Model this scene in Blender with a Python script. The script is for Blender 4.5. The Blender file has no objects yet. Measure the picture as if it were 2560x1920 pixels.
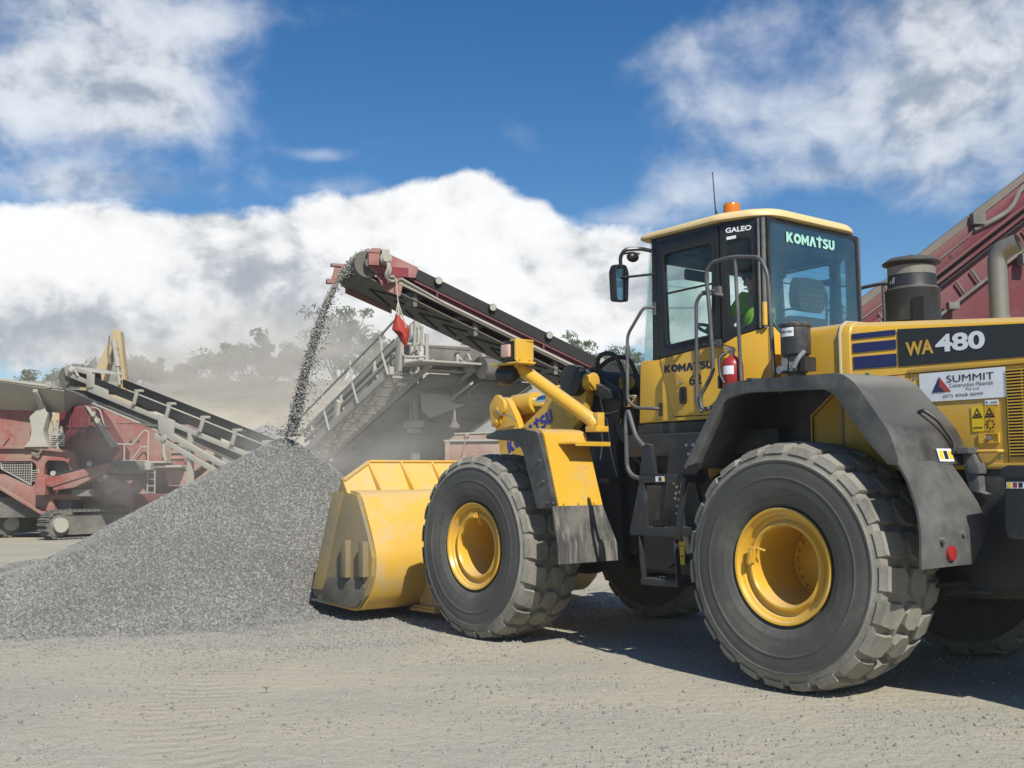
import bpy, bmesh, math, random
import numpy as np
from mathutils import Vector, Matrix, noise as mnoise
from mathutils.geometry import tessellate_polygon
R = math.radians
random.seed(7)
scene = bpy.context.scene
COL = scene.collection

# ------------------------------------------------------------------ camera
cam = bpy.data.cameras.new('camera')
cam.sensor_width = 36.0
cam.lens = 36.0 * 2799.8 / 2560.0
cam.clip_start = 0.1
cam.clip_end = 2000
cam_ob = bpy.data.objects.new('camera', cam)
COL.objects.link(cam_ob)
cam_ob.matrix_world = Matrix.Translation((0, 0, 1.4419)) @ Matrix.Rotation(R(90 + 4.875), 4, 'X') @ Matrix.Rotation(R(-0.541), 4, 'Z')
scene.camera = cam_ob
scene.render.resolution_x, scene.render.resolution_y = 1024, 768

# ------------------------------------------------------------------ light
PSI = R(-39.216)
FWD = Vector((math.sin(PSI), math.cos(PSI), 0))
LFT = Vector((-math.cos(PSI), math.sin(PSI), 0))
LOADER = Vector((2.9292, 8.5720, 0))
SUN = (FWD * -1.1 + LFT * 0.36 + Vector((0, 0, 1.08))).normalized()
sun = bpy.data.lights.new('sun', 'SUN')
sun.energy = 4.6
sun.angle = R(0.5)
sun.color = (1.0, 0.95, 0.855)
sun_ob = bpy.data.objects.new('sun', sun)
COL.objects.link(sun_ob)
sun_ob.rotation_euler = SUN.to_track_quat('Z', 'Y').to_euler()
sun_ob.location = (5, -10, 20)

scene.view_settings.view_transform = 'Standard'
scene.view_settings.look = 'None'
scene.view_settings.gamma = 1.0
scene.view_settings.exposure = 0.22
scene.cycles.max_bounces = 6
scene.cycles.transparent_max_bounces = 16
scene.cycles.volume_bounces = 1
scene.cycles.caustics_reflective = False
scene.cycles.caustics_refractive = False
try:
    scene.cycles.use_denoising = True
    scene.cycles.denoiser = 'OPENIMAGEDENOISE'
except Exception:
    pass


class NT:
    """tiny node-tree writer"""
    def __init__(s, tree):
        s.t = tree
    def n(s, typ, **kw):
        nd = s.t.nodes.new(typ)
        for k, v in kw.items():
            setattr(nd, k, v)
        return nd
    def set(s, sock, v):
        if hasattr(v, 'is_output') or isinstance(v, bpy.types.NodeSocket):
            s.t.links.new(v, sock)
        else:
            sock.default_value = v
    def math(s, op, a, b=None, c=None, clamp=False):
        nd = s.n('ShaderNodeMath', operation=op, use_clamp=clamp)
        s.set(nd.inputs[0], a)
        if b is not None: s.set(nd.inputs[1], b)
        if c is not None: s.set(nd.inputs[2], c)
        return nd.outputs[0]
    def mix(s, f, a, b, mode='MIX'):
        nd = s.n('ShaderNodeMix', data_type='RGBA', blend_type=mode)
        s.set(nd.inputs[0], f); s.set(nd.inputs[6], a); s.set(nd.inputs[7], b)
        return nd.outputs[2]
    def noise(s, vec, scale, detail=4, rough=0.55, dist=0.0, dim='3D'):
        nd = s.n('ShaderNodeTexNoise', noise_dimensions=dim)
        if vec is not None: s.set(nd.inputs['Vector'], vec)
        nd.inputs['Scale'].default_value = scale
        nd.inputs['Detail'].default_value = detail
        nd.inputs['Roughness'].default_value = rough
        nd.inputs['Distortion'].default_value = dist
        return nd.outputs[0]
    def ramp(s, f, a, b, smooth=True):
        nd = s.n('ShaderNodeMapRange', interpolation_type='SMOOTHSTEP' if smooth else 'LINEAR')
        s.set(nd.inputs[0], f)
        nd.inputs[1].default_value = a; nd.inputs[2].default_value = b
        return nd.outputs[0]


def rgba(c):
    return (c[0], c[1], c[2], 1.0)

# ------------------------------------------------------------------ sky
world = bpy.data.worlds.new('World')
scene.world = world
world.use_nodes = True
wt = world.node_tree
for nd in list(wt.nodes):
    wt.nodes.remove(nd)
W = NT(wt)
sky = W.n('ShaderNodeTexSky', sky_type='NISHITA', sun_disc=False)
sky.sun_elevation = math.asin(SUN.z)
sky.sun_rotation = math.atan2(SUN.x, SUN.y)
sky.altitude = 50; sky.air_density = 1.0; sky.dust_density = 0.4; sky.ozone_density = 3.0
tc = W.n('ShaderNodeTexCoord')
vdir = tc.outputs['Generated']
sep = W.n('ShaderNodeSeparateXYZ'); W.set(sep.inputs[0], vdir)
az = W.math('ARCTAN2', sep.outputs[0], sep.outputs[1])
el = W.math('ARCSINE', sep.outputs[2])
skc = W.n('ShaderNodeHueSaturation'); skc.inputs['Saturation'].default_value = 1.36; skc.inputs['Value'].default_value = 0.86
skc.inputs['Hue'].default_value = 0.504
W.set(skc.inputs['Color'], sky.outputs[0])
# clouds: banks placed from image pixels, turned into compass direction and height, edges from fractal noise
cxyz = W.n('ShaderNodeCombineXYZ'); W.set(cxyz.inputs[0], az); W.set(cxyz.inputs[1], W.math('MULTIPLY', el, 1.25))
warp = W.n('ShaderNodeTexNoise'); warp.inputs['Scale'].default_value = 6; warp.inputs['Detail'].default_value = 3
W.set(warp.inputs['Vector'], cxyz.outputs[0])
wv = W.n('ShaderNodeVectorMath', operation='MULTIPLY_ADD')
W.set(wv.inputs[0], warp.outputs['Color']); wv.inputs[1].default_value = (0.07, 0.07, 0.0); W.set(wv.inputs[2], cxyz.outputs[0])
cv = wv.outputs[0]
n1 = W.noise(cv, 7.0, 9, 0.58)
n2 = W.noise(cv, 17.0, 6, 0.55)


def blob(a0, e0, ra, re, amp, power=1.0):
    u = W.math('DIVIDE', W.math('SUBTRACT', az, a0), ra)
    v = W.math('DIVIDE', W.math('SUBTRACT', el, e0), re)
    d = W.math('ADD', W.math('MULTIPLY', u, u), W.math('MULTIPLY', v, v))
    return W.math('MULTIPLY', W.math('EXPONENT', W.math('MULTIPLY', d, -power)), amp)


def total(lst):
    r = lst[0]
    for q in lst[1:]:
        r = W.math('ADD', r, q)
    return r


def pxd(x, y):
    return math.atan((x - 1280) / 2800), math.atan((1203 - y) / 2800)


def pb(x, y, rx, ry, amp, power=1.0):
    a, e = pxd(x, y)
    return blob(a, e, rx / 2800, ry / 2800, amp, power)


thick = total([
    pb(60, 690, 280, 140, 0.62), pb(330, 590, 240, 90, 0.34), pb(560, 600, 120, 60, 0.35), pb(540, 760, 330, 150, 0.66), pb(330, 880, 600, 160, 0.6),
    pb(1120, 640, 300, 130, 1.0), pb(1180, 480, 85, 60, 0.75), pb(1060, 510, 100, 55, 0.6), pb(900, 560, 120, 60, 0.65), pb(1345, 545, 55, 55, 0.5), pb(1470, 730, 270, 130, 0.75), pb(850, 800, 500, 180, 0.6),
    pb(1690, 780, 260, 130, 0.7), pb(120, 225, 150, 70, 0.34)])
thin = total([
    pb(150, 235, 330, 150, 0.62), pb(60, 330, 260, 90, 0.3), pb(330, 190, 200, 120, 0.25),
    pb(2450, 250, 360, 230, 0.6), pb(2020, 300, 380, 130, 0.36), pb(2300, 520, 300, 120, 0.22), pb(1760, 470, 180, 60, 0.36), pb(1560, 550, 180, 45, 0.36), pb(2250, 60, 450, 80, 0.34),
    pb(250, 30, 480, 70, 0.40), pb(800, 385, 90, 20, 0.32), pb(880, 470, 120, 40, 0.3), pb(2080, 465, 130, 30, 0.27), pb(420, 330, 160, 60, 0.3), pb(330, 500, 260, 70, 0.34), pb(60, 500, 220, 70, 0.3),
    pb(1680, 130, 180, 60, 0.22), pb(1100, 330, 300, 60, 0.12)])
f_thick = W.math('ADD', W.math('ADD', W.math('MULTIPLY', W.math('SUBTRACT', n1, 0.5), 1.5), W.math('MULTIPLY', W.math('SUBTRACT', n2, 0.5), 0.55)), thick)
c_thick = W.ramp(f_thick, 0.28, 0.56)
f_thin = W.math('ADD', W.math('MULTIPLY', W.math('SUBTRACT', n1, 0.5), 1.25), thin)
c_thin = W.math('MULTIPLY', W.ramp(f_thin, 0.14, 0.75), 0.78)
elsewhere = W.math('MULTIPLY', W.ramp(W.noise(vdir, 3.2, 8, 0.55), 0.60, 0.80), W.ramp(W.math('ABSOLUTE', az), 0.50, 0.75))
cover = W.math('MAXIMUM', W.math('MAXIMUM', c_thick, c_thin), elsewhere)
cover = W.math('MULTIPLY', cover, W.ramp(el, -0.02, 0.02))
# cloud brightness: lit billows against greyer hollows
off = W.n('ShaderNodeVectorMath', operation='ADD'); W.set(off.inputs[0], cv); off.inputs[1].default_value = (0.012, 0.022, 0)
n1b = W.noise(off.outputs[0], 7.0, 9, 0.58)
n2b = W.noise(off.outputs[0], 17.0, 6, 0.55)
relief = W.math('ADD', W.math('MULTIPLY', W.math('SUBTRACT', n1, n1b), 1.9), W.math('MULTIPLY', W.math('SUBTRACT', n2, n2b), 0.7))
big = W.noise(cv, 6.0, 4, 0.55)
lum = W.math('ADD', W.math('ADD', 0.81, relief), W.math('MULTIPLY', W.math('SUBTRACT', big, 0.5), 1.0))
lum = W.math('ADD', lum, total([pb(1130, 560, 330, 150, 0.20), pb(90, 680, 220, 150, 0.12), pb(350, 880, 600, 90, -0.10), pb(1500, 560, 260, 200, -0.02), pb(430, 700, 260, 120, -0.16), pb(300, 490, 300, 60, -0.20), pb(120, 830, 260, 60, -0.12), pb(1130, 800, 500, 90, -0.05), pb(120, 250, 330, 200, -0.10), pb(2450, 250, 360, 230, -0.12)]))
lum = W.math('ADD', 0.50, W.math('MULTIPLY', W.ramp(lum, 0.30, 1.02), 0.47))
ccol = W.mix(W.ramp(lum, 0.45, 0.85), (5.0, 5.6, 6.4, 1), (8.8, 8.9, 9.0, 1))
csc = W.n('ShaderNodeVectorMath', operation='SCALE'); W.set(csc.inputs[0], ccol); W.set(csc.inputs['Scale'], W.math('ADD', 0.30, W.math('MULTIPLY', lum, 0.70)))
skyc = W.mix(cover, skc.outputs[0], csc.outputs[0])
bg = W.n('ShaderNodeBackground'); W.set(bg.inputs[0], skyc); bg.inputs[1].default_value = 0.1
wo = W.n('ShaderNodeOutputWorld'); wt.links.new(bg.outputs[0], wo.inputs[0])

# ------------------------------------------------------------------ materials
def newmat(name):
    m = bpy.data.materials.new(name); m.use_nodes = True
    t = NT(m.node_tree)
    b = m.node_tree.nodes['Principled BSDF']
    return m, t, b


DUST = (0.40, 0.365, 0.295)


def paint(name, col, dust=0.25, top=0.6, rough=0.42, scale=2.2, dustcol=DUST, metal=0.0, chips=None, streak=0.0, bump=0.0, spec=0.5):
    """painted or moulded surface carrying quarry dust in patches and on upward faces"""
    m, t, b = newmat(name)
    geo = t.n('ShaderNodeNewGeometry')
    tco = t.n('ShaderNodeTexCoord')
    pos = tco.outputs['Object']
    a = t.noise(pos, scale, 6, 0.62)
    fine = t.noise(pos, scale * 9, 4, 0.6)
    f = t.math('ADD', t.math('MULTIPLY', a, 0.75), t.math('MULTIPLY', fine, 0.25))
    patch = t.ramp(f, 0.62 - dust * 0.55, 0.80 - dust * 0.35)
    sx = t.n('ShaderNodeSeparateXYZ'); t.set(sx.inputs[0], geo.outputs['Normal'])
    up = t.math('MULTIPLY', t.ramp(sx.outputs[2], 0.45, 0.9), top)
    mask = t.math('MAXIMUM', t.math('MULTIPLY', patch, min(0.95, 0.25 + dust)), t.math('MULTIPLY', up, t.math('ADD', 0.55, t.math('MULTIPLY', fine, 0.8))))
    if streak > 0:
        mp = t.n('ShaderNodeMapping'); t.set(mp.inputs['Vector'], pos); mp.inputs['Scale'].default_value = (9, 9, 0.5)
        st = t.ramp(t.noise(mp.outputs[0], 2.4, 5, 0.65), 0.42, 0.68)
        mask = t.math('MAXIMUM', mask, t.math('MULTIPLY', st, streak))
    tone = t.mix(t.ramp(t.noise(pos, 0.9, 3, 0.5), 0.3, 0.7), rgba([c * 0.9 for c in col]), rgba([min(1, c * 1.06) for c in col]))
    c = t.mix(mask, tone, rgba(dustcol))
    r = t.math('ADD', rough, t.math('MULTIPLY', mask, 0.45))
    if chips:
        ch = t.ramp(t.noise(pos, 34, 4, 0.75), 0.60, 0.68)
        area = t.ramp(t.noise(pos, 2.3, 3, 0.55), 0.47, 0.64)
        c = t.mix(t.math('MULTIPLY', ch, area), c, rgba(chips))
    t.set(b.inputs['Base Color'], c); t.set(b.inputs['Roughness'], t.math('MINIMUM', r, 0.95))
    b.inputs['Metallic'].default_value = metal
    b.inputs['Specular IOR Level'].default_value = spec
    if bump > 0:
        bn = t.n('ShaderNodeBump'); bn.inputs['Strength'].default_value = bump; bn.inputs['Distance'].default_value = 0.01
        t.set(bn.inputs['Height'], t.noise(pos, 40, 4, 0.6)); t.set(b.inputs['Normal'], bn.outputs[0])
    return m


def flat(name, col, rough=0.5, metal=0.0, spec=0.5):
    m, t, b = newmat(name)
    tco = t.n('ShaderNodeTexCoord')
    v = t.noise(tco.outputs['Object'], 14, 4, 0.6)
    t.set(b.inputs['Base Color'], t.mix(v, rgba([c * 0.88 for c in col]), rgba([min(1, c * 1.1) for c in col])))
    b.inputs['Roughness'].default_value = rough; b.inputs['Metallic'].default_value = metal
    b.inputs['Specular IOR Level'].default_value = spec
    return m


M = {}
M['yellow'] = paint('yellow_paint', (0.68, 0.40, 0.042), dust=0.20, top=0.40, rough=0.30, chips=(0.30, 0.20, 0.10))
M['yellow_b'] = paint('yellow_bucket_paint', (0.66, 0.40, 0.06), dust=0.34, top=0.5, rough=0.45, scale=1.9, chips=(0.33, 0.20, 0.13))
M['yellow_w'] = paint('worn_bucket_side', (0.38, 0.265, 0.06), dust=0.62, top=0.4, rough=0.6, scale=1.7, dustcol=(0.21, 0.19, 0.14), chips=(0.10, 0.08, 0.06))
M['cream'] = paint('faded_roof_paint', (0.68, 0.53, 0.26), dust=0.25, top=0.45, rough=0.45, dustcol=(0.62, 0.50, 0.28))
M['black'] = paint('black_plastic', (0.032, 0.033, 0.035), dust=0.40, top=0.95, rough=0.40, dustcol=(0.20, 0.197, 0.18), scale=0.8)
M['cabblack'] = paint('black_cab_paint', (0.016, 0.017, 0.018), dust=0.10, top=0.2, rough=0.32, dustcol=(0.12, 0.115, 0.10))
M['dark'] = paint('dark_grey_frame', (0.022, 0.024, 0.027), dust=0.22, top=0.5, rough=0.5, dustcol=(0.13, 0.125, 0.105))
M['flap'] = paint('rubber_flap', (0.060, 0.061, 0.062), dust=0.34, top=0.2, rough=0.55, dustcol=(0.19, 0.185, 0.17), streak=0.28, scale=1.0)
M['flap2'] = paint('dusty_rubber_flap', (0.05, 0.05, 0.05), dust=0.35, top=0.2, rough=0.7, dustcol=(0.24, 0.225, 0.195), streak=0.85)
M['tyre'] = paint('tyre_rubber', (0.078, 0.078, 0.073), dust=0.34, top=0.25, rough=0.62, dustcol=(0.15, 0.145, 0.125), scale=2.2, bump=0.15, spec=0.3)
M['tread'] = paint('dusty_tread_rubber', (0.165, 0.157, 0.135), dust=0.55, top=0.3, rough=0.9, dustcol=(0.29, 0.275, 0.235), scale=3, bump=0.3, spec=0.2)
M['rail'] = paint('grey_handrail', (0.075, 0.08, 0.085), dust=0.3, top=0.4, rough=0.45, dustcol=(0.22, 0.21, 0.19))
M['steel'] = paint('bare_steel', (0.36, 0.36, 0.35), dust=0.2, top=0.4, rough=0.38, metal=0.7)
M['chrome'] = flat('chrome_rod', (0.75, 0.77, 0.8), 0.12, 1.0)
M['blue'] = flat('navy_decal', (0.018, 0.028, 0.12), 0.5)
M['navy'] = flat('navy_lettering', (0.012, 0.014, 0.06), 0.5)
M['ink'] = flat('black_lettering', (0.012, 0.012, 0.014), 0.5)
M['white'] = flat('white_vinyl', (0.74, 0.77, 0.80), 0.45)
M['decalblack'] = flat('charcoal_decal', (0.022, 0.026, 0.028), 0.45)
M['decalgold'] = flat('yellow_lettering', (0.62, 0.38, 0.05), 0.5)
M['warn'] = flat('yellow_label', (0.74, 0.52, 0.02), 0.5)
M['red'] = flat('red_gloss', (0.31, 0.022, 0.026), 0.4)
M['orange'] = flat('amber_lens', (0.58, 0.17, 0.012), 0.15)
M['teal'] = flat('etched_lettering', (0.33, 0.62, 0.55), 0.5)
M['seat'] = flat('grey_seat_fabric', (0.05, 0.055, 0.055), 0.9)
M['headliner'] = flat('cab_lining', (0.045, 0.05, 0.05), 0.8)
M['hose'] = flat('black_hose', (0.02, 0.02, 0.021), 0.5)
M['lens'] = flat('pale_lens', (0.62, 0.40, 0.32), 0.2)
M['reddust'] = paint('dusty_red_paint', (0.28, 0.042, 0.036), dust=0.56, top=0.95, rough=0.55, scale=0.75, dustcol=(0.28, 0.222, 0.18))
M['redlight'] = paint('red_paint_light_dust', (0.12, 0.016, 0.021), dust=0.34, top=0.8, rough=0.5, scale=0.8, dustcol=(0.125, 0.072, 0.068))  # darker colour also carries shade on the tall plant and in crusher recesses
M['redhead'] = paint('pinkish_dusty_red', (0.26, 0.04, 0.04), dust=0.60, top=0.9, rough=0.6, scale=1.6, dustcol=(0.34, 0.235, 0.205))
M['barsteel'] = paint('dirty_wear_steel', (0.26, 0.20, 0.10), dust=0.5, top=0.5, rough=0.7, dustcol=(0.20, 0.17, 0.12))
M['redfull'] = paint('red_paint_heavy_dust', (0.27, 0.06, 0.055), dust=0.62, top=1.0, rough=0.7, scale=0.9, dustcol=(0.36, 0.30, 0.235))
M['greydust'] = paint('dust_caked_steel', (0.31, 0.30, 0.255), dust=0.6, top=1.0, rough=0.85, dustcol=(0.385, 0.368, 0.315), scale=1.2)
M['greydark'] = paint('dusty_dark_steel', (0.12, 0.115, 0.105), dust=0.5, top=0.9, rough=0.85, dustcol=(0.22, 0.21, 0.18), scale=0.9)  # kept darker than the caked steel to carry shade of undersides and recesses
M['belt'] = paint('black_conveyor_belt', (0.010, 0.010, 0.010), dust=0.05, top=0.3, rough=0.7, dustcol=(0.10, 0.095, 0.08))
M['beltunder'] = paint('dusty_belt_underside', (0.115, 0.108, 0.092), dust=0.4, top=0.2, rough=0.8, dustcol=(0.16, 0.15, 0.128), streak=0.3)
M['exc'] = paint('ochre_excavator_paint', (0.36, 0.27, 0.14), dust=0.5, top=0.8, rough=0.6, scale=0.8, dustcol=(0.45, 0.36, 0.22))
M['skin'] = flat('skin', (0.42, 0.24, 0.17), 0.6)
M['hivis'] = flat('lime_vest', (0.22, 0.42, 0.03), 0.8)
M['cloth'] = flat('dark_trousers', (0.03, 0.035, 0.05), 0.9)
M['flagred'] = flat('red_vinyl', (0.36, 0.035, 0.02), 0.6)
M['rope'] = flat('pale_rope', (0.42, 0.39, 0.33), 0.9)
M['brush'] = paint('brushed_exhaust', (0.20, 0.20, 0.18), dust=0.4, top=0.5, rough=0.5, metal=0.5, dustcol=(0.26, 0.25, 0.21))


def glassmat(name, tint, fres=0.10, dust=0.04):
    m, t, b = newmat(name)
    m.node_tree.nodes.remove(b)
    tr = t.n('ShaderNodeBsdfTransparent'); tr.inputs[0].default_value = rgba(tint)
    gl = t.n('ShaderNodeBsdfGlossy'); gl.inputs['Roughness'].default_value = 0.03; gl.inputs[0].default_value = (0.9, 0.95, 0.95, 1)
    fr = t.n('ShaderNodeFresnel'); fr.inputs[0].default_value = 1.35
    mx = t.n('ShaderNodeMixShader'); t.set(mx.inputs[0], t.math('ADD', t.math('MULTIPLY', fr.outputs[0], 0.40), fres * 0.08))
    m.node_tree.links.new(tr.outputs[0], mx.inputs[1]); m.node_tree.links.new(gl.outputs[0], mx.inputs[2])
    df = t.n('ShaderNodeBsdfDiffuse'); df.inputs[0].default_value = (0.35, 0.36, 0.33, 1)
    m2 = t.n('ShaderNodeMixShader')
    tco = t.n('ShaderNodeTexCoord')
    t.set(m2.inputs[0], t.math('MULTIPLY', t.ramp(t.noise(tco.outputs['Object'], 3, 5, 0.6), 0.35, 0.75), dust * 2))
    m.node_tree.links.new(mx.outputs[0], m2.inputs[1]); m.node_tree.links.new(df.outputs[0], m2.inputs[2])
    m.node_tree.links.new(m2.outputs[0], m.node_tree.nodes['Material Output'].inputs[0])
    return m


M['glass'] = glassmat('tinted_glass', (0.88, 0.955, 0.945), dust=0.02)
M['glassrear'] = glassmat('dusty_tinted_glass', (0.85, 0.935, 0.92), dust=0.018)


def gravelmat(name, lo, hi, tint=(1, 1, 1)):
    m, t, b = newmat(name)
    oi = t.n('ShaderNodeObjectInfo')
    tco = t.n('ShaderNodeTexCoord')
    geo = t.n('ShaderNodeNewGeometry')
    nz = t.noise(geo.outputs['Position'], 60, 2, 0.5)
    big = t.noise(geo.outputs['Position'], 1.1, 5, 0.6)
    f = t.math('ADD', t.math('MULTIPLY', oi.outputs['Random'], 0.7), t.math('MULTIPLY', nz, 0.35))
    f = t.math('ADD', f, t.math('MULTIPLY', t.math('SUBTRACT', big, 0.5), 0.8))
    c = t.mix(f, rgba([lo * k for k in tint]), rgba([hi * k for k in tint]))
    t.set(b.inputs['Base Color'], c); b.inputs['Roughness'].default_value = 0.9; b.inputs['Specular IOR Level'].default_value = 0.25
    return m


M['stone'] = gravelmat('crushed_stone', 0.115, 0.315, (1.0, 0.99, 0.92))
M['stoneloose'] = gravelmat('loose_stone', 0.15, 0.34, (1.0, 0.98, 0.93))


def bedmat(name, ca, cb):
    m, t, b = newmat(name)
    geo = t.n('ShaderNodeNewGeometry')
    vo = t.n('ShaderNodeTexVoronoi'); t.set(vo.inputs['Vector'], geo.outputs['Position']); vo.inputs['Scale'].default_value = 42
    f = t.noise(geo.outputs['Position'], 30, 4, 0.7)
    c = t.mix(f, rgba(ca), rgba(cb))
    sc = t.n('ShaderNodeSeparateColor'); t.set(sc.inputs[0], vo.outputs['Color'])
    c = t.mix(0.5, c, t.mix(sc.outputs[0], rgba(ca), rgba(cb)))
    t.set(b.inputs['Base Color'], c); b.inputs['Roughness'].default_value = 0.95
    bn = t.n('ShaderNodeBump'); bn.inputs['Strength'].default_value = 0.8; bn.inputs['Distance'].default_value = 0.02
    t.set(bn.inputs['Height'], vo.outputs['Distance']); t.set(b.inputs['Normal'], bn.outputs[0])
    return m


M['pilebed'] = bedmat('gravel_bed', (0.07, 0.07, 0.065), (0.20, 0.20, 0.185))
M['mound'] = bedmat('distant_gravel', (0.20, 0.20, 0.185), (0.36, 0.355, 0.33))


def groundmat():
    m, t, b = newmat('quarry_floor')
    geo = t.n('ShaderNodeNewGeometry')
    p = geo.outputs['Position']
    a = t.noise(p, 0.55, 6, 0.6, 0.4)
    mp = t.n('ShaderNodeMapping'); t.set(mp.inputs['Vector'], p); mp.inputs['Scale'].default_value = (0.35, 1.5, 1)
    band = t.noise(mp.outputs[0], 0.8, 5, 0.6, 0.6)
    f = t.ramp(t.math('ADD', t.math('MULTIPLY', a, 0.5), t.math('MULTIPLY', band, 0.5)), 0.42, 0.60)
    c = t.mix(f, (0.455, 0.412, 0.305, 1), (0.385, 0.368, 0.292, 1))
    # loose grey chips lie in patches
    vo = t.n('ShaderNodeTexVoronoi'); t.set(vo.inputs['Vector'], p); vo.inputs['Scale'].default_value = 55; vo.inputs['Randomness'].default_value = 1
    chip = t.math('LESS_THAN', vo.outputs['Distance'], 0.36)
    sc = t.n('ShaderNodeSeparateColor'); t.set(sc.inputs[0], vo.outputs['Color'])
    some = t.math('LESS_THAN', sc.outputs[0], t.math('ADD', 0.18, t.math('MULTIPLY', f, 0.72)))
    chip = t.math('MULTIPLY', chip, some)
    cc = t.mix(sc.outputs[1], (0.17, 0.17, 0.16, 1), (0.46, 0.45, 0.42, 1))
    c = t.mix(t.math('MULTIPLY', chip, 0.9), c, cc)
    # a curved band of tyre prints
    sp = t.n('ShaderNodeSeparateXYZ'); t.set(sp.inputs[0], p)
    ux = t.math('SUBTRACT', sp.outputs[0], 2.5); uy = t.math('SUBTRACT', sp.outputs[1], 8.3)
    wob = t.math('MULTIPLY', t.math('SUBTRACT', t.noise(p, 1.1, 3, 0.5), 0.5), 0.35)
    rr = t.math('ADD', t.math('SQRT', t.math('ADD', t.math('MULTIPLY', ux, ux), t.math('MULTIPLY', uy, uy))), wob)
    ang = t.math('ARCTAN2', uy, ux)
    band_ = t.math('MULTIPLY', t.ramp(t.math('ABSOLUTE', t.math('SUBTRACT', rr, 4.75)), 0.36, 0.20), t.ramp(t.noise(p, 1.7, 4, 0.6), 0.28, 0.60))
    band2 = t.math('MULTIPLY', t.ramp(t.math('ABSOLUTE', t.math('SUBTRACT', rr, 6.75)), 0.36, 0.20), t.ramp(t.noise(p, 1.4, 4, 0.6), 0.32, 0.62))
    ridge = t.math('SINE', t.math('ADD', t.math('MULTIPLY', ang, 205.0), t.math('MULTIPLY', t.math('ABSOLUTE', t.math('SUBTRACT', rr, 4.75)), 9.0)))
    prints = t.math('MULTIPLY', t.math('MAXIMUM', band_, band2), t.math('ADD', 0.5, t.math('MULTIPLY', ridge, 0.5)))
    c = t.mix(t.math('MULTIPLY', t.math('MAXIMUM', band_, band2), 0.35), c, (0.40, 0.35, 0.26, 1))
    fine = t.noise(p, 90, 3, 0.7)
    c = t.mix(0.35, c, t.mix(fine, (0.30, 0.28, 0.235, 1), (0.50, 0.47, 0.40, 1)))
    t.set(b.inputs['Base Color'], c); b.inputs['Roughness'].default_value = 0.95; b.inputs['Specular IOR Level'].default_value = 0.2
    h = t.math('ADD', t.math('MULTIPLY', chip, 0.5), t.math('ADD', t.math('MULTIPLY', fine, 0.4), t.math('MULTIPLY', t.noise(p, 9, 5, 0.65), 1.6)))
    h = t.math('ADD', h, t.math('MULTIPLY', prints, -0.3))
    bn = t.n('ShaderNodeBump'); bn.inputs['Strength'].default_value = 0.9; bn.inputs['Distance'].default_value = 0.018
    t.set(bn.inputs['Height'], h); t.set(b.inputs['Normal'], bn.outputs[0])
    return m


M['ground'] = groundmat()


def earthmat(name, ca, cb, scale=0.4):
    m, t, b = newmat(name)
    geo = t.n('ShaderNodeNewGeometry')
    mp = t.n('ShaderNodeMapping'); t.set(mp.inputs['Vector'], geo.outputs['Position']); mp.inputs['Scale'].default_value = (1, 1, 2.2)
    c = t.mix(t.ramp(t.noise(mp.outputs[0], scale, 7, 0.65), 0.32, 0.68), rgba(ca), rgba(cb))
    t.set(b.inputs['Base Color'], c); b.inputs['Roughness'].default_value = 1.0
    bn = t.n('ShaderNodeBump'); bn.inputs['Strength'].default_value = 0.6; bn.inputs['Distance'].default_value = 0.3
    t.set(bn.inputs['Height'], t.noise(geo.outputs['Position'], 1.2, 7, 0.65)); t.set(b.inputs['Normal'], bn.outputs[0])
    return m


M['bench'] = earthmat('dusty_bench_earth', (0.34, 0.315, 0.26), (0.45, 0.42, 0.35))
M['scrub'] = earthmat('scrubby_slope', (0.11, 0.12, 0.085), (0.22, 0.21, 0.16), 0.5)


def leafmat():
    m, t, b = newmat('gum_leaves')
    geo = t.n('ShaderNodeNewGeometry')
    c = t.mix(geo.outputs['Random Per Island'], (0.055, 0.075, 0.035, 1), (0.12, 0.14, 0.08, 1))
    t.set(b.inputs['Base Color'], c); b.inputs['Roughness'].default_value = 0.6
    return m


M['leaf'] = leafmat()
M['bark'] = flat('gum_bark', (0.20, 0.17, 0.13), 0.9)
M['weed'] = flat('small_leaf', (0.05, 0.06, 0.03), 0.7)

# ------------------------------------------------------------------ mesh helpers
def V(*a):
    return Vector(a)


def fillet(pts, r, n=5, closed=False):
    """round the corners of a 3D polyline"""
    P = [Vector(p) for p in pts]
    out = []
    N = len(P)
    for i in range(N):
        if not closed and i in (0, N - 1):
            out.append(P[i]); continue
        a, b, c = P[i - 1], P[i], P[(i + 1) % N]
        u, v = (a - b), (c - b)
        lu, lv = u.length, v.length
        if lu < 1e-6 or lv < 1e-6:
            out.append(b); continue
        u /= lu; v /= lv
        d = min(r, lu * 0.48, lv * 0.48)
        p0, p1 = b + u * d, b + v * d
        for k in range(n + 1):
            t = k / n
            out.append(p0 * (1 - t) ** 2 + b * 2 * t * (1 - t) + p1 * t * t)
    return out


def rnd2(pts, r, n=5):
    return [(p.x, p.y) for p in fillet([(x, y, 0) for x, y in pts], r, n, True)]


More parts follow.
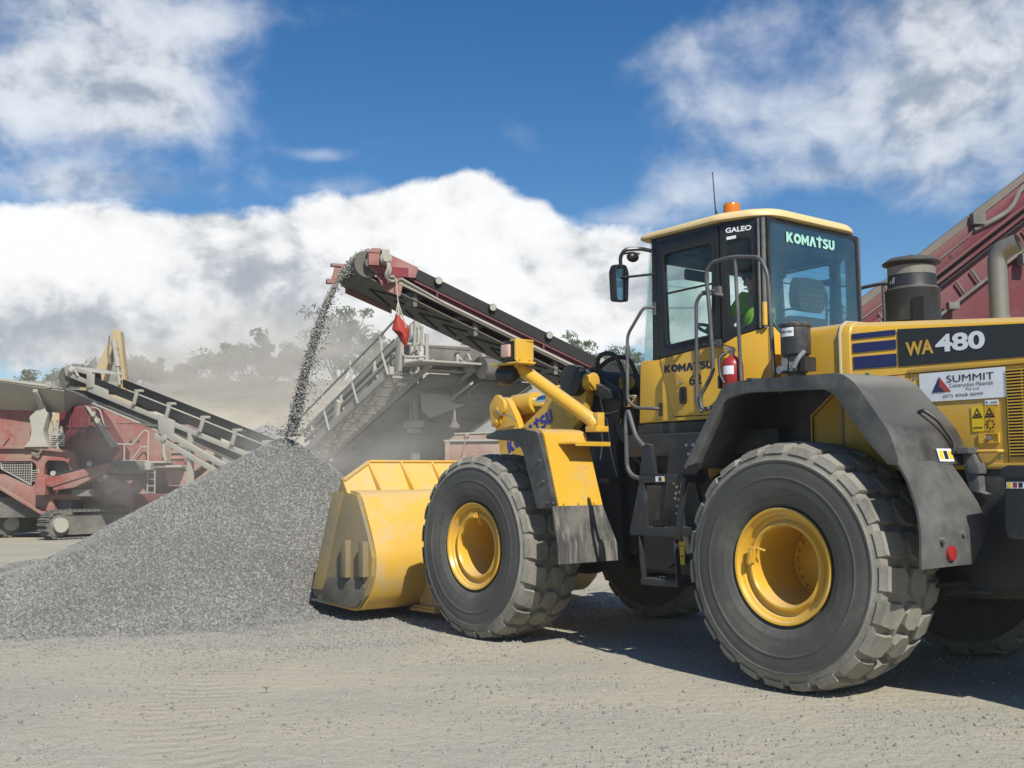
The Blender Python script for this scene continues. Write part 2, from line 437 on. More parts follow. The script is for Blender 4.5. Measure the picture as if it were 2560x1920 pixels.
class MB:
    """collects shapes and links them as ONE mesh object"""
    def __init__(s):
        s.v, s.f, s.m = [], [], []
        s.slot = 0

    def add(s, verts, faces):
        o = len(s.v)
        s.v += [Vector(p) for p in verts]
        s.f += [[i + o for i in f] for f in faces]
        s.m += [s.slot] * len(faces)
        return s

    def box(s, x0, x1, y0, y1, z0, z1, M4=None):
        v = [V(x, y, z) for x in (x0, x1) for y in (y0, y1) for z in (z0, z1)]
        if M4 is not None: v = [M4 @ p for p in v]
        return s.add(v, [(0, 1, 3, 2), (4, 6, 7, 5), (0, 4, 5, 1), (2, 3, 7, 6), (0, 2, 6, 4), (1, 5, 7, 3)])

    def bar(s, p, q, w, h=None, up=(0, 0, 1)):
        """rectangular bar from p to q"""
        p, q = Vector(p), Vector(q); h = h or w
        d = (q - p); L = d.length; d = d / L
        a = d.cross(Vector(up))
        if a.length < 1e-4: a = d.cross(Vector((1, 0, 0)))
        a.normalize(); b = a.cross(d)
        v = [e + a * (i * w / 2) + b * (j * h / 2) for e in (p, q) for i, j in ((-1, -1), (1, -1), (1, 1), (-1, 1))]
        return s.add(v, [(0, 1, 2, 3), (7, 6, 5, 4), (0, 4, 5, 1), (1, 5, 6, 2), (2, 6, 7, 3), (3, 7, 4, 0)])

    def prism(s, pts, o, u, v, d, holes=()):
        """polygon with holes in the plane (o; u, v), thickened by the vector d"""
        o, u, v, d = Vector(o), Vector(u), Vector(v), Vector(d)
        loops = [list(pts)] + [list(h) for h in holes]
        flat_, idx = [], []
        for L in loops:
            idx.append(list(range(len(flat_), len(flat_) + len(L)))); flat_ += L
        tri = tessellate_polygon([[Vector((a, b, 0)) for a, b in L] for L in loops])
        n = len(flat_)
        vs = [o + u * a + v * b for a, b in flat_]
        vs = vs + [p + d for p in vs]
        fs = [tuple(t) for t in tri] + [tuple(n + i for i in reversed(t)) for t in tri]
        for L in idx:
            k = len(L)
            for i in range(k):
                a, b = L[i], L[(i + 1) % k]
                fs.append((a, b, b + n, a + n))
        return s.add(vs, fs)

    def xz(s, pts, y0, y1, holes=()):
        return s.prism(pts, (0, y0, 0), (1, 0, 0), (0, 0, 1), (0, y1 - y0, 0), holes)

    def xy(s, pts, z0, z1, holes=()):
        return s.prism(pts, (0, 0, z0), (1, 0, 0), (0, 1, 0), (0, 0, z1 - z0), holes)

    def yz(s, pts, x0, x1, holes=()):
        return s.prism(pts, (x0, 0, 0), (0, 1, 0), (0, 0, 1), (x1 - x0, 0, 0), holes)

    def tube(s, pts, r, n=8, fil=0.0, closed=False, caps=True):
        P = [Vector(p) for p in pts]
        if fil > 0: P = fillet(P, fil, 5, closed)
        Q = [P[0]]
        for p in P[1:]:
            if (p - Q[-1]).length > 1e-5: Q.append(p)
        P = Q; N = len(P)
        rad = r if isinstance(r, (list, tuple)) else [r] * N
        ref = None; rings = []
        for i in range(N):
            if closed: d = P[(i + 1) % N] - P[i - 1]
            elif i == 0: d = P[1] - P[0]
            elif i == N - 1: d = P[-1] - P[-2]
            else: d = (P[i + 1] - P[i]).normalized() + (P[i] - P[i - 1]).normalized()
            if d.length < 1e-8: d = P[min(i + 1, N - 1)] - P[max(i - 1, 0)]
            d.normalize()
            if ref is None:
                ref = d.orthogonal().normalized()
            ref = (ref - d * ref.dot(d)); ref.normalize()
            b = d.cross(ref)
            rings.append([P[i] + (ref * math.cos(2 * math.pi * k / n) + b * math.sin(2 * math.pi * k / n)) * rad[i] for k in range(n)])
        vs = [p for rg in rings for p in rg]
        fs = []
        for i in range(N if closed else N - 1):
            j = (i + 1) % N
            for k in range(n):
                fs.append((i * n + k, i * n + (k + 1) % n, j * n + (k + 1) % n, j * n + k))
        if caps and not closed:
            fs.append(tuple(range(n))[::-1]); fs.append(tuple((N - 1) * n + k for k in range(n)))
        return s.add(vs, fs)

    def cyl(s, p, q, r, n=20, r2=None):
        return s.tube([p, q], [r, r if r2 is None else r2], n)

    def lathe(s, prof, c=(0, 0, 0), axis='Z', n=48, caps=True):
        """profile of (radius, height) turned about an axis"""
        c = Vector(c)
        vs, fs = [], []
        for r, h in prof:
            for k in range(n):
                a = 2 * math.pi * k / n
                x, y = r * math.cos(a), r * math.sin(a)
                p = {'Z': V(x, y, h), 'Y': V(x, h, y), 'X': V(h, x, y)}[axis]
                vs.append(c + p)
        for i in range(len(prof) - 1):
            for k in range(n):
                fs.append((i * n + k, i * n + (k + 1) % n, (i + 1) * n + (k + 1) % n, (i + 1) * n + k))
        if caps:
            if prof[0][0] > 1e-6: fs.append(tuple(range(n))[::-1])
            if prof[-1][0] > 1e-6: fs.append(tuple((len(prof) - 1) * n + k for k in range(n)))
        return s.add(vs, fs)

    def strip(s, A, B, t):
        """ruled sheet between two polylines, given thickness t (normal side)"""
        A = [Vector(p) for p in A]; B = [Vector(p) for p in B]
        N = len(A); nrm = []
        for i in range(N):
            a, b = max(i - 1, 0), min(i + 1, N - 1)
            nn = (A[b] - A[a]).cross(B[i] - A[i])
            nrm.append(nn.normalized())
        vs = A + B + [A[i] - nrm[i] * t for i in range(N)] + [B[i] - nrm[i] * t for i in range(N)]
        fs = []
        for i in range(N - 1):
            fs += [(i, i + 1, N + i + 1, N + i), (2 * N + i, 3 * N + i, 3 * N + i + 1, 2 * N + i + 1),
                   (i, 2 * N + i, 2 * N + i + 1, i + 1), (N + i, N + i + 1, 3 * N + i + 1, 3 * N + i)]
        fs += [(0, N, 3 * N, 2 * N), (N - 1, 3 * N - 1, 4 * N - 1, 2 * N - 1)]
        return s.add(vs, fs)

    def sphere(s, c, r, n=12, sc=(1, 1, 1)):
        prof = [(max(1e-4, math.sin(math.pi * i / n)) , -math.cos(math.pi * i / n)) for i in range(n + 1)]
        k = MB().lathe(prof, n=n * 2, caps=False)
        return s.add([V(p.x * r * sc[0] + c[0], p.y * r * sc[1] + c[1], p.z * r * sc[2] + c[2]) for p in k.v], k.f)

    def ico(s, c, r, sub=1, jit=0.0):
        bm = bmesh.new(); bmesh.ops.create_icosphere(bm, subdivisions=sub, radius=1)
        vs = [V(c[0], c[1], c[2]) + v.co * r * (1 + random.uniform(-jit, jit)) for v in bm.verts]
        bm.verts.ensure_lookup_table()
        fs = [[v.index for v in f.verts] for f in bm.faces]; bm.free()
        return s.add(vs, fs)

    def merge(s, o, M4=None):
        sl = s.slot
        off = len(s.v)
        s.v += [M4 @ p for p in o.v] if M4 is not None else list(o.v)
        s.f += [[i + off for i in f] for f in o.f]
        s.m += list(o.m)
        s.slot = sl
        return s

    def mir(s):
        """mirror image across local Y = 0"""
        k = MB(); k.v = [V(p.x, -p.y, p.z) for p in s.v]; k.f = [f[::-1] for f in s.f]; k.m = list(s.m)
        return k

    def build(s, name, mat, parent=None, bevel=0.0, smooth=True, ang=38, seg=2):
        me = bpy.data.meshes.new(name)
        me.from_pydata([tuple(p) for p in s.v], [], s.f)
        mats = mat if isinstance(mat, (list, tuple)) else [mat]
        for mm in mats: me.materials.append(mm)
        me.polygons.foreach_set('material_index', s.m)
        bm = bmesh.new(); bm.from_mesh(me)
        bmesh.ops.recalc_face_normals(bm, faces=bm.faces)
        if bevel > 0:
            es = [e for e in bm.edges if len(e.link_faces) == 2 and e.calc_face_angle(0) > R(30)]
            if es:
                bmesh.ops.bevel(bm, geom=es, offset=bevel, segments=seg, profile=0.6, affect='EDGES', clamp_overlap=True)
        bm.to_mesh(me); bm.free()
        if smooth:
            me.polygons.foreach_set('use_smooth', [True] * len(me.polygons))
            me.set_sharp_from_angle(angle=R(ang))
        ob = bpy.data.objects.new(name, me)
        COL.objects.link(ob)
        if parent is not None: ob.parent = parent
        return ob


def tag(o, label=None, cat=None, group=None, kind=None):
    if label: o['label'] = label
    if cat: o['category'] = cat
    if group: o['group'] = group
    if kind: o['kind'] = kind
    return o


def empty(name, loc=(0, 0, 0), rz=0.0, parent=None):
    o = bpy.data.objects.new(name, None)
    o.empty_display_size = 0.2
    COL.objects.link(o)
    o.location = loc; o.rotation_euler = (0, 0, rz)
    if parent is not None: o.parent = parent
    return o


def copy_tree(o, parent=None):
    c = o.copy(); COL.objects.link(c)
    if parent is not None: c.parent = parent
    for ch in list(o.children):
        copy_tree(ch, c)
    return c


_fc = {}


def text_mb(txt, o, u, v, width, height, depth=0.002, bold=0.0, align='L', shear=0.0, space=1.0):
    """lettering fitted into width x height, its lower left corner at o, along u, upward v; lies proud by depth along u x v"""
    key = (txt, bold, shear, space)
    if key not in _fc:
        cu = bpy.data.curves.new('letters', 'FONT')
        cu.body = txt; cu.offset = bold; cu.shear = shear; cu.space_character = space; cu.extrude = 0; cu.resolution_u = 4
        ob = bpy.data.objects.new('letters', cu); COL.objects.link(ob)
        dg = bpy.context.evaluated_depsgraph_get()
        me = bpy.data.meshes.new_from_object(ob.evaluated_get(dg))
        vs = [tuple(p.co[:2]) for p in me.vertices]; fs = [tuple(p.vertices) for p in me.polygons]
        bpy.data.objects.remove(ob); bpy.data.meshes.remove(me); bpy.data.curves.remove(cu)
        _fc[key] = (vs, fs)
    vs, fs = _fc[key]
    x0 = min(p[0] for p in vs); x1 = max(p[0] for p in vs); y0 = min(p[1] for p in vs); y1 = max(p[1] for p in vs)
    o, u, v = Vector(o), Vector(u).normalized(), Vector(v).normalized()
    n = u.cross(v)
    k = MB()
    k.add([o + u * ((x - x0) / (x1 - x0) * width) + v * ((y - y0) / (y1 - y0) * height) + n * depth for x, y in vs], fs)
    return k


GL = {
 'K': (9.6, [[(0, 0), (3, 0), (3, 3.4), (6, 0), (9.6, 0), (5.4, 5), (9.2, 10), (5.8, 10), (3, 6.4), (3, 10), (0, 10)]]),
 'O': (10.2, [[(5.1 + 5.1 * math.cos(R(a)), 5 + 5.1 * math.sin(R(a))) for a in range(0, 360, 15)], [(5.1 + 2.1 * math.cos(R(a)), 5 + 2.3 * math.sin(R(a))) for a in range(0, 360, 20)]]),
 'M': (10.4, [[(0, 0), (2.8, 0), (2.8, 5.0), (5.2, 1.4), (7.6, 5.0), (7.6, 0), (10.4, 0), (10.4, 10), (8, 10), (5.2, 5.6), (2.4, 10), (0, 10)]]),
 'A': (9.8, [[(0, 0), (3.1, 0), (4.9, 5.6), (6.7, 0), (9.8, 0), (6.5, 10), (3.3, 10)]]),
 'T': (8.4, [[(2.8, 0), (5.6, 0), (5.6, 7.4), (8.4, 7.4), (8.4, 9.8), (5.6, 9.8), (5.6, 11.9), (3.9, 11.9), (3.9, 9.8), (0, 9.8), (0, 7.4), (2.8, 7.4)]]),
 'S': (8.2, [[(.2, .4), (2.5, 0), (5.2, 0), (7.4, .9), (8.2, 2.9), (7.5, 4.8), (5.6, 5.8), (3.6, 6.5), (3.2, 7.1), (3.7, 7.7), (4.9, 7.8), (7.3, 7.4), (7.3, 9.7), (5.2, 10), (3, 10), (.9, 9.1), (.2, 7.2), (.8, 5.4), (2.6, 4.4), (4.7, 3.6), (5.1, 2.9), (4.5, 2.3), (3.2, 2.2), (.2, 2.7)]]),
 'U': (8.6, [[(0, 10), (0, 3), (1, .9), (3, 0), (5.6, 0), (7.6, .9), (8.6, 3), (8.6, 10), (5.7, 10), (5.7, 3.4), (5.2, 2.5), (4.3, 2.2), (3.4, 2.5), (2.9, 3.4), (2.9, 10)]]),
}


def block_mb(o, u, v, width, height, d=.0012):
    """heavy block capitals, drawn glyph by glyph"""
    o, u, v = Vector(o), Vector(u).normalized(), Vector(v).normalized()
    n = u.cross(v).normalized()
    tot = sum(GL[c][0] for c in 'KOMATSU') + .55 * 6
    k = MB(); x = 0
    for c in 'KOMATSU':
        w, loops = GL[c]
        f = lambda L: [((x + a) / tot * width, b / 10 * height) for a, b in L]
        k.prism(f(loops[0]), o, u, v, n * d, [f(q) for q in loops[1:]])
        x += w + .55
    return k

# ------------------------------------------------------------------ ground, mounds
def fbm(x, y, sc, oct_=4, seed=0.0):
    a, f, t = 1.0, sc, 0.0
    for _ in range(oct_):
        t += a * mnoise.noise(Vector((x * f + seed, y * f - seed, seed * 1.7)))
        a *= 0.5; f *= 2.1
    return t


def heightfield(name, xs, ys, hf, mat, kind='structure', label=None, cat=None):
    nx, ny = len(xs), len(ys)
    vs = [(x, y, hf(x, y)) for y in ys for x in xs]
    fs = [(j * nx + i, j * nx + i + 1, (j + 1) * nx + i + 1, (j + 1) * nx + i) for j in range(ny - 1) for i in range(nx - 1)]
    me = bpy.data.meshes.new(name); me.from_pydata(vs, [], fs)
    me.materials.append(mat)
    me.polygons.foreach_set('use_smooth', [True] * len(me.polygons))
    ob = bpy.data.objects.new(name, me); COL.objects.link(ob)
    return tag(ob, label, cat, None, kind)


def sstep(a, b, x):
    t = min(1, max(0, (x - a) / (b - a)))
    return t * t * (3 - 2 * t)


def groundh(x, y):
    r = math.hypot(x, y)
    h = 0.0
    if r < 30:
        h += 0.012 * fbm(x, y, 0.9, 3, 3.1) * sstep(30, 16, r)
        # shallow wheel ruts that run past the machine
        q = x * 0.25 + y
        h -= 0.02 * math.exp(-((q - 5.1) / 0.35) ** 2) + 0.015 * math.exp(-((q - 7.3) / 0.4) ** 2) * sstep(1.0, -1.0, x)
    return h


xs = sorted(set([round(-14 + 0.2 * i, 3) for i in range(141)] + [-400, -250, -150, -100, -70, -50, -40, -30, -24, -20, -17, 17, 20, 24, 30, 40, 50, 70, 100, 150, 250, 400]))
ys = sorted(set([round(-2 + 0.2 * i, 3) for i in range(111)] + [-300, -150, -80, -40, -20, -12, -7, -4, 22, 25, 30, 36, 44, 60, 80, 120, 200, 300, 500]))
heightfield('ground', xs, ys, groundh, M['ground'], 'structure')


def benchh(x, y):
    # quarry bench: a bare face, a dusty shelf, scrub above
    edge = 50 + 3.0 * fbm(x, 0, 0.05, 3, 1.0) - 0.10 * abs(x + 6)
    top = 5.3 + 0.35 * fbm(x, y, 0.05, 3, 2.0) + 0.02 * max(0, min(12, x + 18)) * 1.6
    h = -0.4 + (top + 0.4) * sstep(edge - 7.5, edge + 1.0, y)
    return h + 0.25 * fbm(x, y, 0.25, 4, 5.0)


def scrubh(x, y):
    h = 3.0 + 4.0 * sstep(54, 62, y + 1.5 * fbm(x, y, 0.08, 3, 8.0)) + 0.3 * fbm(x, y, 0.2, 4, 9.0)
    return h + 2.2 * sstep(64, 110, y)


bx = [-160 + 2.0 * i for i in range(166)]
heightfield('quarry_bench', bx, [38 + 0.8 * i for i in range(27)], benchh, M['bench'], 'structure')
heightfield('scrub_hill', bx, [53 + 1.2 * i for i in range(16)] + [73 + 6 * i for i in range(10)] + [140, 170, 220], scrubh, M['scrub'], 'structure')


def pileh(x, y):
    dx, dy = x + 2.91, y - 14.5
    r = math.hypot(dx, dy); th = math.atan2(dy, dx)  # th = 0 right, -pi/2 front, pi left
    right = max(0, math.cos(th)); left = max(0, -math.cos(th)); front = max(0, -math.sin(th)); back = max(0, math.sin(th))
    w = right ** 2 + left ** 2 + front ** 2 + back ** 2
    s = (0.84 * right ** 2 + 0.535 * left ** 2 + 0.745 * front ** 2 + 0.72 * back ** 2) / w
    s += 0.30 * max(0, math.sin(-th * 2)) * right * front * 2
    a = 2.10 - s * max(0, math.sqrt(r * r + 0.10 ** 2) - 0.04)
    d2 = math.hypot((x + 4.9) * 0.72, (y - 12.6))
    b = 0.72 - 0.42 * d2
    d3 = math.hypot((x + 6.0) * 0.62, (y - 14.4))
    c_ = 0.50 - 0.30 * d3
    d4 = math.hypot((x + 4.3) * 0.45, (y - 11.9))
    e_ = 0.07 - 0.055 * d4
    k = 0.10
    vals = [a, b, c_, e_, -0.25]
    m = max(vals)
    h = m + k * math.log(sum(math.exp((q - m) / k) for q in vals)) - 0.03
    h += 0.050 * fbm(x, y, 1.3, 4, 4.0) * sstep(-0.1, 0.4, h) + 0.022 * fbm(x, y, 5.0, 3, 6.0) * sstep(0.9, 0.15, h) - 0.01
    # scooped away where the bucket has been working
    bxl = (V(x, y, 0) - LOADER).dot(FWD); byl = (V(x, y, 0) - LOADER).dot(LFT)
    cut = sstep(2.6, 1.7, byl) * sstep(6.75, 5.9, bxl)
    h -= 0.9 * cut * max(0, h)
    return h


heap = heightfield('gravel_heap', [-10.2 + 0.06 * i for i in range(181)], [9.4 + 0.06 * i for i in range(151)], pileh, M['pilebed'], 'stuff',
                   'big cone of loose grey crushed stone in front of the loader bucket', 'gravel heap')
# drop the part of the sheet that would lie under the ground
bm = bmesh.new(); bm.from_mesh(heap.data)
bmesh.ops.delete(bm, geom=[f for f in bm.faces if max(v.co.z for v in f.verts) < -0.02], context='FACES')
bm.to_mesh(heap.data); bm.free()


def scatter(ob, density, smin, smax, mat, seed, keep=True, mask=None, sub=1):
    """stones strewn over a surface (gravel that nobody could count)"""
    ng = bpy.data.node_groups.new('stones', 'GeometryNodeTree')
    ng.interface.new_socket('Geometry', in_out='INPUT', socket_type='NodeSocketGeometry')
    ng.interface.new_socket('Geometry', in_out='OUTPUT', socket_type='NodeSocketGeometry')
    t = NT(ng)
    gi = t.n('NodeGroupInput'); go = t.n('NodeGroupOutput')
    ds = t.n('GeometryNodeDistributePointsOnFaces'); ds.inputs['Density'].default_value = density; ds.inputs['Seed'].default_value = seed
    t.set(ds.inputs['Mesh'], gi.outputs[0])
    if mask:
        p = t.n('GeometryNodeInputPosition')
        t.set(ds.inputs['Density'], mask(t, p.outputs[0], density))
    ic = t.n('GeometryNodeMeshIcoSphere'); ic.inputs['Radius'].default_value = 1.0; ic.inputs['Subdivisions'].default_value = sub
    sm = t.n('GeometryNodeSetMaterial'); sm.inputs['Material'].default_value = mat
    t.set(sm.inputs['Geometry'], ic.outputs[0])
    ss = t.n('GeometryNodeSetShadeSmooth'); ss.inputs['Shade Smooth'].default_value = False
    t.set(ss.inputs[0], sm.outputs[0])
    ip = t.n('GeometryNodeInstanceOnPoints')
    t.set(ip.inputs['Points'], ds.outputs['Points']); t.set(ip.inputs['Instance'], ss.outputs[0])
    rv = t.n('FunctionNodeRandomValue', data_type='FLOAT_VECTOR')
    rv.inputs['Min'].default_value = (0, 0, 0); rv.inputs['Max'].default_value = (6.28, 6.28, 6.28); rv.inputs['Seed'].default_value = seed + 1
    t.set(ip.inputs['Rotation'], rv.outputs[0])
    rs = t.n('FunctionNodeRandomValue', data_type='FLOAT_VECTOR')
    rs.inputs['Min'].default_value = (.85, .62, .52); rs.inputs['Max'].default_value = (1.15, .95, .80); rs.inputs['Seed'].default_value = seed + 2
    r1 = t.n('FunctionNodeRandomValue', data_type='FLOAT'); r1.inputs['Seed'].default_value = seed + 5
    size = t.math('ADD', smin, t.math('MULTIPLY', t.math('POWER', r1.outputs[1], 2.6), smax - smin))
    sv = t.n('ShaderNodeVectorMath', operation='SCALE'); t.set(sv.inputs[0], rs.outputs[0]); t.set(sv.inputs['Scale'], size)
    t.set(ip.inputs['Scale'], sv.outputs[0])
    if keep:
        jn = t.n('GeometryNodeJoinGeometry'); ng.links.new(gi.outputs[0], jn.inputs[0]); ng.links.new(ip.outputs[0], jn.inputs[0])
        t.set(go.inputs[0], jn.outputs[0])
    else:
        t.set(go.inputs[0], ip.outputs[0])
    md = ob.modifiers.new('stones', 'NODES'); md.node_group = ng


scatter(heap, 2400, 0.0095, 0.0260, M['stone'], 3)

# stones lying loose on the quarry floor
vx = [-9 + 0.3 * i for i in range(61)]; vy = [3.2 + 0.3 * i for i in range(40)]
loose = heightfield('loose_stones', vx, vy, lambda x, y: groundh(x, y) + 0.002, M['ground'], 'stuff', 'loose grey stone chips strewn over the pale quarry floor', 'stones')


def loosemask(t, p, density):
    nz = t.n('ShaderNodeTexNoise'); nz.inputs['Scale'].default_value = 0.9; nz.inputs['Detail'].default_value = 5; nz.inputs['Roughness'].default_value = 0.65
    mp = t.n('ShaderNodeVectorMath', operation='MULTIPLY'); t.set(mp.inputs[0], p); mp.inputs[1].default_value = (0.6, 1.5, 1)
    t.set(nz.inputs['Vector'], mp.outputs[0])
    sp = t.n('ShaderNodeSeparateXYZ'); t.set(sp.inputs[0], p)
    # thicker round the toe of the heap
    toe = t.math('MULTIPLY', t.ramp(t.math('ADD', sp.outputs[1], t.math('MULTIPLY', t.math('SUBTRACT', nz.outputs[0], 0.5), 4.0)), 9.2, 11.6), t.ramp(sp.outputs[0], 1.2, -1.6))
    return t.math('MULTIPLY', t.math('ADD', t.math('MULTIPLY', toe, 2.6), t.math('ADD', 0.10, t.ramp(nz.outputs[0], 0.47, 0.66))), density)


scatter(loose, 620, 0.004, 0.0165, M['stoneloose'], 11, keep=False, mask=loosemask)


def mound(name, cx, cy, rx, ry, h, label, seed=0.0):
    def f(x, y):
        d = math.hypot((x - cx) / rx, (y - cy) / ry)
        return h * (1 - math.sqrt(d * d + 0.004)) + 0.05 * fbm(x, y, 0.9, 4, seed) - 0.02
    n = 40
    return heightfield(name, [cx - rx * 1.05 + 2.1 * rx * i / n for i in range(n + 1)], [cy - ry * 1.05 + 2.1 * ry * i / n for i in range(n + 1)], f, M['mound'], 'stuff', label, 'gravel heap')


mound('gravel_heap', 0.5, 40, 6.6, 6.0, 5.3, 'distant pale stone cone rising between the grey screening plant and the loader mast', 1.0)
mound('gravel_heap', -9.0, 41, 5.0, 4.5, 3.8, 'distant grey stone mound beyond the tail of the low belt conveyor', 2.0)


# ------------------------------------------------------------------ stones in the air
def stones(name, pts, mat, label):
    bm = bmesh.new(); bmesh.ops.create_icosphere(bm, subdivisions=1, radius=1)
    base = np.array([v.co[:] for v in bm.verts]); bm.verts.ensure_lookup_table()
    tri = np.array([[v.index for v in f.verts] for f in bm.faces]); bm.free()
    rg = np.random.default_rng(5)
    n = len(pts)
    sc = np.stack([rg.uniform(0.008, 0.016, n), rg.uniform(0.006, 0.013, n), rg.uniform(0.006, 0.012, n)], 1)
    q = rg.normal(size=(n, 4)); q /= np.linalg.norm(q, axis=1)[:, None]
    w, x, y, z = q.T
    rot = np.stack([1 - 2 * (y * y + z * z), 2 * (x * y - z * w), 2 * (x * z + y * w), 2 * (x * y + z * w), 1 - 2 * (x * x + z * z), 2 * (y * z - x * w), 2 * (x * z - y * w), 2 * (y * z + x * w), 1 - 2 * (x * x + y * y)], 1).reshape(n, 3, 3)
    vs = np.einsum('nij,nkj->nki', rot, base[None] * sc[:, None, :]) + np.array(pts)[:, None, :]
    fs = (tri[None] + (np.arange(n) * len(base))[:, None, None]).reshape(-1, 3)
    me = bpy.data.meshes.new(name); me.from_pydata(vs.reshape(-1, 3).tolist(), [], fs.tolist())
    me.materials.append(mat)
    ob = bpy.data.objects.new(name, me); COL.objects.link(ob)
    return tag(ob, label, 'falling gravel', None, 'stuff')


def stonemat2():
    m, t, b = newmat('airborne_stone')
    geo = t.n('ShaderNodeNewGeometry')
    t.set(b.inputs['Base Color'], t.mix(geo.outputs['Random Per Island'], (0.13, 0.128, 0.115, 1), (0.40, 0.39, 0.355, 1)))
    b.inputs['Roughness'].default_value = 0.9
    return m


M['airstone'] = stonemat2()

# ================================================================== wheel loader
# local frame: X forward, Y to its left side, Z up, origin on the ground under the rear axle
PHI = math.atan2(FWD.y, FWD.x)
LD = empty('wheel_loader', LOADER, PHI)  # part coordinates below unprojected from image pixels onto assumed planes, then baked
tag(LD, 'big yellow wheel loader with black cab standing beside the gravel heap', 'wheel loader')


def make_wheel():
    w = empty('wheel', (0, 0, 0), 0, LD)
    t = MB()
    prof = [(.355, .24), (.395, .262), (.43, .30), (.475, .322), (.535, .333), (.585, .336), (.60, .341), (.612, .336), (.66, .333), (.70, .327), (.708, .332), (.722, .331), (.735, .322), (.775, .307), (.792, .285), (.802, .22), (.805, .10)]
    full = prof + [(r, -y) for r, y in reversed(prof)]
    for i_ in range(len(full) - 1):
        t.slot = 0 if max(full[i_][0], full[i_ + 1][0]) < .725 else 1
        t.lathe([full[i_], full[i_ + 1]], axis='Y', n=96, caps=False)
    t.slot = 0
    # raised letters round the side wall
    for word, a0, da in (('MICHELIN', R(232), R(9.5)), ('MICHELIN', R(52), R(9.5))):
        for i, chh in enumerate(word):
            a = a0 + i * da
            c, s_ = math.cos(a), math.sin(a)
            wd = 0.022 if chh == 'I' else 0.062
            u = V(-s_, 0, c); v = V(-c, 0, -s_) if False else V(c, 0, s_)
            # text reads from outside (+Y): the tangent runs clockwise there
            k = text_mb(chh, V(c * .475, .318, s_ * .475) - u * wd / 2, u, v, wd, .06, 0.0, bold=.01)
            n_ = len(k.v)
            k.v = [p + V(0, .006 + (abs(p.x) ** 2 + p.z ** 2) ** .5 * .0 + max(0, (math.hypot(p.x, p.z) - .475)) * .17, 0) for p in k.v]
            t.merge(k)
    t.slot = 1
    N = 23
    rj = random.Random(9)
    jit = [rj.uniform(-.006, .004) for _ in range(97)]

    def lug(poly, side):
        top, bot = [], []
        for th, y in poly:
            rt = .850 + jit[int(abs(th) * 40) % 97] - .034 * (abs(y) / .31) ** 3
            top.append((rt, th, y))
            if abs(y) > .28: bot.append((.768, th, (.322 if y > 0 else -.322)))
            else: bot.append((.79, th, y))
        f = lambda r, th, y: V(r * math.cos(th), y, r * math.sin(th))
        n = len(poly)
        cx = sum(q[1] for q in top) / n; cy = sum(q[2] for q in top) / n
        ins = [(r, cx + (a - cx) * .93, cy + (y - cy) * .945) for r, a, y in top]
        low = [(r - .014, a, y) for r, a, y in top]
        vs = [f(*q) for q in ins] + [f(*q) for q in low] + [f(*q) for q in bot]
        fs = [tuple(range(n))]
        for L in (0, 1):
            for i in range(n):
                j = (i + 1) % n
                fs.append((L * n + i, L * n + j, (L + 1) * n + j, (L + 1) * n + i))
        t.add(vs, fs)

    P = 2 * math.pi / N
    for i in range(N):
        for side in (1, -1):
            a = i * P + (0 if side > 0 else P / 2)
            # deep shoulder block with an angled inner end
            o, w_ = a, P * .73
            lug([(o, side * .302), (o + w_ * .5, side * .304), (o + w_, side * .302), (o + w_ + .035, side * .20), (o + w_ + .03, side * .135), (o + w_ * .5, side * .105), (o + .02, side * .15), (o + .02, side * .22)], side)
        a = i * P + P * .30
        lug([(a + .02, .085), (a + P * .44, .075), (a + P * .62, .02), (a + P * .66, -.06), (a + P * .44, -.10), (a + .02, -.085), (a - .045, -.03), (a - .05, .05)], 0)
    t.build('tyre', [M['tyre'], M['tread']], w, ang=32)
    r = MB()
    r.lathe([(.355, .20), (.375, .262), (.392, .272), (.398, .292), (.392, .302), (.378, .298), (.366, .272), (.350, .262), (.340, .236), (.318, .232), (.306, .246), (.292, .262), (.278, .262), (.268, .246), (.266, .20), (.262, .0), (.258, -.20), (.215, -.205), (.205, -.19), (.16, -.18), (.10, -.15), (.0, -.145)], axis='Y', n=72, caps=False)
    r.lathe([(.355, .20), (.34, -.235), (.37, -.29), (.40, -.29)], axis='Y', n=48, caps=False)
    for i in range(22):
        a = 2 * math.pi * i / 22
        c = V(math.cos(a) * .232, -.203, math.sin(a) * .232)
        r.cyl(c, c + V(0, .026, 0), .015, 6)
    # lock ring lug and valve guard
    r.box(.255, .305, .245, .285, -.045, .06, Matrix.Rotation(R(8), 4, 'Y'))
    r.box(.262, .285, .285, .300, -.055, .035, Matrix.Rotation(R(8), 4, 'Y'))
    r.tube([(.28, .25, .02), (.24, .26, .03), (.20, .235, .03)], .008, 6, .02)
    r.build('rim', M['yellow'], w, ang=30)
    return w


w0 = make_wheel()
wheels = [(0, 1.15, 0, 20), (0, -1.15, 180, 50), (3.45, 1.15, 0, 95), (3.45, -1.15, 180, 10)]
for i, (x, y, rz, spin) in enumerate(wheels):
    w = w0 if i == 0 else copy_tree(w0, LD)
    w.location = (x, y, .838)
    w.rotation_mode = 'ZYX' if False else 'XYZ'
    # spin about the axle, then turn about Z for the far side
    w.rotation_euler = (Matrix.Rotation(R(rz), 4, 'Z') @ Matrix.Rotation(R(-spin), 4, 'Y')).to_euler()

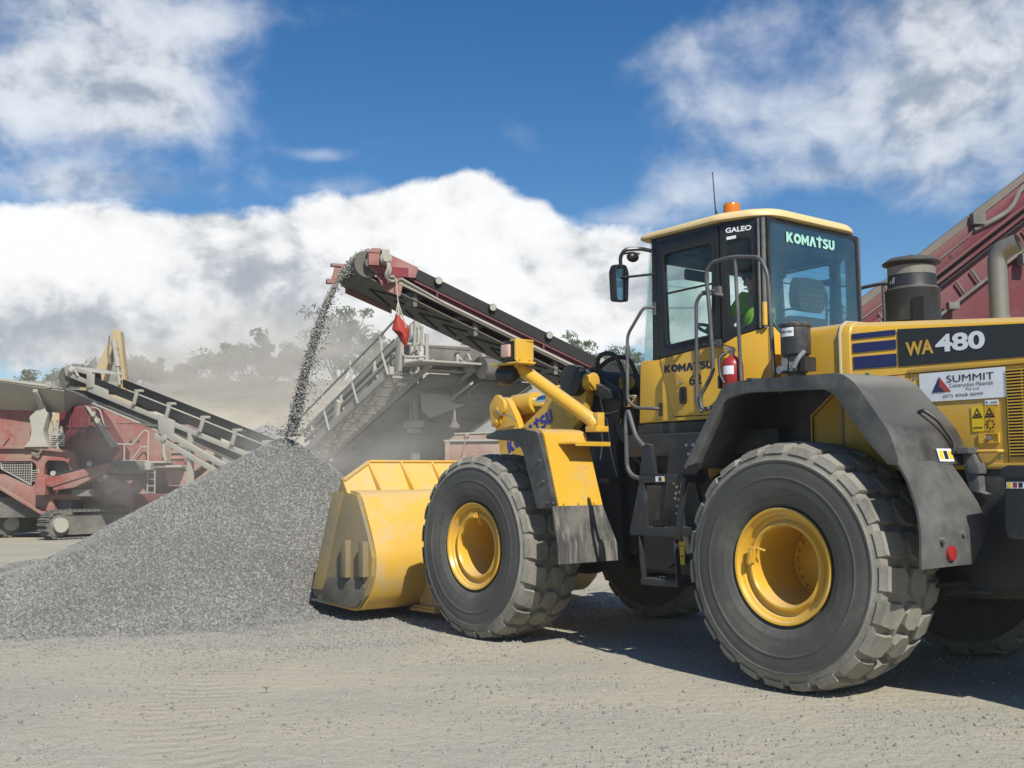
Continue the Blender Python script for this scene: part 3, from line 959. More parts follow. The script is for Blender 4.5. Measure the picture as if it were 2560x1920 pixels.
# ---- axles, frames
m = MB()
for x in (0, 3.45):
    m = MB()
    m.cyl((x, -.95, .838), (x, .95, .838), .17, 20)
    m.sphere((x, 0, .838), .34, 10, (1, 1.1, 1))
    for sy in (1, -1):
        m.cyl((x, sy * .70, .838), (x, sy * .86, .838), .40, 32)  # dark discs enlarged over the rim backs in place of deep shade
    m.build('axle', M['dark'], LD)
m = MB()
m.xz([(-2.15, 1.55), (-2.15, .72), (-.95, .62), (1.9, .62), (2.0, .72), (2.0, 1.25), (1.2, 1.5), (.6, 1.62)], -.50, .50)
m.xz([(1.95, 1.86), (1.95, 1.25), (2.25, 1.2), (2.25, 1.55), (2.1, 1.86)], -.32, .32)
m.xz([(1.95, .60), (2.45, .60), (2.45, .80), (1.95, .80)], -.32, .32)
m.box(.55, 1.75, .50, .98, .70, 1.38)      # tank behind the steps
m.box(.35, 1.92, -.98, .98, 1.62, 1.80)
m.xz([(-1.05, 1.48), (-1.0, 1.17), (-.93, .9), (-.76, .64), (-1.4, .76), (-2.3, .92), (-2.3, 1.48)], .50, .79)
m.xz([(-1.05, 1.48), (-1.0, 1.17), (-.93, .9), (-.76, .64), (-1.4, .76), (-2.3, .92), (-2.3, 1.48)], -.79, -.50)
m.build('rear_frame', M['dark'], LD, bevel=.012)
m = MB()
m.slot = 1
m.xz([(.95, 1.40), (.95, 2.05), (.35, 2.09), (-.12, 2.09), (-.02, 2.02), (.16, 1.88), (.16, 1.40)], .80, .83)
m.slot = 0
# yellow inner wing seen under the rear fender
m.xz([(.52, 1.95), (-.5, 2.2), (-.62, 1.5), (-.42, 1.5), (-.02, 1.62), (.35, 1.86)], .56, .79)
m.xz([(1.24, 1.80), (1.05, 1.80), (1.00, 1.56), (1.26, 1.42), (1.30, 1.62)], .56, .70)
m.build('inner_wing', [M['yellow'], M['dark']], LD, bevel=.01)
m = MB()
# front frame: mast plates, loader tower, axle saddle
for sy in (1, -1):
    y0, y1 = (.36, .44) if sy > 0 else (-.44, -.36)
    m.xz(rnd2([(2.52, .62), (2.55, 1.42), (2.62, 1.95), (2.52, 2.18), (2.55, 2.26), (2.78, 2.36), (2.80, 2.45), (2.90, 2.50), (3.04, 2.47), (3.12, 2.38), (3.08, 2.20), (3.30, 1.85), (3.75, 1.35), (4.05, 1.05), (4.05, .72), (3.2, .58)], .04, 3), y0, y1)
m.box(2.60, 3.1, -.36, .36, .62, 1.95)
m.box(2.53, 2.66, -.60, .60, 1.40, 1.44)
m.box(2.45, 2.62, -.34, .34, .75, 2.10)
m.xz([(2.50, 2.17), (2.55, 2.25), (2.78, 2.34), (2.78, 2.25), (2.64, 2.17)], .44, .56)
m.cyl((2.92, -.62, 2.36), (2.92, .62, 2.36), .105, 28)
m.cyl((2.92, .60, 2.36), (2.92, .70, 2.36), .145, 28)
m.cyl((2.92, -.60, 2.36), (2.92, -.70, 2.36), .145, 28)
m.box(2.56, 2.72, .05, .40, 1.15, 1.42)
m.build('front_frame', M['dark'], LD, bevel=.008)
m = MB()
m.cyl((2.71, .585, 2.335), (2.80, .60, 2.34), .085, 24)
m.build('hose_drum', M['yellow'], LD, bevel=.01)
m = MB()
m.cyl((2.66, .18, 2.33), (2.74, .18, 2.36), .07, 24)
m.build('hose_drum', M['yellow'], LD, bevel=.01)
m = MB()
m.tube([(2.80, .47, 2.42), (2.75, .50, 2.60), (2.58, .45, 2.60), (2.50, .42, 2.42), (2.50, .40, 2.1)], .022, 8, .12)
m.tube([(2.86, .47, 2.42), (2.80, .30, 2.58), (2.60, .25, 2.58), (2.52, .22, 2.40), (2.45, .2, 2.1)], .022, 8, .12)
m.tube([(2.5, .42, 1.9), (2.42, .46, 1.72), (2.3, .40, 1.55), (2.1, .30, 1.45)], .024, 8, .1)
m.tube([(2.5, .30, 1.2), (2.35, .36, 1.05), (2.1, .36, 1.02), (1.9, .3, 1.1)], .03, 8, .1)
m.tube([(2.5, .2, .95), (2.3, .45, .80), (2.05, .45, .82), (1.9, .3, .95)], .03, 8, .1)
m.build('hydraulic_hose', M['hose'], LD)
m = MB()
m.tube([(2.88, .47, 2.31), (2.78, .47, 2.28), (2.72, .47, 2.05), (2.65, .47, 2.04), (2.52, .47, 2.06)], .008, 6, .02)
m.tube([(2.80, .47, 2.03), (2.66, .48, 2.00), (2.60, .50, 1.7), (2.52, .50, 1.46)], .007, 6, .03)
m.tube([(2.78, .47, 1.99), (2.72, .48, 1.8), (2.76, .48, 1.62)], .006, 6, .03)
m.build('pipe', M['steel'], LD)
m = MB()
m.prism([(0, 0), (.115, 0), (.115, .36), (0, .36)], (2.528, .01, 1.44), (0, 1, 0), (0, 0, 1), (-.004, 0, 0))
WL = m.build('warning_label', M['warn'], LD)
m = MB(); m.box(2.520, 2.523, .035, .105, 1.52, 1.55); m.box(2.520, 2.523, .02, .115, 1.60, 1.61); m.box(2.520, 2.523, .02, .115, 1.64, 1.645); m.box(2.520, 2.523, .02, .10, 1.68, 1.685); m.box(2.520, 2.523, .02, .10, 1.72, 1.725)
m.build('label_print', M['ink'], WL)

# ---- lift arms, bell crank, cylinders
armz = [(2.90, 2.48), (3.06, 2.42), (3.44, 2.14), (3.73, 1.97), (4.25, 1.62), (4.75, 1.18), (5.02, .72), (5.12, .52), (5.02, .38), (4.86, .42), (4.70, .78), (4.35, 1.08), (3.75, 1.42), (3.05, 1.86), (2.86, 2.05), (2.80, 2.24), (2.82, 2.40)]
for sy in (1, -1):
    m = MB(); m.xz(rnd2(armz, .05, 3), sy * .50, sy * .60)
    a = m.build('lift_arm', M['yellow'], LD, bevel=.01)
    if sy > 0:
        ux = V(-.915, 0, .40).normalized(); uv = V(.30, 0, .95).normalized()
        # reads toward the cab on the left flank
        t = block_mb(V(3.95, .603, 1.70), ux, uv, .74, .125)
        t.build('lettering', flat('royal_blue_lettering', (.03, .04, .33), .5), a)
        t = MB().prism([(0, 0), (.10, -.06), (.13, .05), (.02, .13)], (3.08, .603, 2.05), (-1, 0, 0), (0, 0, 1), (0, .002, 0))
        t.build('warning_label', M['warn'], a)
m = MB()
m.cyl((4.0, -.5, 1.45), (4.0, .5, 1.45), .15, 24)
m.build('cross_tube', M['yellow'], LD)
m = MB()
lev = rnd2([(4.70, 2.05), (4.72, 2.22), (4.62, 2.33), (4.48, 2.31), (4.33, 2.10), (4.15, 1.70), (4.2, 1.40), (4.35, 1.15), (4.6, 1.05), (4.66, 1.2), (4.56, 1.5), (4.62, 1.85)], .06, 4)
m.xz(lev, .12, .20); m.xz(lev, -.20, -.12)
m.cyl((4.58, -.24, 2.22), (4.58, .24, 2.22), .105, 24)
m.cyl((4.63, -.22, 2.08), (4.63, .22, 2.08), .05, 16)
m.xz(rnd2([(4.70, 2.00), (4.74, 2.24), (4.62, 2.36), (4.54, 2.33), (4.58, 2.02)], .04, 4), .20, .235)
m.cyl((4.60, .2, 2.19), (4.60, .25, 2.19), .025, 10); m.cyl((4.62, .2, 2.06), (4.62, .25, 2.06), .025, 10)
m.build('bell_crank', M['yellow'], LD, bevel=.008)
m = MB(); m.tube([(4.6, .25, 2.19), (4.5, .25, 2.12), (4.38, .25, 2.12), (4.30, .22, 2.05)], .008, 6, .03)
m.build('pipe', M['steel'], LD)
m = MB()
m.cyl((4.58, 0, 2.24), (4.22, 0, 2.255), .115, 24)
m.build('rod_end', M['yellow'], LD, bevel=.01)
m = MB(); m.cyl((4.24, 0, 2.255), (3.86, 0, 2.27), .062, 24); m.build('cylinder_rod', M['chrome'], LD)
m = MB(); m.cyl((3.88, 0, 2.27), (2.95, 0, 2.33), .115, 28); m.cyl((3.92, 0, 2.268), (3.80, 0, 2.273), .14, 28)
m.cyl((3.76, 0, 2.275), (3.70, 0, 2.28), .132, 28); m.tube([(3.95, .10, 2.22), (3.80, .16, 2.22), (3.4, .16, 2.27)], .028, 8, .05)
m.build('tilt_cylinder', M['yellow'], LD, bevel=.006)
for sy in (.28, -.28):
    m = MB(); m.cyl((2.75, sy, .95), (3.9, sy, 1.30), .085, 20); m.cyl((3.9, sy, 1.30), (4.3, sy, 1.42), .045, 16)
    m.build('lift_cylinder', M['yellow'], LD)
m = MB(); m.bar((4.55, 0, 1.12), (5.05, 0, .95), .12, .16); m.build('bucket_link', M['yellow'], LD, bevel=.02)

# ---- bucket
m = MB()
m.slot = 1
side = rnd2([(5.51, 1.45), (5.55, 1.42), (5.74, 1.02), (5.97, .56), (6.13, .29), (6.12, .22), (5.89, .165), (5.32, .135), (5.19, .15), (5.04, .28), (4.94, .48), (4.92, .67), (5.02, .91), (5.22, 1.30), (5.44, 1.32)], .015, 2)
inner_line = [(5.47, 1.33), (5.60, 1.02), (5.78, .56), (5.90, .29)]
for sy in (1, -1):
    m.xz(side, sy * 1.555, sy * 1.60)
    # flared front cheek
    m.strip([V(x, sy * 1.60, z) for x, z in inner_line], [V(x + .17, sy * 1.625, z) for x, z in inner_line], .02 * sy)
m.slot = 0
back = fillet([V(5.46, 1.56, 1.318), V(5.225, 1.56, 1.30), V(5.02, 1.56, .91), V(4.925, 1.56, .66), V(4.945, 1.56, .46), V(5.05, 1.56, .27), V(5.20, 1.56, .155), V(5.33, 1.56, .135), V(6.15, 1.56, .175)], .09, 4)
m.strip(back, [V(p.x, -1.56, p.z) for p in back], -.03)
BK = m.build('bucket', [M['yellow_b'], M['yellow_w']], LD, bevel=.004, ang=40)
m = MB()
gtop = [(1.60, 1.45), (1.19, 1.655), (-1.19, 1.655), (-1.60, 1.45)]
gp = [(1.60, 1.315)] + gtop + [(-1.60, 1.315)]
# plate leans forward from the back sheet to the top lip
up = V(5.50 - 5.27, 0, 1.655 - 1.31).normalized()
sc_ = (V(5.50 - 5.27, 0, 1.655 - 1.31).length) / (1.655 - 1.31)
m.prism([(y, (z - 1.31) * sc_) for y, z in gp], (5.40, 0, 1.31), (0, 1, 0), up, V(.025, 0, -.017))
for (a, b) in zip(gtop[:-1], gtop[1:]):
    pa = V(5.40, a[0], 1.31) + up * (a[1] - 1.31) * sc_; pb_ = V(5.40, b[0], 1.31) + up * (b[1] - 1.31) * sc_
    m.bar(pa, pb_, .05, .025)
for y in (1.22, .80, .38, -.38, -.80, -1.22):
    h = (1.655 - 1.31) * sc_ * (.99 if abs(y) < 1.2 else .95)
    o = V(5.40, y - .011, 1.31)
    m.add([o, o + up * h, o + up * h + V(-.03, 0, .0), o + V(-.085, 0, .02), o + V(0, .022, 0), o + up * h + V(0, .022, 0), o + up * h + V(-.03, .022, 0), o + V(-.085, .022, .02)], [(0, 1, 2, 3), (7, 6, 5, 4), (0, 4, 5, 1), (1, 5, 6, 2), (2, 6, 7, 3), (3, 7, 4, 0)])
m.build('spill_guard', M['yellow_b'], BK, bevel=.003)
m = MB(); m.prism([(1.56, 0), (-1.56, 0), (-1.56, .022), (1.56, .022)], (5.015, 0, .905), (0, 1, 0), V(.35, 0, .9).normalized(), V(-.006, 0, .002))
for sy in (1, -1): m.xz([(5.12, 1.26), (5.20, 1.28), (5.06, .98), (5.01, .95)], sy * .62, sy * .60)
m.build('back_seam', M['yellow_b'], BK)
for x in (5.33, 4.99):
    m = MB(); m.box(x, x + .10, 1.60, 1.665, .45 if x > 5.2 else .475, .83)
    m.build('wear_bar', M['barsteel'], BK, bevel=.006)
m = MB(); m.xz([(5.77, .44), (5.34, .42), (5.13, .46), (5.04, .37), (5.10, .235), (5.20, .165), (5.33, .145), (5.88, .18), (5.90, .29)], 1.601, 1.618)
m.build('side_wear_plate', paint('worn_steel_plate', (.11, .10, .08), .5, .4, .6, dustcol=(.20, .18, .14)), BK, bevel=.004)
m = MB(); m.box(5.75, 6.22, -1.57, 1.57, .145, .172, None); m.build('cutting_edge', M['steel'], BK, bevel=.005)
for y in (.86, -.86):
    m = MB(); m.box(4.70, 5.16, y - .13, y + .13, .085, .115); m.box(4.74, 5.14, y - .10, y + .10, .115, .14)
    m.xz([(4.82, .14), (5.10, .14), (5.06, .36), (4.96, .48), (4.93, .40)], y - .05, y + .05)
    m.build('heel_plate', M['yellow_b'], BK, bevel=.004)

# ---- front fenders with lamp posts
for sy in (1, -1):
    m = MB()
    outl = rnd2([(3.22, 1.835), (3.10, 1.87), (2.68, 1.875), (2.50, 1.85), (2.40, 1.58), (2.29, 1.205), (2.51, 1.19), (2.62, 1.48), (2.70, 1.70), (2.80, 1.775), (3.20, 1.81)], .03, 3)
    m.xz(outl, 1.42, 1.47)
    m.strip([V(3.20, 1.44, 1.825), V(3.10, 1.44, 1.862), V(2.70, 1.44, 1.868)], [V(3.20, .9, 1.825), V(3.10, .9, 1.862), V(2.70, .9, 1.868)], -.02)
    for px_, pz in ((2.47, 1.60), (2.42, 1.42), (2.36, 1.24), (2.30, 1.235)):
        m.cyl((px_, 1.46, pz), (px_, 1.485, pz), .012, 8)
    g = m if sy > 0 else m.mir()
    FF = g.build('front_fender', M['black'], LD, bevel=.012)
    m = MB()
    prof = fillet([V(3.0, 0, 1.878), V(2.62, 0, 1.885), V(2.47, 0, 1.86), V(2.39, 0, 1.58), V(2.28, 0, 1.205)], .06, 5)
    m.strip([V(p.x, 1.425, p.z) for p in prof], [V(p.x, .93 if p.z > 1.83 else .93 - .02 * (1.83 - p.z) , p.z) for p in prof], .018)
    for y in (1.02, 1.2, 1.37): m.cyl((2.295, y, 1.235), (2.277, y, 1.238), .011, 8)
    (m if sy > 0 else m.mir()).build('fender_panel', M['yellow'], FF, ang=50)
    m = MB(); m.prism([(0, 0), (.085, .0), (.085, .09), (0, .09)], (2.357, 1.27, 1.40), (0, -1, 0), (.28, 0, .96), (-.003, 0, .001))
    if sy > 0: m.build('warning_label', M['warn'], FF)
    m = MB(); m.prism([(2.43, 1.29), (2.26, 1.24), (2.25, .84), (2.43, .80)], (0, 0, 1.74), (1, 0, 0), (0, 1, 0), (0, 0, .02))
    m.prism([(2.262, 1.24), (2.25, .84), (2.262, .84), (2.272, 1.24)], (0, 0, 1.722), (1, 0, 0), (0, 1, 0), (0, 0, .03))
    (m if sy > 0 else m.mir()).build('step_shelf', M['yellow'], FF, bevel=.004)
    m = MB()
    pr = [V(2.285, 0, 1.215), V(2.25, 0, 1.05), V(2.22, 0, .9), V(2.205, 0, .74)]
    m.strip([V(p.x + .012 * (i % 2), 1.50, p.z) for i, p in enumerate(pr)], [V(p.x, .93 - .05 * i, p.z - .0) for i, p in enumerate(pr)], -.014)
    (m if sy > 0 else m.mir()).build('mud_flap', M['flap2'], FF)
    # lamp on a slanting post
    m = MB()
    m.tube([(2.36, .90, 1.90), (2.42, .92, 1.97), (3.02, 1.24, 2.46)], .062, 20)
    m.box(2.28, 2.42, .83, .98, 1.85, 1.90); m.box(2.30, 2.36, .86, .94, 1.88, 2.02)
    m.prism([(2.80, 1.22), (2.80, 1.42), (3.20, 1.42), (3.12, 1.16), (2.92, 1.16)], (0, 0, 2.47), (1, 0, 0), (0, 1, 0), (0, 0, .018))
    (m if sy > 0 else m.mir()).build('lamp_post', M['yellow'], FF, bevel=.004)
    m = MB()
    m.prism(rnd2([(0, 0), (.215, 0), (.225, .03), (.225, .20), (.0, .20), (0, .03)], .02, 3), (2.83, 1.425, 2.49), (.10, -1, 0), (0, 0, 1), (.018, .002, 0))
    m.box(2.84, 2.93, 1.21, 1.41, 2.675, 2.69)
    for y in (1.38, 1.26): m.cyl((2.84, y, 2.51), (2.815, y, 2.505), .008, 6)
    (m if sy > 0 else m.mir()).build('lamp_guard', M['yellow'], FF, bevel=.003)
    m = MB(); m.box(2.87, 3.0, 1.22, 1.42, 2.50, 2.66)
    m.cyl((3.05, 1.30, 2.39), (3.17, 1.30, 2.39), .085, 24, .095); m.cyl((2.98, 1.30, 2.39), (3.05, 1.30, 2.39), .05, 24, .085)
    (m if sy > 0 else m.mir()).build('headlamp', M['cabblack'], FF, bevel=.005)
    m = MB(); m.box(2.90, 3.01, 1.42, 1.455, 2.53, 2.645)
    (m if sy > 0 else m.mir()).build('marker_lens', M['lens'], FF, bevel=.012)

# ---- steps
for sy in (1, -1):
    f = (lambda q: q) if sy > 0 else (lambda q: q.mir())
    m = MB()
    m.xz([(1.41, 1.72), (1.33, 1.70), (1.29, 1.47), (1.46, 1.47)], 1.26, 1.30)
    m.xz([(1.455, 1.41), (1.40, 1.41), (1.37, 1.06), (1.56, 1.06)], 1.28, 1.31)
    m.xz([(1.00, 1.44), (.96, 1.44), (1.05, .98), (1.10, .98)], 1.28, 1.31)
    m.xz([(1.40, 1.72), (1.0, 1.75), (.98, 1.62), (1.15, 1.45), (1.02, 1.0), (1.45, .72), (1.5, 1.0)], .985, 1.01)
    m.bar((1.47, 1.285, .99), (1.44, 1.285, .64), .05, .016, (1, 0, 0)); m.bar((1.10, 1.285, .97), (1.075, 1.285, .64), .05, .016, (1, 0, 0))
    ST = f(m).build('ladder', M['dark'], LD, bevel=.004)
    for (x0, x1, z0, z1) in ((.985, 1.455, 1.405, 1.465), (1.08, 1.565, .995, 1.062), (1.065, 1.455, .615, .665)):
        m = MB(); m.box(x0, x1, 1.10, 1.312, z0, z1)
        for i in range(9):
            for j in range(3):
                m.cyl((x0 + .04 + i * (x1 - x0 - .08) / 8, 1.14 + j * .06, z1), (x0 + .04 + i * (x1 - x0 - .08) / 8, 1.14 + j * .06, z1 + .006), .012, 6)
        f(m).build('tread', M['dark'], ST, bevel=.003)
    m = MB(); m.tube([(1.40, 1.30, 1.69), (1.49, 1.30, 1.77), (1.575, 1.30, 2.00), (1.60, 1.30, 1.90), (1.595, 1.30, 1.53), (1.54, 1.30, 1.46), (1.45, 1.30, 1.44)], .018, 10, .05)
    f(m).build('handrail', M['rail'], ST)
    m = MB(); m.tube([(1.26, .995, 1.40), (1.29, 1.0, 1.15), (1.21, 1.0, .85)], .03, 8, .3)
    if sy > 0:
        m.build('pale_hose', flat('dusty_pale_hose', (.42, .39, .32), .8), ST)
        m = MB(); m.box(1.18, 1.27, 1.313, 1.316, 1.415, 1.455); m.build('sticker', M['white'], ST)
        m = MB(); m.box(1.182, 1.205, 1.3165, 1.318, 1.42, 1.45); m.build('sticker_print', M['warn'], ST)
        m = MB(); m.box(1.21, 1.235, 1.3165, 1.318, 1.42, 1.45); m.build('sticker_print', M['ink'], ST)
        m = MB(); m.box(1.26, 1.36, 1.011, 1.014, .76, .94); m.build('warning_label', M['warn'], ST)
        m = MB(); m.box(1.33, 1.335, 1.014, 1.016, .80, .87); m.box(1.27, 1.30, 1.014, 1.016, .82, .83); m.box(1.27, 1.35, 1.014, 1.016, .905, .91); m.build('label_print', M['ink'], ST)
        # punched plate: pale discs painted for daylight seen through holes
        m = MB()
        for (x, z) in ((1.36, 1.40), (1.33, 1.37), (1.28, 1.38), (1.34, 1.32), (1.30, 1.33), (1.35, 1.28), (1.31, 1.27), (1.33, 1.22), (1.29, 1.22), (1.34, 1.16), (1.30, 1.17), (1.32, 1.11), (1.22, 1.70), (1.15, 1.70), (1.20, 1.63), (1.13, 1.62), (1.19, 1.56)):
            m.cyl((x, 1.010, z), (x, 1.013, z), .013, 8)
        m.build('daylight_discs', M['steel'], ST)

# ---- rear fenders
for sy in (1, -1):
    f = (lambda q: q) if sy > 0 else (lambda q: q.mir())
    out = fillet([V(.855, 0, 1.52), V(.47, 0, 2.09), V(.40, 0, 2.115), V(.22, 0, 2.125), V(-.52, 0, 2.115), V(-.62, 0, 2.05), V(-.86, 0, 1.72), V(-.93, 0, 1.505)], .07, 5)
    inn = fillet([V(.735, 0, 1.55), V(.44, 0, 2.005), V(.26, 0, 2.035), V(-.40, 0, 2.015), V(-.48, 0, 1.965), V(-.68, 0, 1.69), V(-.84, 0, 1.515)], .06, 5)
    m = MB()
    m.xz([(p.x, p.z) for p in out] + [(p.x, p.z) for p in reversed(inn)], 1.39, 1.45)
    m.strip([V(p.x, 1.45, p.z) for p in out], [V(p.x + (.0 if p.x > -.3 else (p.x + .3) * .18), .79, p.z + .01) for p in out], .025)
    # lap joint between the front third and the rest
    m.prism([(.245, 1.455), (.195, 1.455), (.195, .85), (.245, .85)], (0, 0, 2.124), (1, 0, 0), (0, 1, 0), (0, 0, .012))
    for (x, y, z) in ((-.50, 1.12, 2.115), (-.70, 1.16, 1.94), (-.86, 1.36, 1.60)):
        m.cyl((x, y, z), (x - .012, y, z + .014), .014, 8)
    RF = f(m).build('rear_fender', M['black'], LD, bevel=.014, ang=40)
    m = MB()
    pr = fillet([V(-.925, 0, 1.52), V(-.99, 0, 1.42), V(-1.07, 0, 1.18), V(-1.06, 0, .88)], .2, 5)
    m.strip([V(p.x, 1.50, p.z) for p in pr], [V(p.x - .05, .98 - .14 * sstep(1.5, 1.15, p.z) + .15 * sstep(1.0, .88, p.z), p.z + .01) for p in pr], -.016)
    FL = f(m).build('mud_flap', M['flap'], RF, ang=50)
    m = MB(); m.cyl((-1.08, 1.22, .965), (-1.125, 1.22, .965), .046, 20); f(m).build('reflector', M['red'], RF, bevel=.006)
    m = MB()
    for y, z in ((1.31, 1.05), (1.08, 1.08)): m.cyl((-1.08, y, z), (-1.13, y, z), .018, 10)
    f(m).build('bolt', M['steel'], RF)
    m = MB(); m.tube([(-.80, 1.05, 1.83), (-.86, 1.055, 1.87), (-.93, 1.0, 1.80), (-1.0, .94, 1.66), (-1.01, .955, 1.585), (-.95, .99, 1.565)], .013, 8, .03)
    f(m).build('grab_handle', M['hose'], RF)
    m = MB(); o = V(-.975, 1.10, 1.53); m.prism([(0, 0), (.14, 0), (.14, .085), (0, .085)], o + V(-.016, 0, .0), (-.12, -1, .0), (.26, 0, .96), (-.004, 0, .001))
    if sy > 0:
        m.build('sticker', M['white'], RF)
        for i, kk in enumerate(('warn', 'ink', 'warn')):
            m = MB(); m.prism([(.01 + i * .045, .015), (.045 + i * .045, .015), (.045 + i * .045, .07), (.01 + i * .045, .07)], o + V(-.0205, 0, .001), (-.12, -1, .0), (.26, 0, .96), (-.002, 0, .001))
            m.build('sticker_print', M[kk], RF)
    m = MB(); m.xz([(-1.02, 1.62), (-1.08, 1.62), (-1.12, 1.50), (-1.13, 1.34), (-1.17, 1.32), (-1.06, 1.34), (-1.03, 1.48)], .80, .88)
    m.box(-1.10, -1.00, .82, .95, 1.58, 1.62); m.box(-1.14, -1.06, .80, .90, 1.45, 1.52)
    f(m).build('hinge_bracket', M['rail'], RF, bevel=.006)

# ---- hood, counterweight
m = MB()


def hoodz(x): return 2.535 - max(0, -x - .1) * .085


sect = lambda x: [V(x, y, z) for y, z in [(-.80, 1.48), (-.80, hoodz(x) - .075), (-.775, hoodz(x) - .02), (-.72, hoodz(x) + .012), (0, hoodz(x) + .04), (.72, hoodz(x) + .012), (.775, hoodz(x) - .02), (.80, hoodz(x) - .075), (.80, 1.48)]]
xs_ = [.44, .30, -.07, -.075, -.165, -.17, -.9, -1.6, -2.2, -2.42]
vs, fs = [], []
for x in xs_:
    s_ = sect(x)
    if -.168 < x < -.072: s_ = [V(p.x, p.y * 1.006, p.z + (.006 if p.z > 2 else 0)) for p in s_]
    if x < -2.3: s_ = [V(p.x, p.y * .93, p.z - (.10 if p.z > 2 else 0)) for p in s_]
    vs += s_
n = 9
for i in range(len(xs_) - 1):
    for k in range(n):
        fs.append((i * n + k, i * n + (k + 1) % n, (i + 1) * n + (k + 1) % n, (i + 1) * n + k))
fs += [tuple(range(n)), tuple(range((len(xs_) - 1) * n, len(xs_) * n))]
m.add(vs, fs)
# raised lower rail and seam lines
m.box(-2.35, -.62, .798, .812, 2.135, 2.165)
m.box(-2.35, -1.0, .798, .81, 1.49, 1.515)
HD = m.build('hood', M['yellow'], LD, bevel=.006, ang=30)
m = MB(); m.box(-.10, -.072, -.812, .812, 1.55, 1.552); m.tube([(-.085, .806, 1.5), (-.085, .806, hoodz(-.08) - .075), (-.085, .78, hoodz(-.08) - .015), (-.085, .72, hoodz(-.08) + .018), (-.085, 0, hoodz(0) + .045), (-.085, -.72, hoodz(0) + .018), (-.085, -.806, 2.4), (-.085, -.806, 1.5)], .013, 8)
m.build('hood_seal', paint('pale_seal', (.42, .36, .25), .4, .4, .7), HD)
m = MB(); m.box(-2.0, -1.302, .80, .806, 1.555, 2.105); m.build('dark_vent_sheet', M['ink'], HD)  # flat black sheet stands in for the shade behind the grille
m = MB()
for i in range(28):
    z = 1.565 + i * .0197
    m.box(-2.0, -1.302, .805, .818, z, z + .0075)
for x in (-1.40, -1.52, -1.64, -1.76, -1.88): m.box(x - .004, x + .004, .805, .814, 1.555, 2.105)
m.build('vent_grille', M['yellow'], HD)
Yd = .8025


def decal(name, q, mat, y=Yd, parent=HD, d=.0015):
    k = MB(); k.prism(q, (0, y, 0), (1, 0, 0), (0, 0, 1), (0, d, 0)); globals()['_last'] = k.build(name, mat, parent, smooth=False); return _last


m = MB()
for x in (-.62, -1.285): m.box(x, x - .004, .7995, .8012, 1.52, 2.13)
m.box(-.30, -2.1, .7995, .8012, 2.130, 2.134); m.build('panel_gap', M['ink'], HD)
m = MB()
for x in (-.66, -.95, -1.24):
    for z in (1.56, 2.10): m.cyl((x, .80, z), (x, .806, z), .009, 8)
m.build('bolt', M['steel'], HD)
decal('model_panel', [(-.545, 2.447), (-2.1, 2.34), (-2.1, 2.168), (-.545, 2.188)], M['decalblack'])
decal('stripe', [(-.185, 2.452), (-.532, 2.446), (-.532, 2.408), (-.187, 2.413)], M['blue'])
decal('stripe', [(-.187, 2.383), (-.532, 2.377), (-.532, 2.312), (-.189, 2.316)], M['blue'])
decal('stripe', [(-.190, 2.287), (-.532, 2.281), (-.532, 2.192), (-.192, 2.20)], M['blue'])
t = text_mb('WA', (-.605, Yd + .0045, 2.252), (-1, 0, .02), (0, 0, 1), .205, .097, 0, bold=.035); t.build('lettering', M['decalgold'], HD, smooth=False)
t = text_mb('480', (-.825, Yd + .0045, 2.258), (-1, 0, -.01), (0, 0, 1), .345, .118, 0, bold=.035); t.build('lettering', M['white'], HD, smooth=False)
decal('company_sign', [(-.70, 2.125), (-1.297, 2.125), (-1.297, 1.932), (-.70, 1.932)], M['white'], Yd + .006, LD)
SG = _last; ys_ = Yd + .0085
k = MB(); k.prism([(-.845, 2.095), (-.79, 1.992), (-.925, 1.992)], (0, ys_, 0), (1, 0, 0), (0, 0, 1), (0, .001, 0)); k.build('emblem', flat('emblem_red', (.42, .07, .05), .5), SG, smooth=False)
k = MB(); k.prism([(-.845, 2.095), (-.79, 1.992), (-.845, 2.028)], (0, ys_ + .0012, 0), (1, 0, 0), (0, 0, 1), (0, .001, 0)); k.prism([(-.79, 1.992), (-.845, 2.028), (-.885, 1.992)], (0, ys_ + .0012, 0), (1, 0, 0), (0, 0, 1), (0, .001, 0)); k.build('emblem', flat('emblem_navy', (.03, .035, .10), .5), SG, smooth=False)
for s_, x, z, wd, h, b in (('SUMMIT', -.897, 2.052, .325, .046, .0), ('Construction Materials', -.915, 2.018, .30, .026, .0), ('Pty Ltd', -1.03, 1.988, .088, .022, .0), ('(07) 4968 0099', -.868, 1.948, .275, .026, .0)):
    text_mb(s_, (x, ys_ + .001, z), (-1, 0, 0), (0, 0, 1), wd, h, 0, bold=b).build('lettering', M['ink'], SG, smooth=False)
decal('warning_label', [(-1.055, 1.885), (-1.138, 1.885), (-1.138, 1.722), (-1.058, 1.722)], M['warn'], Yd + .002)
decal('warning_label', [(-1.142, 1.885), (-1.218, 1.885), (-1.218, 1.725), (-1.142, 1.725)], flat('ochre_label', (.60, .34, .02), .5), Yd + .002)
decal('sticker', [(-1.150, 1.922), (-1.242, 1.922), (-1.242, 1.890), (-1.150, 1.890)], M['white'], Yd + .002)
for xc in (-1.097, -1.18):
    k = MB(); k.prism([(xc + .034, 1.81), (xc, 1.875), (xc - .034, 1.81)], (0, Yd + .0045, 0), (1, 0, 0), (0, 0, 1), (0, .001, 0), holes=[[(xc + .022, 1.818), (xc, 1.862), (xc - .022, 1.818)]])
    k.box(xc - .012, xc + .012, Yd + .0045, Yd + .0055, 1.822, 1.835)
    k.build('label_print', M['ink'], HD, smooth=False)
k = MB(); k.box(-1.165, -1.168, Yd + .0045, Yd + .0055, 1.745, 1.785)
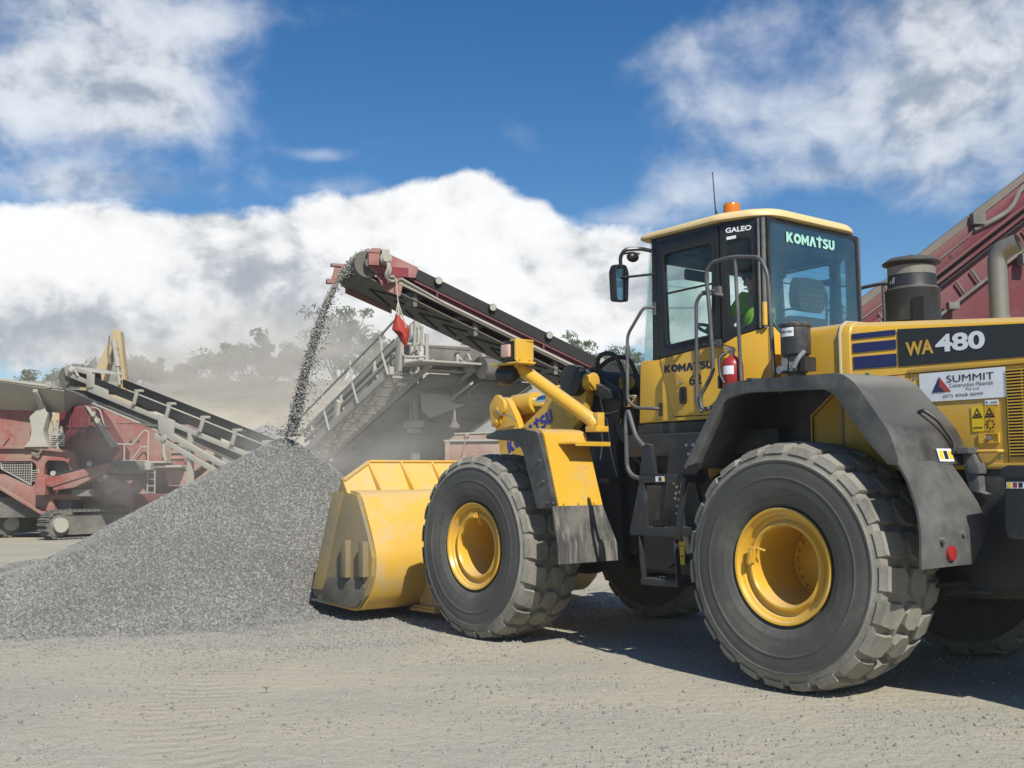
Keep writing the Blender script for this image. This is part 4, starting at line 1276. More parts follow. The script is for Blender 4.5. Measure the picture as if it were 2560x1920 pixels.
for i in range(8):
    a = i * math.pi / 4; k.box(-1.18 + .026 * math.cos(a) - .005, -1.18 + .026 * math.cos(a) + .005, Yd + .0045, Yd + .0055, 1.765 + .026 * math.sin(a) - .005, 1.765 + .026 * math.sin(a) + .005)
for i in range(5): k.box(-1.068 - i * .013, -1.076 - i * .013, Yd + .0045, Yd + .0055, 1.742, 1.752)
k.build('label_print', M['ink'], HD, smooth=False)
k = MB(); k.prism([(-1.165, 1.90), (-1.155, 1.918), (-1.145 - .03, 1.90)], (0, Yd + .0045, 0), (1, 0, 0), (0, 0, 1), (0, .001, 0)); k.box(-1.19, -1.235, Yd + .0045, Yd + .0055, 1.903, 1.907); k.build('label_print', M['ink'], HD, smooth=False)
m = MB(); m.xz([(-1.10, 1.71), (-1.235, 1.71), (-1.235, 1.645), (-1.10, 1.645)], .80, .812, holes=[[(-1.148, 1.702), (-1.227, 1.702), (-1.227, 1.653), (-1.148, 1.653)]])
m.build('latch_frame', M['yellow'], HD); m = MB(); m.cyl((-1.17, .80, 1.678), (-1.17, .82, 1.678), .015, 12); m.build('latch', M['steel'], HD)
m = MB(); m.tube([(-1.09, .80, 1.592), (-1.095, .835, 1.592), (-1.245, .835, 1.592), (-1.25, .80, 1.592)], .011, 8, .015); m.build('grab_handle', M['yellow'], HD)
m = MB(); m.xz(rnd2([(-1.95, 1.48), (-1.45, 1.49), (-1.41, 1.46), (-1.40, 1.09), (-1.43, 1.06), (-1.95, 1.05)], .02, 3), .80, 1.10)
m.xz(rnd2([(-1.97, 1.49), (-1.43, 1.50), (-1.39, 1.47), (-1.39, 1.425), (-1.97, 1.42)], .02, 3), .79, 1.115)
BB = m.build('battery_box', M['dark'], LD, bevel=.01)
m = MB(); m.tube([(-1.52, 1.0, 1.49), (-1.52, 1.0, 1.56), (-1.75, 1.0, 1.56), (-1.75, 1.0, 1.49)], .014, 8, .04); m.build('grab_handle', M['rail'], BB)
m = MB(); m.box(-1.42, -1.53, 1.101, 1.104, 1.36, 1.40); m.build('sticker', M['white'], BB)
for i, kk in enumerate(('warn', 'red', 'ink')):
    m = MB(); m.box(-1.428 - i * .034, -1.452 - i * .034, 1.1045, 1.106, 1.366, 1.394); m.build('sticker_print', M[kk], BB)
m = MB(); m.xz(rnd2([(-2.2, 1.5), (-2.75, 1.5), (-2.95, 1.2), (-2.9, .85), (-2.2, .75)], .08, 4), -1.1, 1.1); m.build('counterweight', M['dark'], LD, bevel=.03)
m = MB(); m.tube([(-.98, .80, .71), (-1.05, .86, .705), (-1.15, .83, .70)], .012, 6, .03); m.xz([(-.80, .73), (-1.0, .77), (-1.0, .75), (-.80, .71)], .80, .93); m.build('bracket', M['dark'], LD)

# ---- engine intake, exhaust, oil bath
m = MB(); m.lathe([(.0, 2.60), (.20, 2.60), (.20, 2.83), (.205, 2.84), (.185, 2.85), (.18, 2.87), (.172, 2.99), (.172, 3.03), (.212, 3.045), (.212, 3.055), (.17, 3.085), (.0, 3.10)], c=(-.19, 0, 0), n=40)
m.cyl((-.19, 0, 3.08), (-.19, 0, 3.115), .03, 10)
AI = m.build('air_intake', M['dark'], LD, ang=30)
m = MB(); m.lathe([(.176, 2.955), (.176, 3.02)], c=(-.19, 0, 0), n=40, caps=False); m.lathe([(.188, 2.852), (.188, 2.858)], c=(-.19, 0, 0), n=40, caps=False)
m.build('clear_band', paint('dusty_clear_bowl', (.16, .155, .14), .5, .2, .4, dustcol=(.24, .225, .19)), AI)
m = MB(); m.box(-.39, -.30, .10, .19, 2.56, 2.76); m.build('outlet', M['hose'], AI)
for ch, a in (('o', 60), ('I', 69), ('I', 73.5)):
    aa = R(a); o = V(-.19 + .1765 * math.cos(aa), .1765 * math.sin(aa), 2.885 if ch == 'I' else 2.885)
    u = V(-math.cos(aa + math.pi / 2) * -1, -math.sin(aa + math.pi / 2) * -1, 0)
    text_mb(ch, o, u, (0, 0, 1), .018 if ch == 'I' else .02, .048 if ch == 'I' else .03, .004, bold=.03, shear=.2).build('lettering', M['white'], AI, smooth=False)
m = MB(); m.tube(fillet([V(-.76, -.2, 2.55), V(-.76, -.2, 3.07), V(-.92, -.22, 3.12)], .14, 8), .068, 24, caps=False); m.tube([(-.76, -.2, 2.56), (-.76, -.2, 2.60)], .075, 24)
m.tube(fillet([V(-.76, -.2, 2.95), V(-.76, -.2, 3.07), V(-.915, -.22, 3.118)], .14, 8), .060, 24, caps=False)
EX = m.build('exhaust_pipe', M['brush'], LD)
m = MB(); m.cyl((-.895, -.218, 3.112), (-.897, -.218, 3.113), .062, 20); m.build('dark_bore_disc', M['ink'], EX)  # black disc painted for the shade inside the pipe
m = MB(); m.lathe([(0, 2.33), (.108, 2.33), (.108, 2.525), (.116, 2.53), (.116, 2.55), (.10, 2.562), (0, 2.566)], c=(.19, .95, 0), n=36)
m.lathe([(0, 2.13), (.07, 2.13), (.07, 2.19), (.088, 2.20), (.088, 2.31), (.10, 2.33)], c=(.19, .95, 0), n=28)
m.box(.055, .10, .90, 1.03, 2.20, 2.30)
for i in range(10):
    a = i * math.pi / 5; m.cyl((.19 + .112 * math.cos(a), .95 + .112 * math.sin(a), 2.535), (.19 + .112 * math.cos(a), .95 + .112 * math.sin(a), 2.558), .008, 6)
PCn = m.build('oil_bath_cleaner', paint('oily_black', (.03, .03, .03), .35, .5, .4, dustcol=(.20, .19, .16)), LD, ang=30)
m = MB(); m.tube([(.09, .99, 2.34), (.10, 1.05, 2.29), (.13, 1.07, 2.22)], .018, 8, .03); m.box(.20, .245, 1.035, 1.05, 2.21, 2.30); m.box(.15, .18, 1.035, 1.05, 2.20, 2.27); m.cyl((.26, 1.0, 2.22), (.27, 1.05, 2.22), .03, 10); m.build('clamp', M['steel'], PCn)
vs, fs = [], []
for i in range(7):
    a = R(60 + i * 10)
    for z in (2.455, 2.52): vs.append(V(.19 + .1095 * math.cos(a), .95 + .1095 * math.sin(a), z))
fs = [(2 * i, 2 * i + 2, 2 * i + 3, 2 * i + 1) for i in range(6)]
m = MB(); m.add(vs, fs); m.build('sticker', M['white'], PCn)
for i, ch in enumerate('KOMATSU'):
    a = R(118 - i * 7.6) if False else R(62 + i * 7.6); a2 = a + R(6.6)
    o = V(.19 + .1105 * math.cos(a), .95 + .1105 * math.sin(a), 2.48); e = V(.19 + .1105 * math.cos(a2), .95 + .1105 * math.sin(a2), 2.48)
    text_mb(ch, o, e - o, (0, 0, 1), (e - o).length, .018, .001, bold=.03).build('lettering', M['ink'], PCn, smooth=False)

# ---- cab
CB = empty('cab', (0, 0, 0), 0, LD)
A0, B0, C0 = V(1.92, .80, 0), V(1.005, .80, 0), V(.64, .68, 0)
uB = (C0 - B0).normalized(); LB = (C0 - B0).length
nB = V(-uB.y, uB.x, 0)
if nB.y < 0: nB = -nB


def both(fn, name, mat, parent=CB, bevel=0.0, ang=38, far=True):
    m = MB(); fn(m)
    a = m.build(name, mat, parent, bevel=bevel, ang=ang)
    if far: m.mir().build(name, mat, parent, bevel=bevel, ang=ang)
    return a


win = rnd2([(1.625, 3.335), (1.065, 3.345), (1.09, 2.575), (1.60, 2.535)], .07, 5)
doorblk = rnd2([(1.69, 3.43), (1.02, 3.455), (1.02, 2.512), (1.685, 2.445)], .02, 2)
# door, black upper frame with window and yellow lower panel
for sy in (1, -1):
    DR = empty('door', (0, 0, 0), 0, LD)
    f = (lambda q: q) if sy > 0 else (lambda q: q.mir())
    m = MB(); m.xz(doorblk, .755, .806, [win]); f(m).build('door_frame', M['cabblack'], DR, bevel=.004)
    m = MB(); m.xz(rnd2([(1.612, 3.32), (1.078, 3.33), (1.102, 2.588), (1.588, 2.548)], .06, 5), .780, .786); f(m).build('window_pane', M['glass'], DR)
    m = MB(); m.xz(rnd2([(1.632, 3.342), (1.058, 3.352), (1.083, 2.568), (1.607, 2.528)], .075, 5), .800, .812, [rnd2([(1.612, 3.32), (1.078, 3.33), (1.102, 2.588), (1.588, 2.548)], .06, 5)]); f(m).build('window_seal', M['hose'], DR)
    m = MB(); m.xz(rnd2([(1.680, 2.438), (1.02, 2.505), (1.02, 1.945), (1.535, 1.95)], .015, 2), .76, .806)
    f(m).build('door_panel', M['yellow'], DR, bevel=.004)
    m = MB(); m.xz(rnd2([(1.455, 2.185), (1.385, 2.19), (1.385, 2.045), (1.455, 2.04)], .03, 4), .806, .822); m.xz(rnd2([(1.435, 2.165), (1.405, 2.165), (1.405, 2.07), (1.435, 2.07)], .012, 3), .822, .835); f(m).build('door_handle', M['cabblack'], DR, bevel=.004)
    m = MB(); m.cyl((1.445, .806, 2.222), (1.445, .82, 2.222), .013, 12); f(m).build('lock', M['steel'], DR)
    m = MB(); m.tube([(1.60, .792, 2.985), (1.08, .792, 3.00)], .010, 6); f(m).build('window_bar', M['cabblack'], DR)
    m = MB()
    for z in (2.93, 2.505): m.box(.985, 1.05, .806, .845, z - .03, z + .03); m.bar((1.03, .83, z), (1.15, .845, z), .05, .02)
    f(m).build('hinge', M['rail'], DR, bevel=.004)
    if sy > 0:
        block_mb((1.628, .8075, 2.318), (-1, 0, 0), (0, 0, 1), .525, .062).build('lettering', M['navy'], DR, smooth=False)
        text_mb('62', (1.355, .8085, 2.195), (-1, 0, 0), (0, 0, 1), .135, .082, 0, bold=.02).build('lettering', M['ink'], DR, smooth=False)
# posts and lower panels
both(lambda m: (m.xz([(1.752, 3.475), (1.694, 3.475), (1.689, 2.43), (1.765, 2.43)], .735, .80)), 'front_post', M['cabblack'], bevel=.006)
both(lambda m: m.xz([(1.775, 3.475), (.98, 3.475), (.98, 3.458), (1.694, 3.433)], .70, .80), 'roof_rail', M['cabblack'])
both(lambda m: m.xz([(1.685, 2.437), (1.90, 2.44), (1.915, 2.30), (1.935, 1.91), (1.10, 1.91), (1.10, 1.94), (1.54, 1.945)], .735, .80), 'side_panel', M['yellow'], bevel=.006)


C1 = V(.64, -.56, 0); B1 = V(1.005, -.80, 0)
uB1 = (C1 - B1).normalized(); LB1 = (C1 - B1).length; nB1 = V(uB1.y, -uB1.x, 0)
if nB1.y > 0: nB1 = -nB1


def pair(fn, name, mat, bevel=0.0):
    out_ = []
    for o_, u_, n_, l_ in ((B0, uB, nB, LB), (B1, uB1, nB1, LB1)):
        m = MB(); fn(m, o_, u_, n_, l_); out_.append(m.build(name, mat, CB, bevel=bevel))
    return out_[0]


def qpanel(m, B0, uB, nB, LB):
    m.prism([(0, 2.5), (0, 3.475), (LB, 3.475), (LB, 2.615), (LB * .3, 2.555)], B0, uB, (0, 0, 1), -nB * .045,
            [rnd2([(.055, 3.33), (.262, 3.34), (.268, 2.66), (.14, 2.60), (.065, 2.66)], .05, 4)])


qa = pair(qpanel, 'quarter_panel', M['cabblack'], bevel=.004)
pair(lambda m, B0, uB, nB, LB: m.prism(rnd2([(.05, 3.335), (.267, 3.345), (.273, 2.655), (.14, 2.595), (.06, 2.655)], .05, 4), B0 - nB * .02, uB, (0, 0, 1), -nB * .006), 'window_pane', M['glass'])
text_mb('GALEO', B0 + uB * .055 + V(0, 0, 3.385) + nB * .004, uB, (0, 0, 1), .215, .042, .001, bold=.03).build('lettering', M['white'], CB, smooth=False)
m = MB(); m.prism([(.06, 3.355), (.14, 3.36), (.14, 3.335), (.06, 3.33)], B0 + nB * .002, uB, (0, 0, 1), nB * .001); m.build('sticker', M['white'], CB)


def qlow(m, B0, uB, nB, LB):
    m.prism([(0, 2.497), (LB * .3, 2.55), (LB, 2.61), (LB, 1.91), (0, 1.91)], B0, uB, (0, 0, 1), -nB * .045)
    m.prism([(-.018, 1.91), (-.018, 2.505), (0.002, 2.505), (0.002, 1.91)], B0, uB, (0, 0, 1), -nB * .03)


pair(qlow, 'rear_side_panel', M['yellow'], bevel=.006)
both(lambda m: m.xz([(1.752, 3.47), (1.80, 3.47), (1.905, 2.36), (1.765, 2.44)], .768, .775), 'corner_glass', M['glass'])
# rear wall: yellow below, full glass above, tubes at the corners
m = MB()
m.yz([(.685, 1.91), (.685, 2.60), (.66, 2.605), (.55, 2.535), (.46, 2.47), (-.34, 2.47), (-.43, 2.535), (-.54, 2.605), (-.565, 2.60), (-.565, 1.91)], .60, .645)
m.build('rear_panel', M['yellow'], CB, bevel=.008)
RW = rnd2([(.64, 3.445), (-.51, 3.445), (-.53, 2.66), (-.43, 2.555), (-.32, 2.50), (.44, 2.50), (.55, 2.555), (.65, 2.66)], .05, 4)
m = MB(); m.yz([(.675, 3.475), (-.545, 3.475), (-.565, 2.60), (-.43, 2.53), (-.33, 2.468), (.45, 2.468), (.55, 2.53), (.675, 2.60)], .625, .66, [RW]); m.build('rear_frame', M['cabblack'], CB, bevel=.004)
m = MB(); m.yz(RW, .628, .633); RG = m.build('rear_window', M['glassrear'], CB)
block_mb((.626, .44, 3.305), (0, -1, .012), (0, 0, 1), .645, .082).build('lettering', M['teal'], CB, smooth=False)
m = MB()
for i in range(14):
    z = 2.68 + i * .042; m.box(.6268, .6276, -.46, .56, z, z + .0009)
m.build('heater_wire', M['hose'], CB)
for sy in (1, -1):
    m = MB()
    for yy, xx, r in ((.70, .655, .018), (.715, .69, .011)):
        yo = yy if sy > 0 else -yy + .12
        m.tube([(xx - .005, yo, 3.47), (xx, yo, 2.60)], r, 10)
    m.build('corner_tube', M['rail'], CB)
m = MB(); m.tube([(.655, .702, 2.62), (.655, .702, 2.80)], .021, 10); m.build('yellow_sleeve', M['yellow'], CB)
# windscreen, curved
vs, fs = [], []
for i in range(15):
    t_ = i / 14; y = .775 - 1.55 * t_; bow = .17 * (1 - (2 * t_ - 1) ** 2) ** .8
    for z, x in ((3.46, 1.782), (2.90, 1.84), (2.34, 1.902)):
        vs.append(V(x + bow, y, z))
for i in range(14):
    for k in range(2): fs.append((i * 3 + k, i * 3 + k + 1, i * 3 + k + 4, i * 3 + k + 3))
m = MB(); m.add(vs, fs); m.build('windscreen', M['glass'], CB)
m = MB()
front = [V(1.93, .74, 0)] + [V(1.905 + .17 * (1 - (2 * i / 14 - 1) ** 2) ** .8, .775 - 1.55 * i / 14, 0) for i in range(15)] + [V(1.93, -.74, 0)]
m.strip([p + V(0, 0, 2.36) for p in front], [p + V(.015, 0, 1.91) for p in front], .03)
m.build('front_panel', M['yellow'], CB)
# floor, lining
m = MB(); m.xy([(1.92, .84), (.66, .84), (.58, .70), (.58, -.70), (.66, -.84), (1.92, -.84)], 1.795, 1.895); m.build('cab_base', M['dark'], CB, bevel=.006)
m = MB(); m.xy([(1.88, .74), (.68, .70), (.66, -.70), (1.88, -.74)], 1.912, 1.96); m.box(1.66, 1.90, -.7, .7, 1.96, 2.30)
m.build('cab_floor', M['headliner'], CB)
m = MB(); m.xy([(1.80, .72), (.68, .66), (.68, -.52), (1.80, -.72)], 3.40, 3.45); m.build('headliner', M['headliner'], CB)
# roof cap
ro = [(1.90, .74), (1.86, .83), (1.80, .85), (1.0, .855), (.72, .745), (.61, .63), (.585, .52), (.585, -.36), (.61, -.46), (.72, -.60), (1.0, -.80), (1.80, -.85), (1.86, -.83), (1.90, -.74)]
ro = rnd2(ro, .05, 4)
cxm = sum(p[0] for p in ro) / len(ro)
ring = lambda k, z: [V(cxm + (x - cxm) * k, y * k, z + (.022 * (1 if z > 3.5 else .5) * sstep(1.5, .8, x))) for x, y in ro]
Lr = [ring(.985, 3.476), ring(1.0, 3.482), ring(1.0, 3.500), ring(.992, 3.508), ring(.955, 3.530), ring(.93, 3.537), ring(.7, 3.548), ring(.3, 3.552)]
vs = [p for q in Lr for p in q]; n = len(ro)
fs = [(i * n + k, i * n + (k + 1) % n, (i + 1) * n + (k + 1) % n, (i + 1) * n + k) for i in range(len(Lr) - 1) for k in range(n)]
fs += [tuple(range(n)), tuple(range((len(Lr) - 1) * n, len(Lr) * n))]
m = MB(); m.add(vs, fs); RO = m.build('roof', M['cream'], LD, ang=50)
m = MB(); m.lathe([(0, 3.56), (.072, 3.56), (.075, 3.61)], c=(1.12, .5, 0), n=28); m.build('beacon_base', M['cabblack'], RO)
m = MB(); m.lathe([(.070, 3.61), (.070, 3.675), (.062, 3.70), (.03, 3.712), (0, 3.714)], c=(1.12, .5, 0), n=28); m.build('beacon', M['orange'], RO)
m = MB(); m.tube([(1.20, .60, 3.55), (1.20, .60, 3.63), (1.205, .605, 3.66), (1.23, .60, 3.97)], [.012, .010, .006, .004], 8); m.sphere((1.23, .60, 3.97), .007, 6); m.build('antenna', M['hose'], RO)
# mirrors and their arms
for sy in (1, -1):
    f = (lambda q: q) if sy > 0 else (lambda q: q.mir())
    m = MB(); m.tube([(1.74, .80, 3.37), (1.83, .86, 3.40), (1.90, .97, 3.39), (1.93, 1.0, 3.33), (1.925, 1.0, 3.22)], .017, 8, .04)
    m2 = MB(); m2.tube([(1.72, .80, 3.17), (1.90, 1.0, 3.145)], .011, 8); f(m2).build('mirror_stay', M['cabblack'], LD)
    for z in (3.36, 3.33, 3.15, 3.19): m.cyl((1.73, .80, z), (1.73, .815, z), .012, 8)
    m.bar((1.73, .80, 3.38), (1.73, .80, 3.10), .012, .03)
    MA = f(m).build('mirror_arm', M['cabblack'], LD)
    m = MB()
    face = rnd2([(-.075, -.155), (.075, -.155), (.09, .10), (.06, .165), (-.055, .165), (-.09, .10)], .03, 4)
    o = V(1.915, 1.0, 3.095); u = V(-.12, -1, 0).normalized() * .86; v = V(0, 0, 1)
    m.prism([(a, b) for a, b in face], o, u, v, V(.055, .015, 0)); f(m).build('mirror', M['cabblack'], MA, bevel=.012)
    m = MB(); m.prism([(a * .88, b * .92) for a, b in face], o - V(.0035, .001, 0), u, v, V(.001, 0, 0)); f(m).build('mirror_glass', flat('silvered_glass', (.55, .58, .56), .06, 1.0), MA)
    m = MB(); m.sphere((1.85, .93, 3.32), .055, 10, (.8, 1.1, .8)); m.tube([(1.90, .98, 3.35), (1.84, .95, 3.36), (1.79, .9, 3.34)], .009, 6, .03); f(m).build('spot_mirror', M['cabblack'], MA)
    m = MB(); m.tube([(1.73, .80, 2.88), (1.76, .90, 2.885), (1.93, .93, 2.66), (1.945, .93, 2.10), (1.87, .91, 2.035), (1.68, .86, 2.02), (1.68, .80, 2.02)], .014, 10, .05)
    m.bar((1.68, .805, 2.07), (1.68, .805, 1.96), .012, .035); m.bar((1.73, .805, 2.93), (1.73, .805, 2.82), .012, .03)
    f(m).build('handrail', M['rail'], CB)
    m = MB(); m.tube([(.35, 1.0, 2.13), (.385, 1.0, 2.95), (.45, 1.0, 3.085), (.70, 1.0, 3.13), (.92, 1.0, 3.12), (.985, 1.0, 3.05), (.955, 1.0, 2.74), (.93, 1.0, 2.26), (1.08, 1.0, 2.07), (1.055, 1.0, 1.97), (.99, .95, 1.99)], .0165, 10, .06)
    m.tube([(.66, 1.0, 2.13), (.69, 1.0, 3.13)], .0145, 10)
    m.tube([(.975, .82, 2.885), (1.0, .95, 2.89), (1.035, 1.0, 2.89), (1.09, 1.0, 2.83), (1.11, 1.0, 2.02), (1.055, 1.0, 1.955)], .0145, 10, .05)
    f(m).build('handrail', M['rail'], CB)
# inside: seat, wheel, console, blind
m = MB(); m.box(1.05, 1.50, -.26, .26, 2.22, 2.36); m.build('seat', M['seat'], CB, bevel=.05, seg=3)
m = MB(); m.prism(rnd2([(-.25, 2.38), (.25, 2.38), (.26, 2.62), (.20, 2.80), (-.20, 2.80), (-.26, 2.62)], .06, 4), (.99, 0, 0), (0, 1, 0), (-.10, 0, .98), (.13, 0, .02)); m.build('backrest', M['seat'], CB, bevel=.03, seg=3)
m = MB(); m.prism(rnd2([(-.16, 2.82), (.16, 2.82), (.19, 2.95), (.16, 3.10), (-.16, 3.10), (-.19, 2.95)], .07, 4), (.96, -.02, 0), (0, 1, 0), (-.08, 0, .99), (.10, 0, .02)); m.build('headrest', M['seat'], CB, bevel=.03, seg=3)
m = MB(); m.box(.95, 1.6, -.55, -.34, 1.96, 2.48); m.tube([(.80, -.30, 2.55), (.78, -.30, 3.0), (.86, -.30, 3.06)], .012, 8, .05); m.box(.70, .90, .02, .34, 2.50, 2.58)
m.build('console', M['headliner'], CB, bevel=.02)
m = MB(); c0 = V(1.66, .08, 2.72); t1 = V(.35, 0, .94)
q = Matrix.Translation(c0) @ Vector((0, 0, 1)).rotation_difference(V(-.45, 0, .89)).to_matrix().to_4x4()
m.tube([q @ V(.19 * math.cos(a * math.pi / 12), .19 * math.sin(a * math.pi / 12), 0) for a in range(24)], .015, 8, 0, True)
for a in (90, 210, 330): m.tube([q @ V(0, 0, -.03), q @ V(.18 * math.cos(R(a)), .18 * math.sin(R(a)), 0)], .012, 6)
m.tube([q @ V(0, 0, -.02), (1.68, 0, 2.35), (1.75, 0, 2.0)], .03, 8)
m.build('steering_wheel', M['cabblack'], CB)
m = MB(); m.box(1.48, 1.72, -.70, .70, 3.26, 3.40); m.box(1.70, 1.74, .12, .42, 3.16, 3.26); m.box(1.3, 1.5, .45, .72, 3.30, 3.40); m.build('overhead_console', M['headliner'], CB, bevel=.03)
m = MB(); m.box(1.05, 1.18, -.74, -.72, 3.14, 3.19); m.tube([(.80, -.64, 3.08), (1.62, -.74, 3.24)], .006, 6); m.box(1.58, 1.66, -.75, -.72, 3.20, 3.28); m.build('wiper', M['hose'], CB)

# ---- fire extinguisher standing on the fender
fw = LOADER + FWD * .77 + LFT * .965
FE = empty('fire_extinguisher', fw + V(0, 0, 2.126), PHI)
tag(FE, 'small red fire extinguisher standing on the black rear fender behind the cab door', 'fire extinguisher')
m = MB(); m.lathe([(0, 0), (.078, 0), (.083, .01), (.083, .17), (.075, .205), (.045, .235), (.028, .245), (0, .245)], n=32); FB = m.build('cylinder', M['red'], FE, ang=40)
m = MB(); m.cyl((0, 0, .24), (0, 0, .285), .02, 14); m.bar((-.03, 0, .29), (.06, .02, .31), .03, .02); m.build('valve', M['steel'], FE)
m = MB(); m.bar((-.02, 0, .305), (.09, .02, .345), .022, .008); m.bar((0, 0, .29), (.08, .02, .27), .022, .008); m.build('lever', M['hose'], FE)
vs = []
for i in range(7):
    a = R(70 + i * 11)
    for z in (.10, .165): vs.append(V(.0838 * math.cos(a), .0838 * math.sin(a), z))
m = MB(); m.add(vs, [(2 * i, 2 * i + 2, 2 * i + 3, 2 * i + 1) for i in range(6)]); m.build('label', M['white'], FB)
m = MB(); m.prism([(0, 0), (.06, .015), (.055, .045), (0, .03)], (.02, .03, .235), (1, .2, -.3), (0, 0, 1), (0, .002, 0)); m.build('tag', M['warn'], FE)
m = MB(); m.tube([(.02, .02, .28), (.06, .09, .24), (.04, .105, .10), (.0, .10, .03)], .011, 8, .04); m.build('hose', M['hose'], FE)
m = MB(); m.box(.085, .11, -.04, .05, .0, .10); m.build('bracket', M['cabblack'], FE, bevel=.004)

# ---- driver, seated: one continuous body
PR = empty('person', LOADER + V(0, 0, 2.42) + FWD * 1.30, PHI)
tag(PR, 'driver in a lime hi-vis vest seated inside the loader cab', 'person')


def skinned(name, verts, edges, rads, mat, parent, sub=2):
    me = bpy.data.meshes.new(name); me.from_pydata(verts, edges, [])
    ob = bpy.data.objects.new(name, me); COL.objects.link(ob); ob.parent = parent
    md = ob.modifiers.new('skin', 'SKIN'); md.use_smooth_shade = True
    for i, r in enumerate(rads):
        me.skin_vertices[0].data[i].radius = (r, r) if not isinstance(r, tuple) else r
    me.skin_vertices[0].data[0].use_root = True
    s2 = ob.modifiers.new('sub', 'SUBSURF'); s2.levels = sub; s2.render_levels = sub
    me.materials.append(mat)
    return ob


bv = [(0, 0, .10), (-.03, 0, .30), (-.05, 0, .48), (-.03, 0, .60), (-.01, 0, .68), (.02, 0, .80),
      (-.04, .19, .52), (.10, .25, .32), (.30, .14, .34), (-.04, -.19, .52), (.10, -.25, .32), (.30, -.14, .34),
      (.06, .12, .09), (.42, .14, .10), (.44, .14, -.28), (.52, .15, -.34), (.06, -.12, .09), (.42, -.14, .10), (.44, -.14, -.28), (.52, -.15, -.34)]
be = [(0, 1), (1, 2), (2, 3), (3, 4), (4, 5), (2, 6), (6, 7), (7, 8), (2, 9), (9, 10), (10, 11), (0, 12), (12, 13), (13, 14), (14, 15), (0, 16), (16, 17), (17, 18), (18, 19)]
brr = [(.16, .13), (.15, .12), (.17, .12), (.065, .065), (.085, .095), (.07, .085), .06, .045, .035, .06, .045, .035, .085, .065, .05, .04, .085, .065, .05, .04]
BD = skinned('body', bv, be, brr, M['skin'], PR)
skinned('vest', [(0, 0, .14), (-.03, 0, .32), (-.05, 0, .50), (-.04, .18, .53), (-.04, -.18, .53), (.07, .235, .38), (.07, -.235, .38)], [(0, 1), (1, 2), (2, 3), (2, 4), (3, 5), (4, 6)], [(.175, .15), (.17, .14), (.18, .135), .085, .085, .065, .065], M['hivis'], PR)
skinned('trousers', [(0, 0, .10), (.06, .12, .09), (.42, .14, .10), (.44, .14, -.26), (.06, -.12, .09), (.42, -.14, .10), (.44, -.14, -.26)], [(0, 1), (1, 2), (2, 3), (0, 4), (4, 5), (5, 6)], [(.165, .14), .10, .08, .065, .10, .08, .065], M['cloth'], PR)
m = MB()
for sy in (1, -1):
    for k in range(4):
        b = V(.30, sy * (.145 + .0), .34) + V(.03, sy * (-.035 + .022 * k), .0)
        m.tube([b, b + V(.045, 0, .015), b + V(.075 - abs(k - 1.5) * .006, 0, -.005), b + V(.085, 0, -.03)], [.010, .009, .008, .007], 8)
    m.tube([V(.30, sy * .11, .345), V(.33, sy * .08, .36), V(.36, sy * .075, .355)], [.012, .010, .008], 8)
m.build('fingers', M['skin'], BD)
m = MB(); m.sphere((.012, 0, .775), .112, 12, (1.02, .86, .8)); m.xy(rnd2([(.08, .08), (.19, .06), (.19, -.06), (.08, -.08)], .04, 4), .795, .808); m.build('cap', M['navy'], PR)
m = MB(); m.sphere((.105, 0, .705), .018, 6, (1, .7, 1.3)); m.box(.085, .10, -.025, .025, .652, .660)
for sy in (1, -1): m.sphere((.082, sy * .032, .735), .012, 6); m.sphere((.01, sy * .088, .715), .025, 6, (.7, .35, 1.1))
m.build('face', M['skin'], BD)

# ================================================================== stockpile conveyor over the heap
CA = R(20)
CV = empty('belt_conveyor', (-1.83, 14.3, 0), CA)       # local X runs from the head down to the tail, Y away from the camera
tag(CV, 'long dark belt conveyor with red head frame tipping stone onto the gravel heap', 'conveyor')
SL = -.428


def cz(x, b): return b + SL * x


TL = 7.6
m = MB()
for y in (0, 1.0):
    s0, s1 = (0, .06) if y == 0 else (.96, 1.0)
    # channel: web and two flanges
    for (za, zb, ya, yb) in ((4.29, 4.32, s0, s1), (4.15, 4.18, s0, s1), (4.18, 4.29, .045, .06)) if y == 0 else ((4.40, 4.43, s0, s1), (4.35, 4.42, .96, .975)):
        m.prism([(.35, cz(.35, za)), (TL, cz(TL, za)), (TL, cz(TL, zb)), (.35, cz(.35, zb))], (0, ya, 0), (1, 0, 0), (0, 0, 1), (0, yb - ya, 0))
for i in range(10):
    x = .75 + i * .72
    m.bar((x, .05, cz(x, 4.20)), (x, .97, cz(x, 4.36)), .06, .05)
for x in (.9, 2.4, 3.9, 5.4, 6.9): m.box(x, x + .025, .0, .045, cz(x, 4.18), cz(x, 4.29))
m.build('side_frame', M['redlight'], CV, bevel=.004)
m = MB()
m.tube([(.3, -.02, cz(.3, 4.22)), (.7, -.02, cz(.7, 4.20)), (TL, -.02, cz(TL, 4.20))], .018, 8); m.tube([(.3, -.025, cz(.3, 4.17)), (TL, -.025, cz(TL, 4.165))], .016, 8); m.tube([(.35, -.05, cz(.35, 4.24)), (1.0, -.045, cz(1, 4.19)), (TL, -.045, cz(TL, 4.185))], .014, 8)
m.build('hydraulic_pipe', M['greydust'], CV)
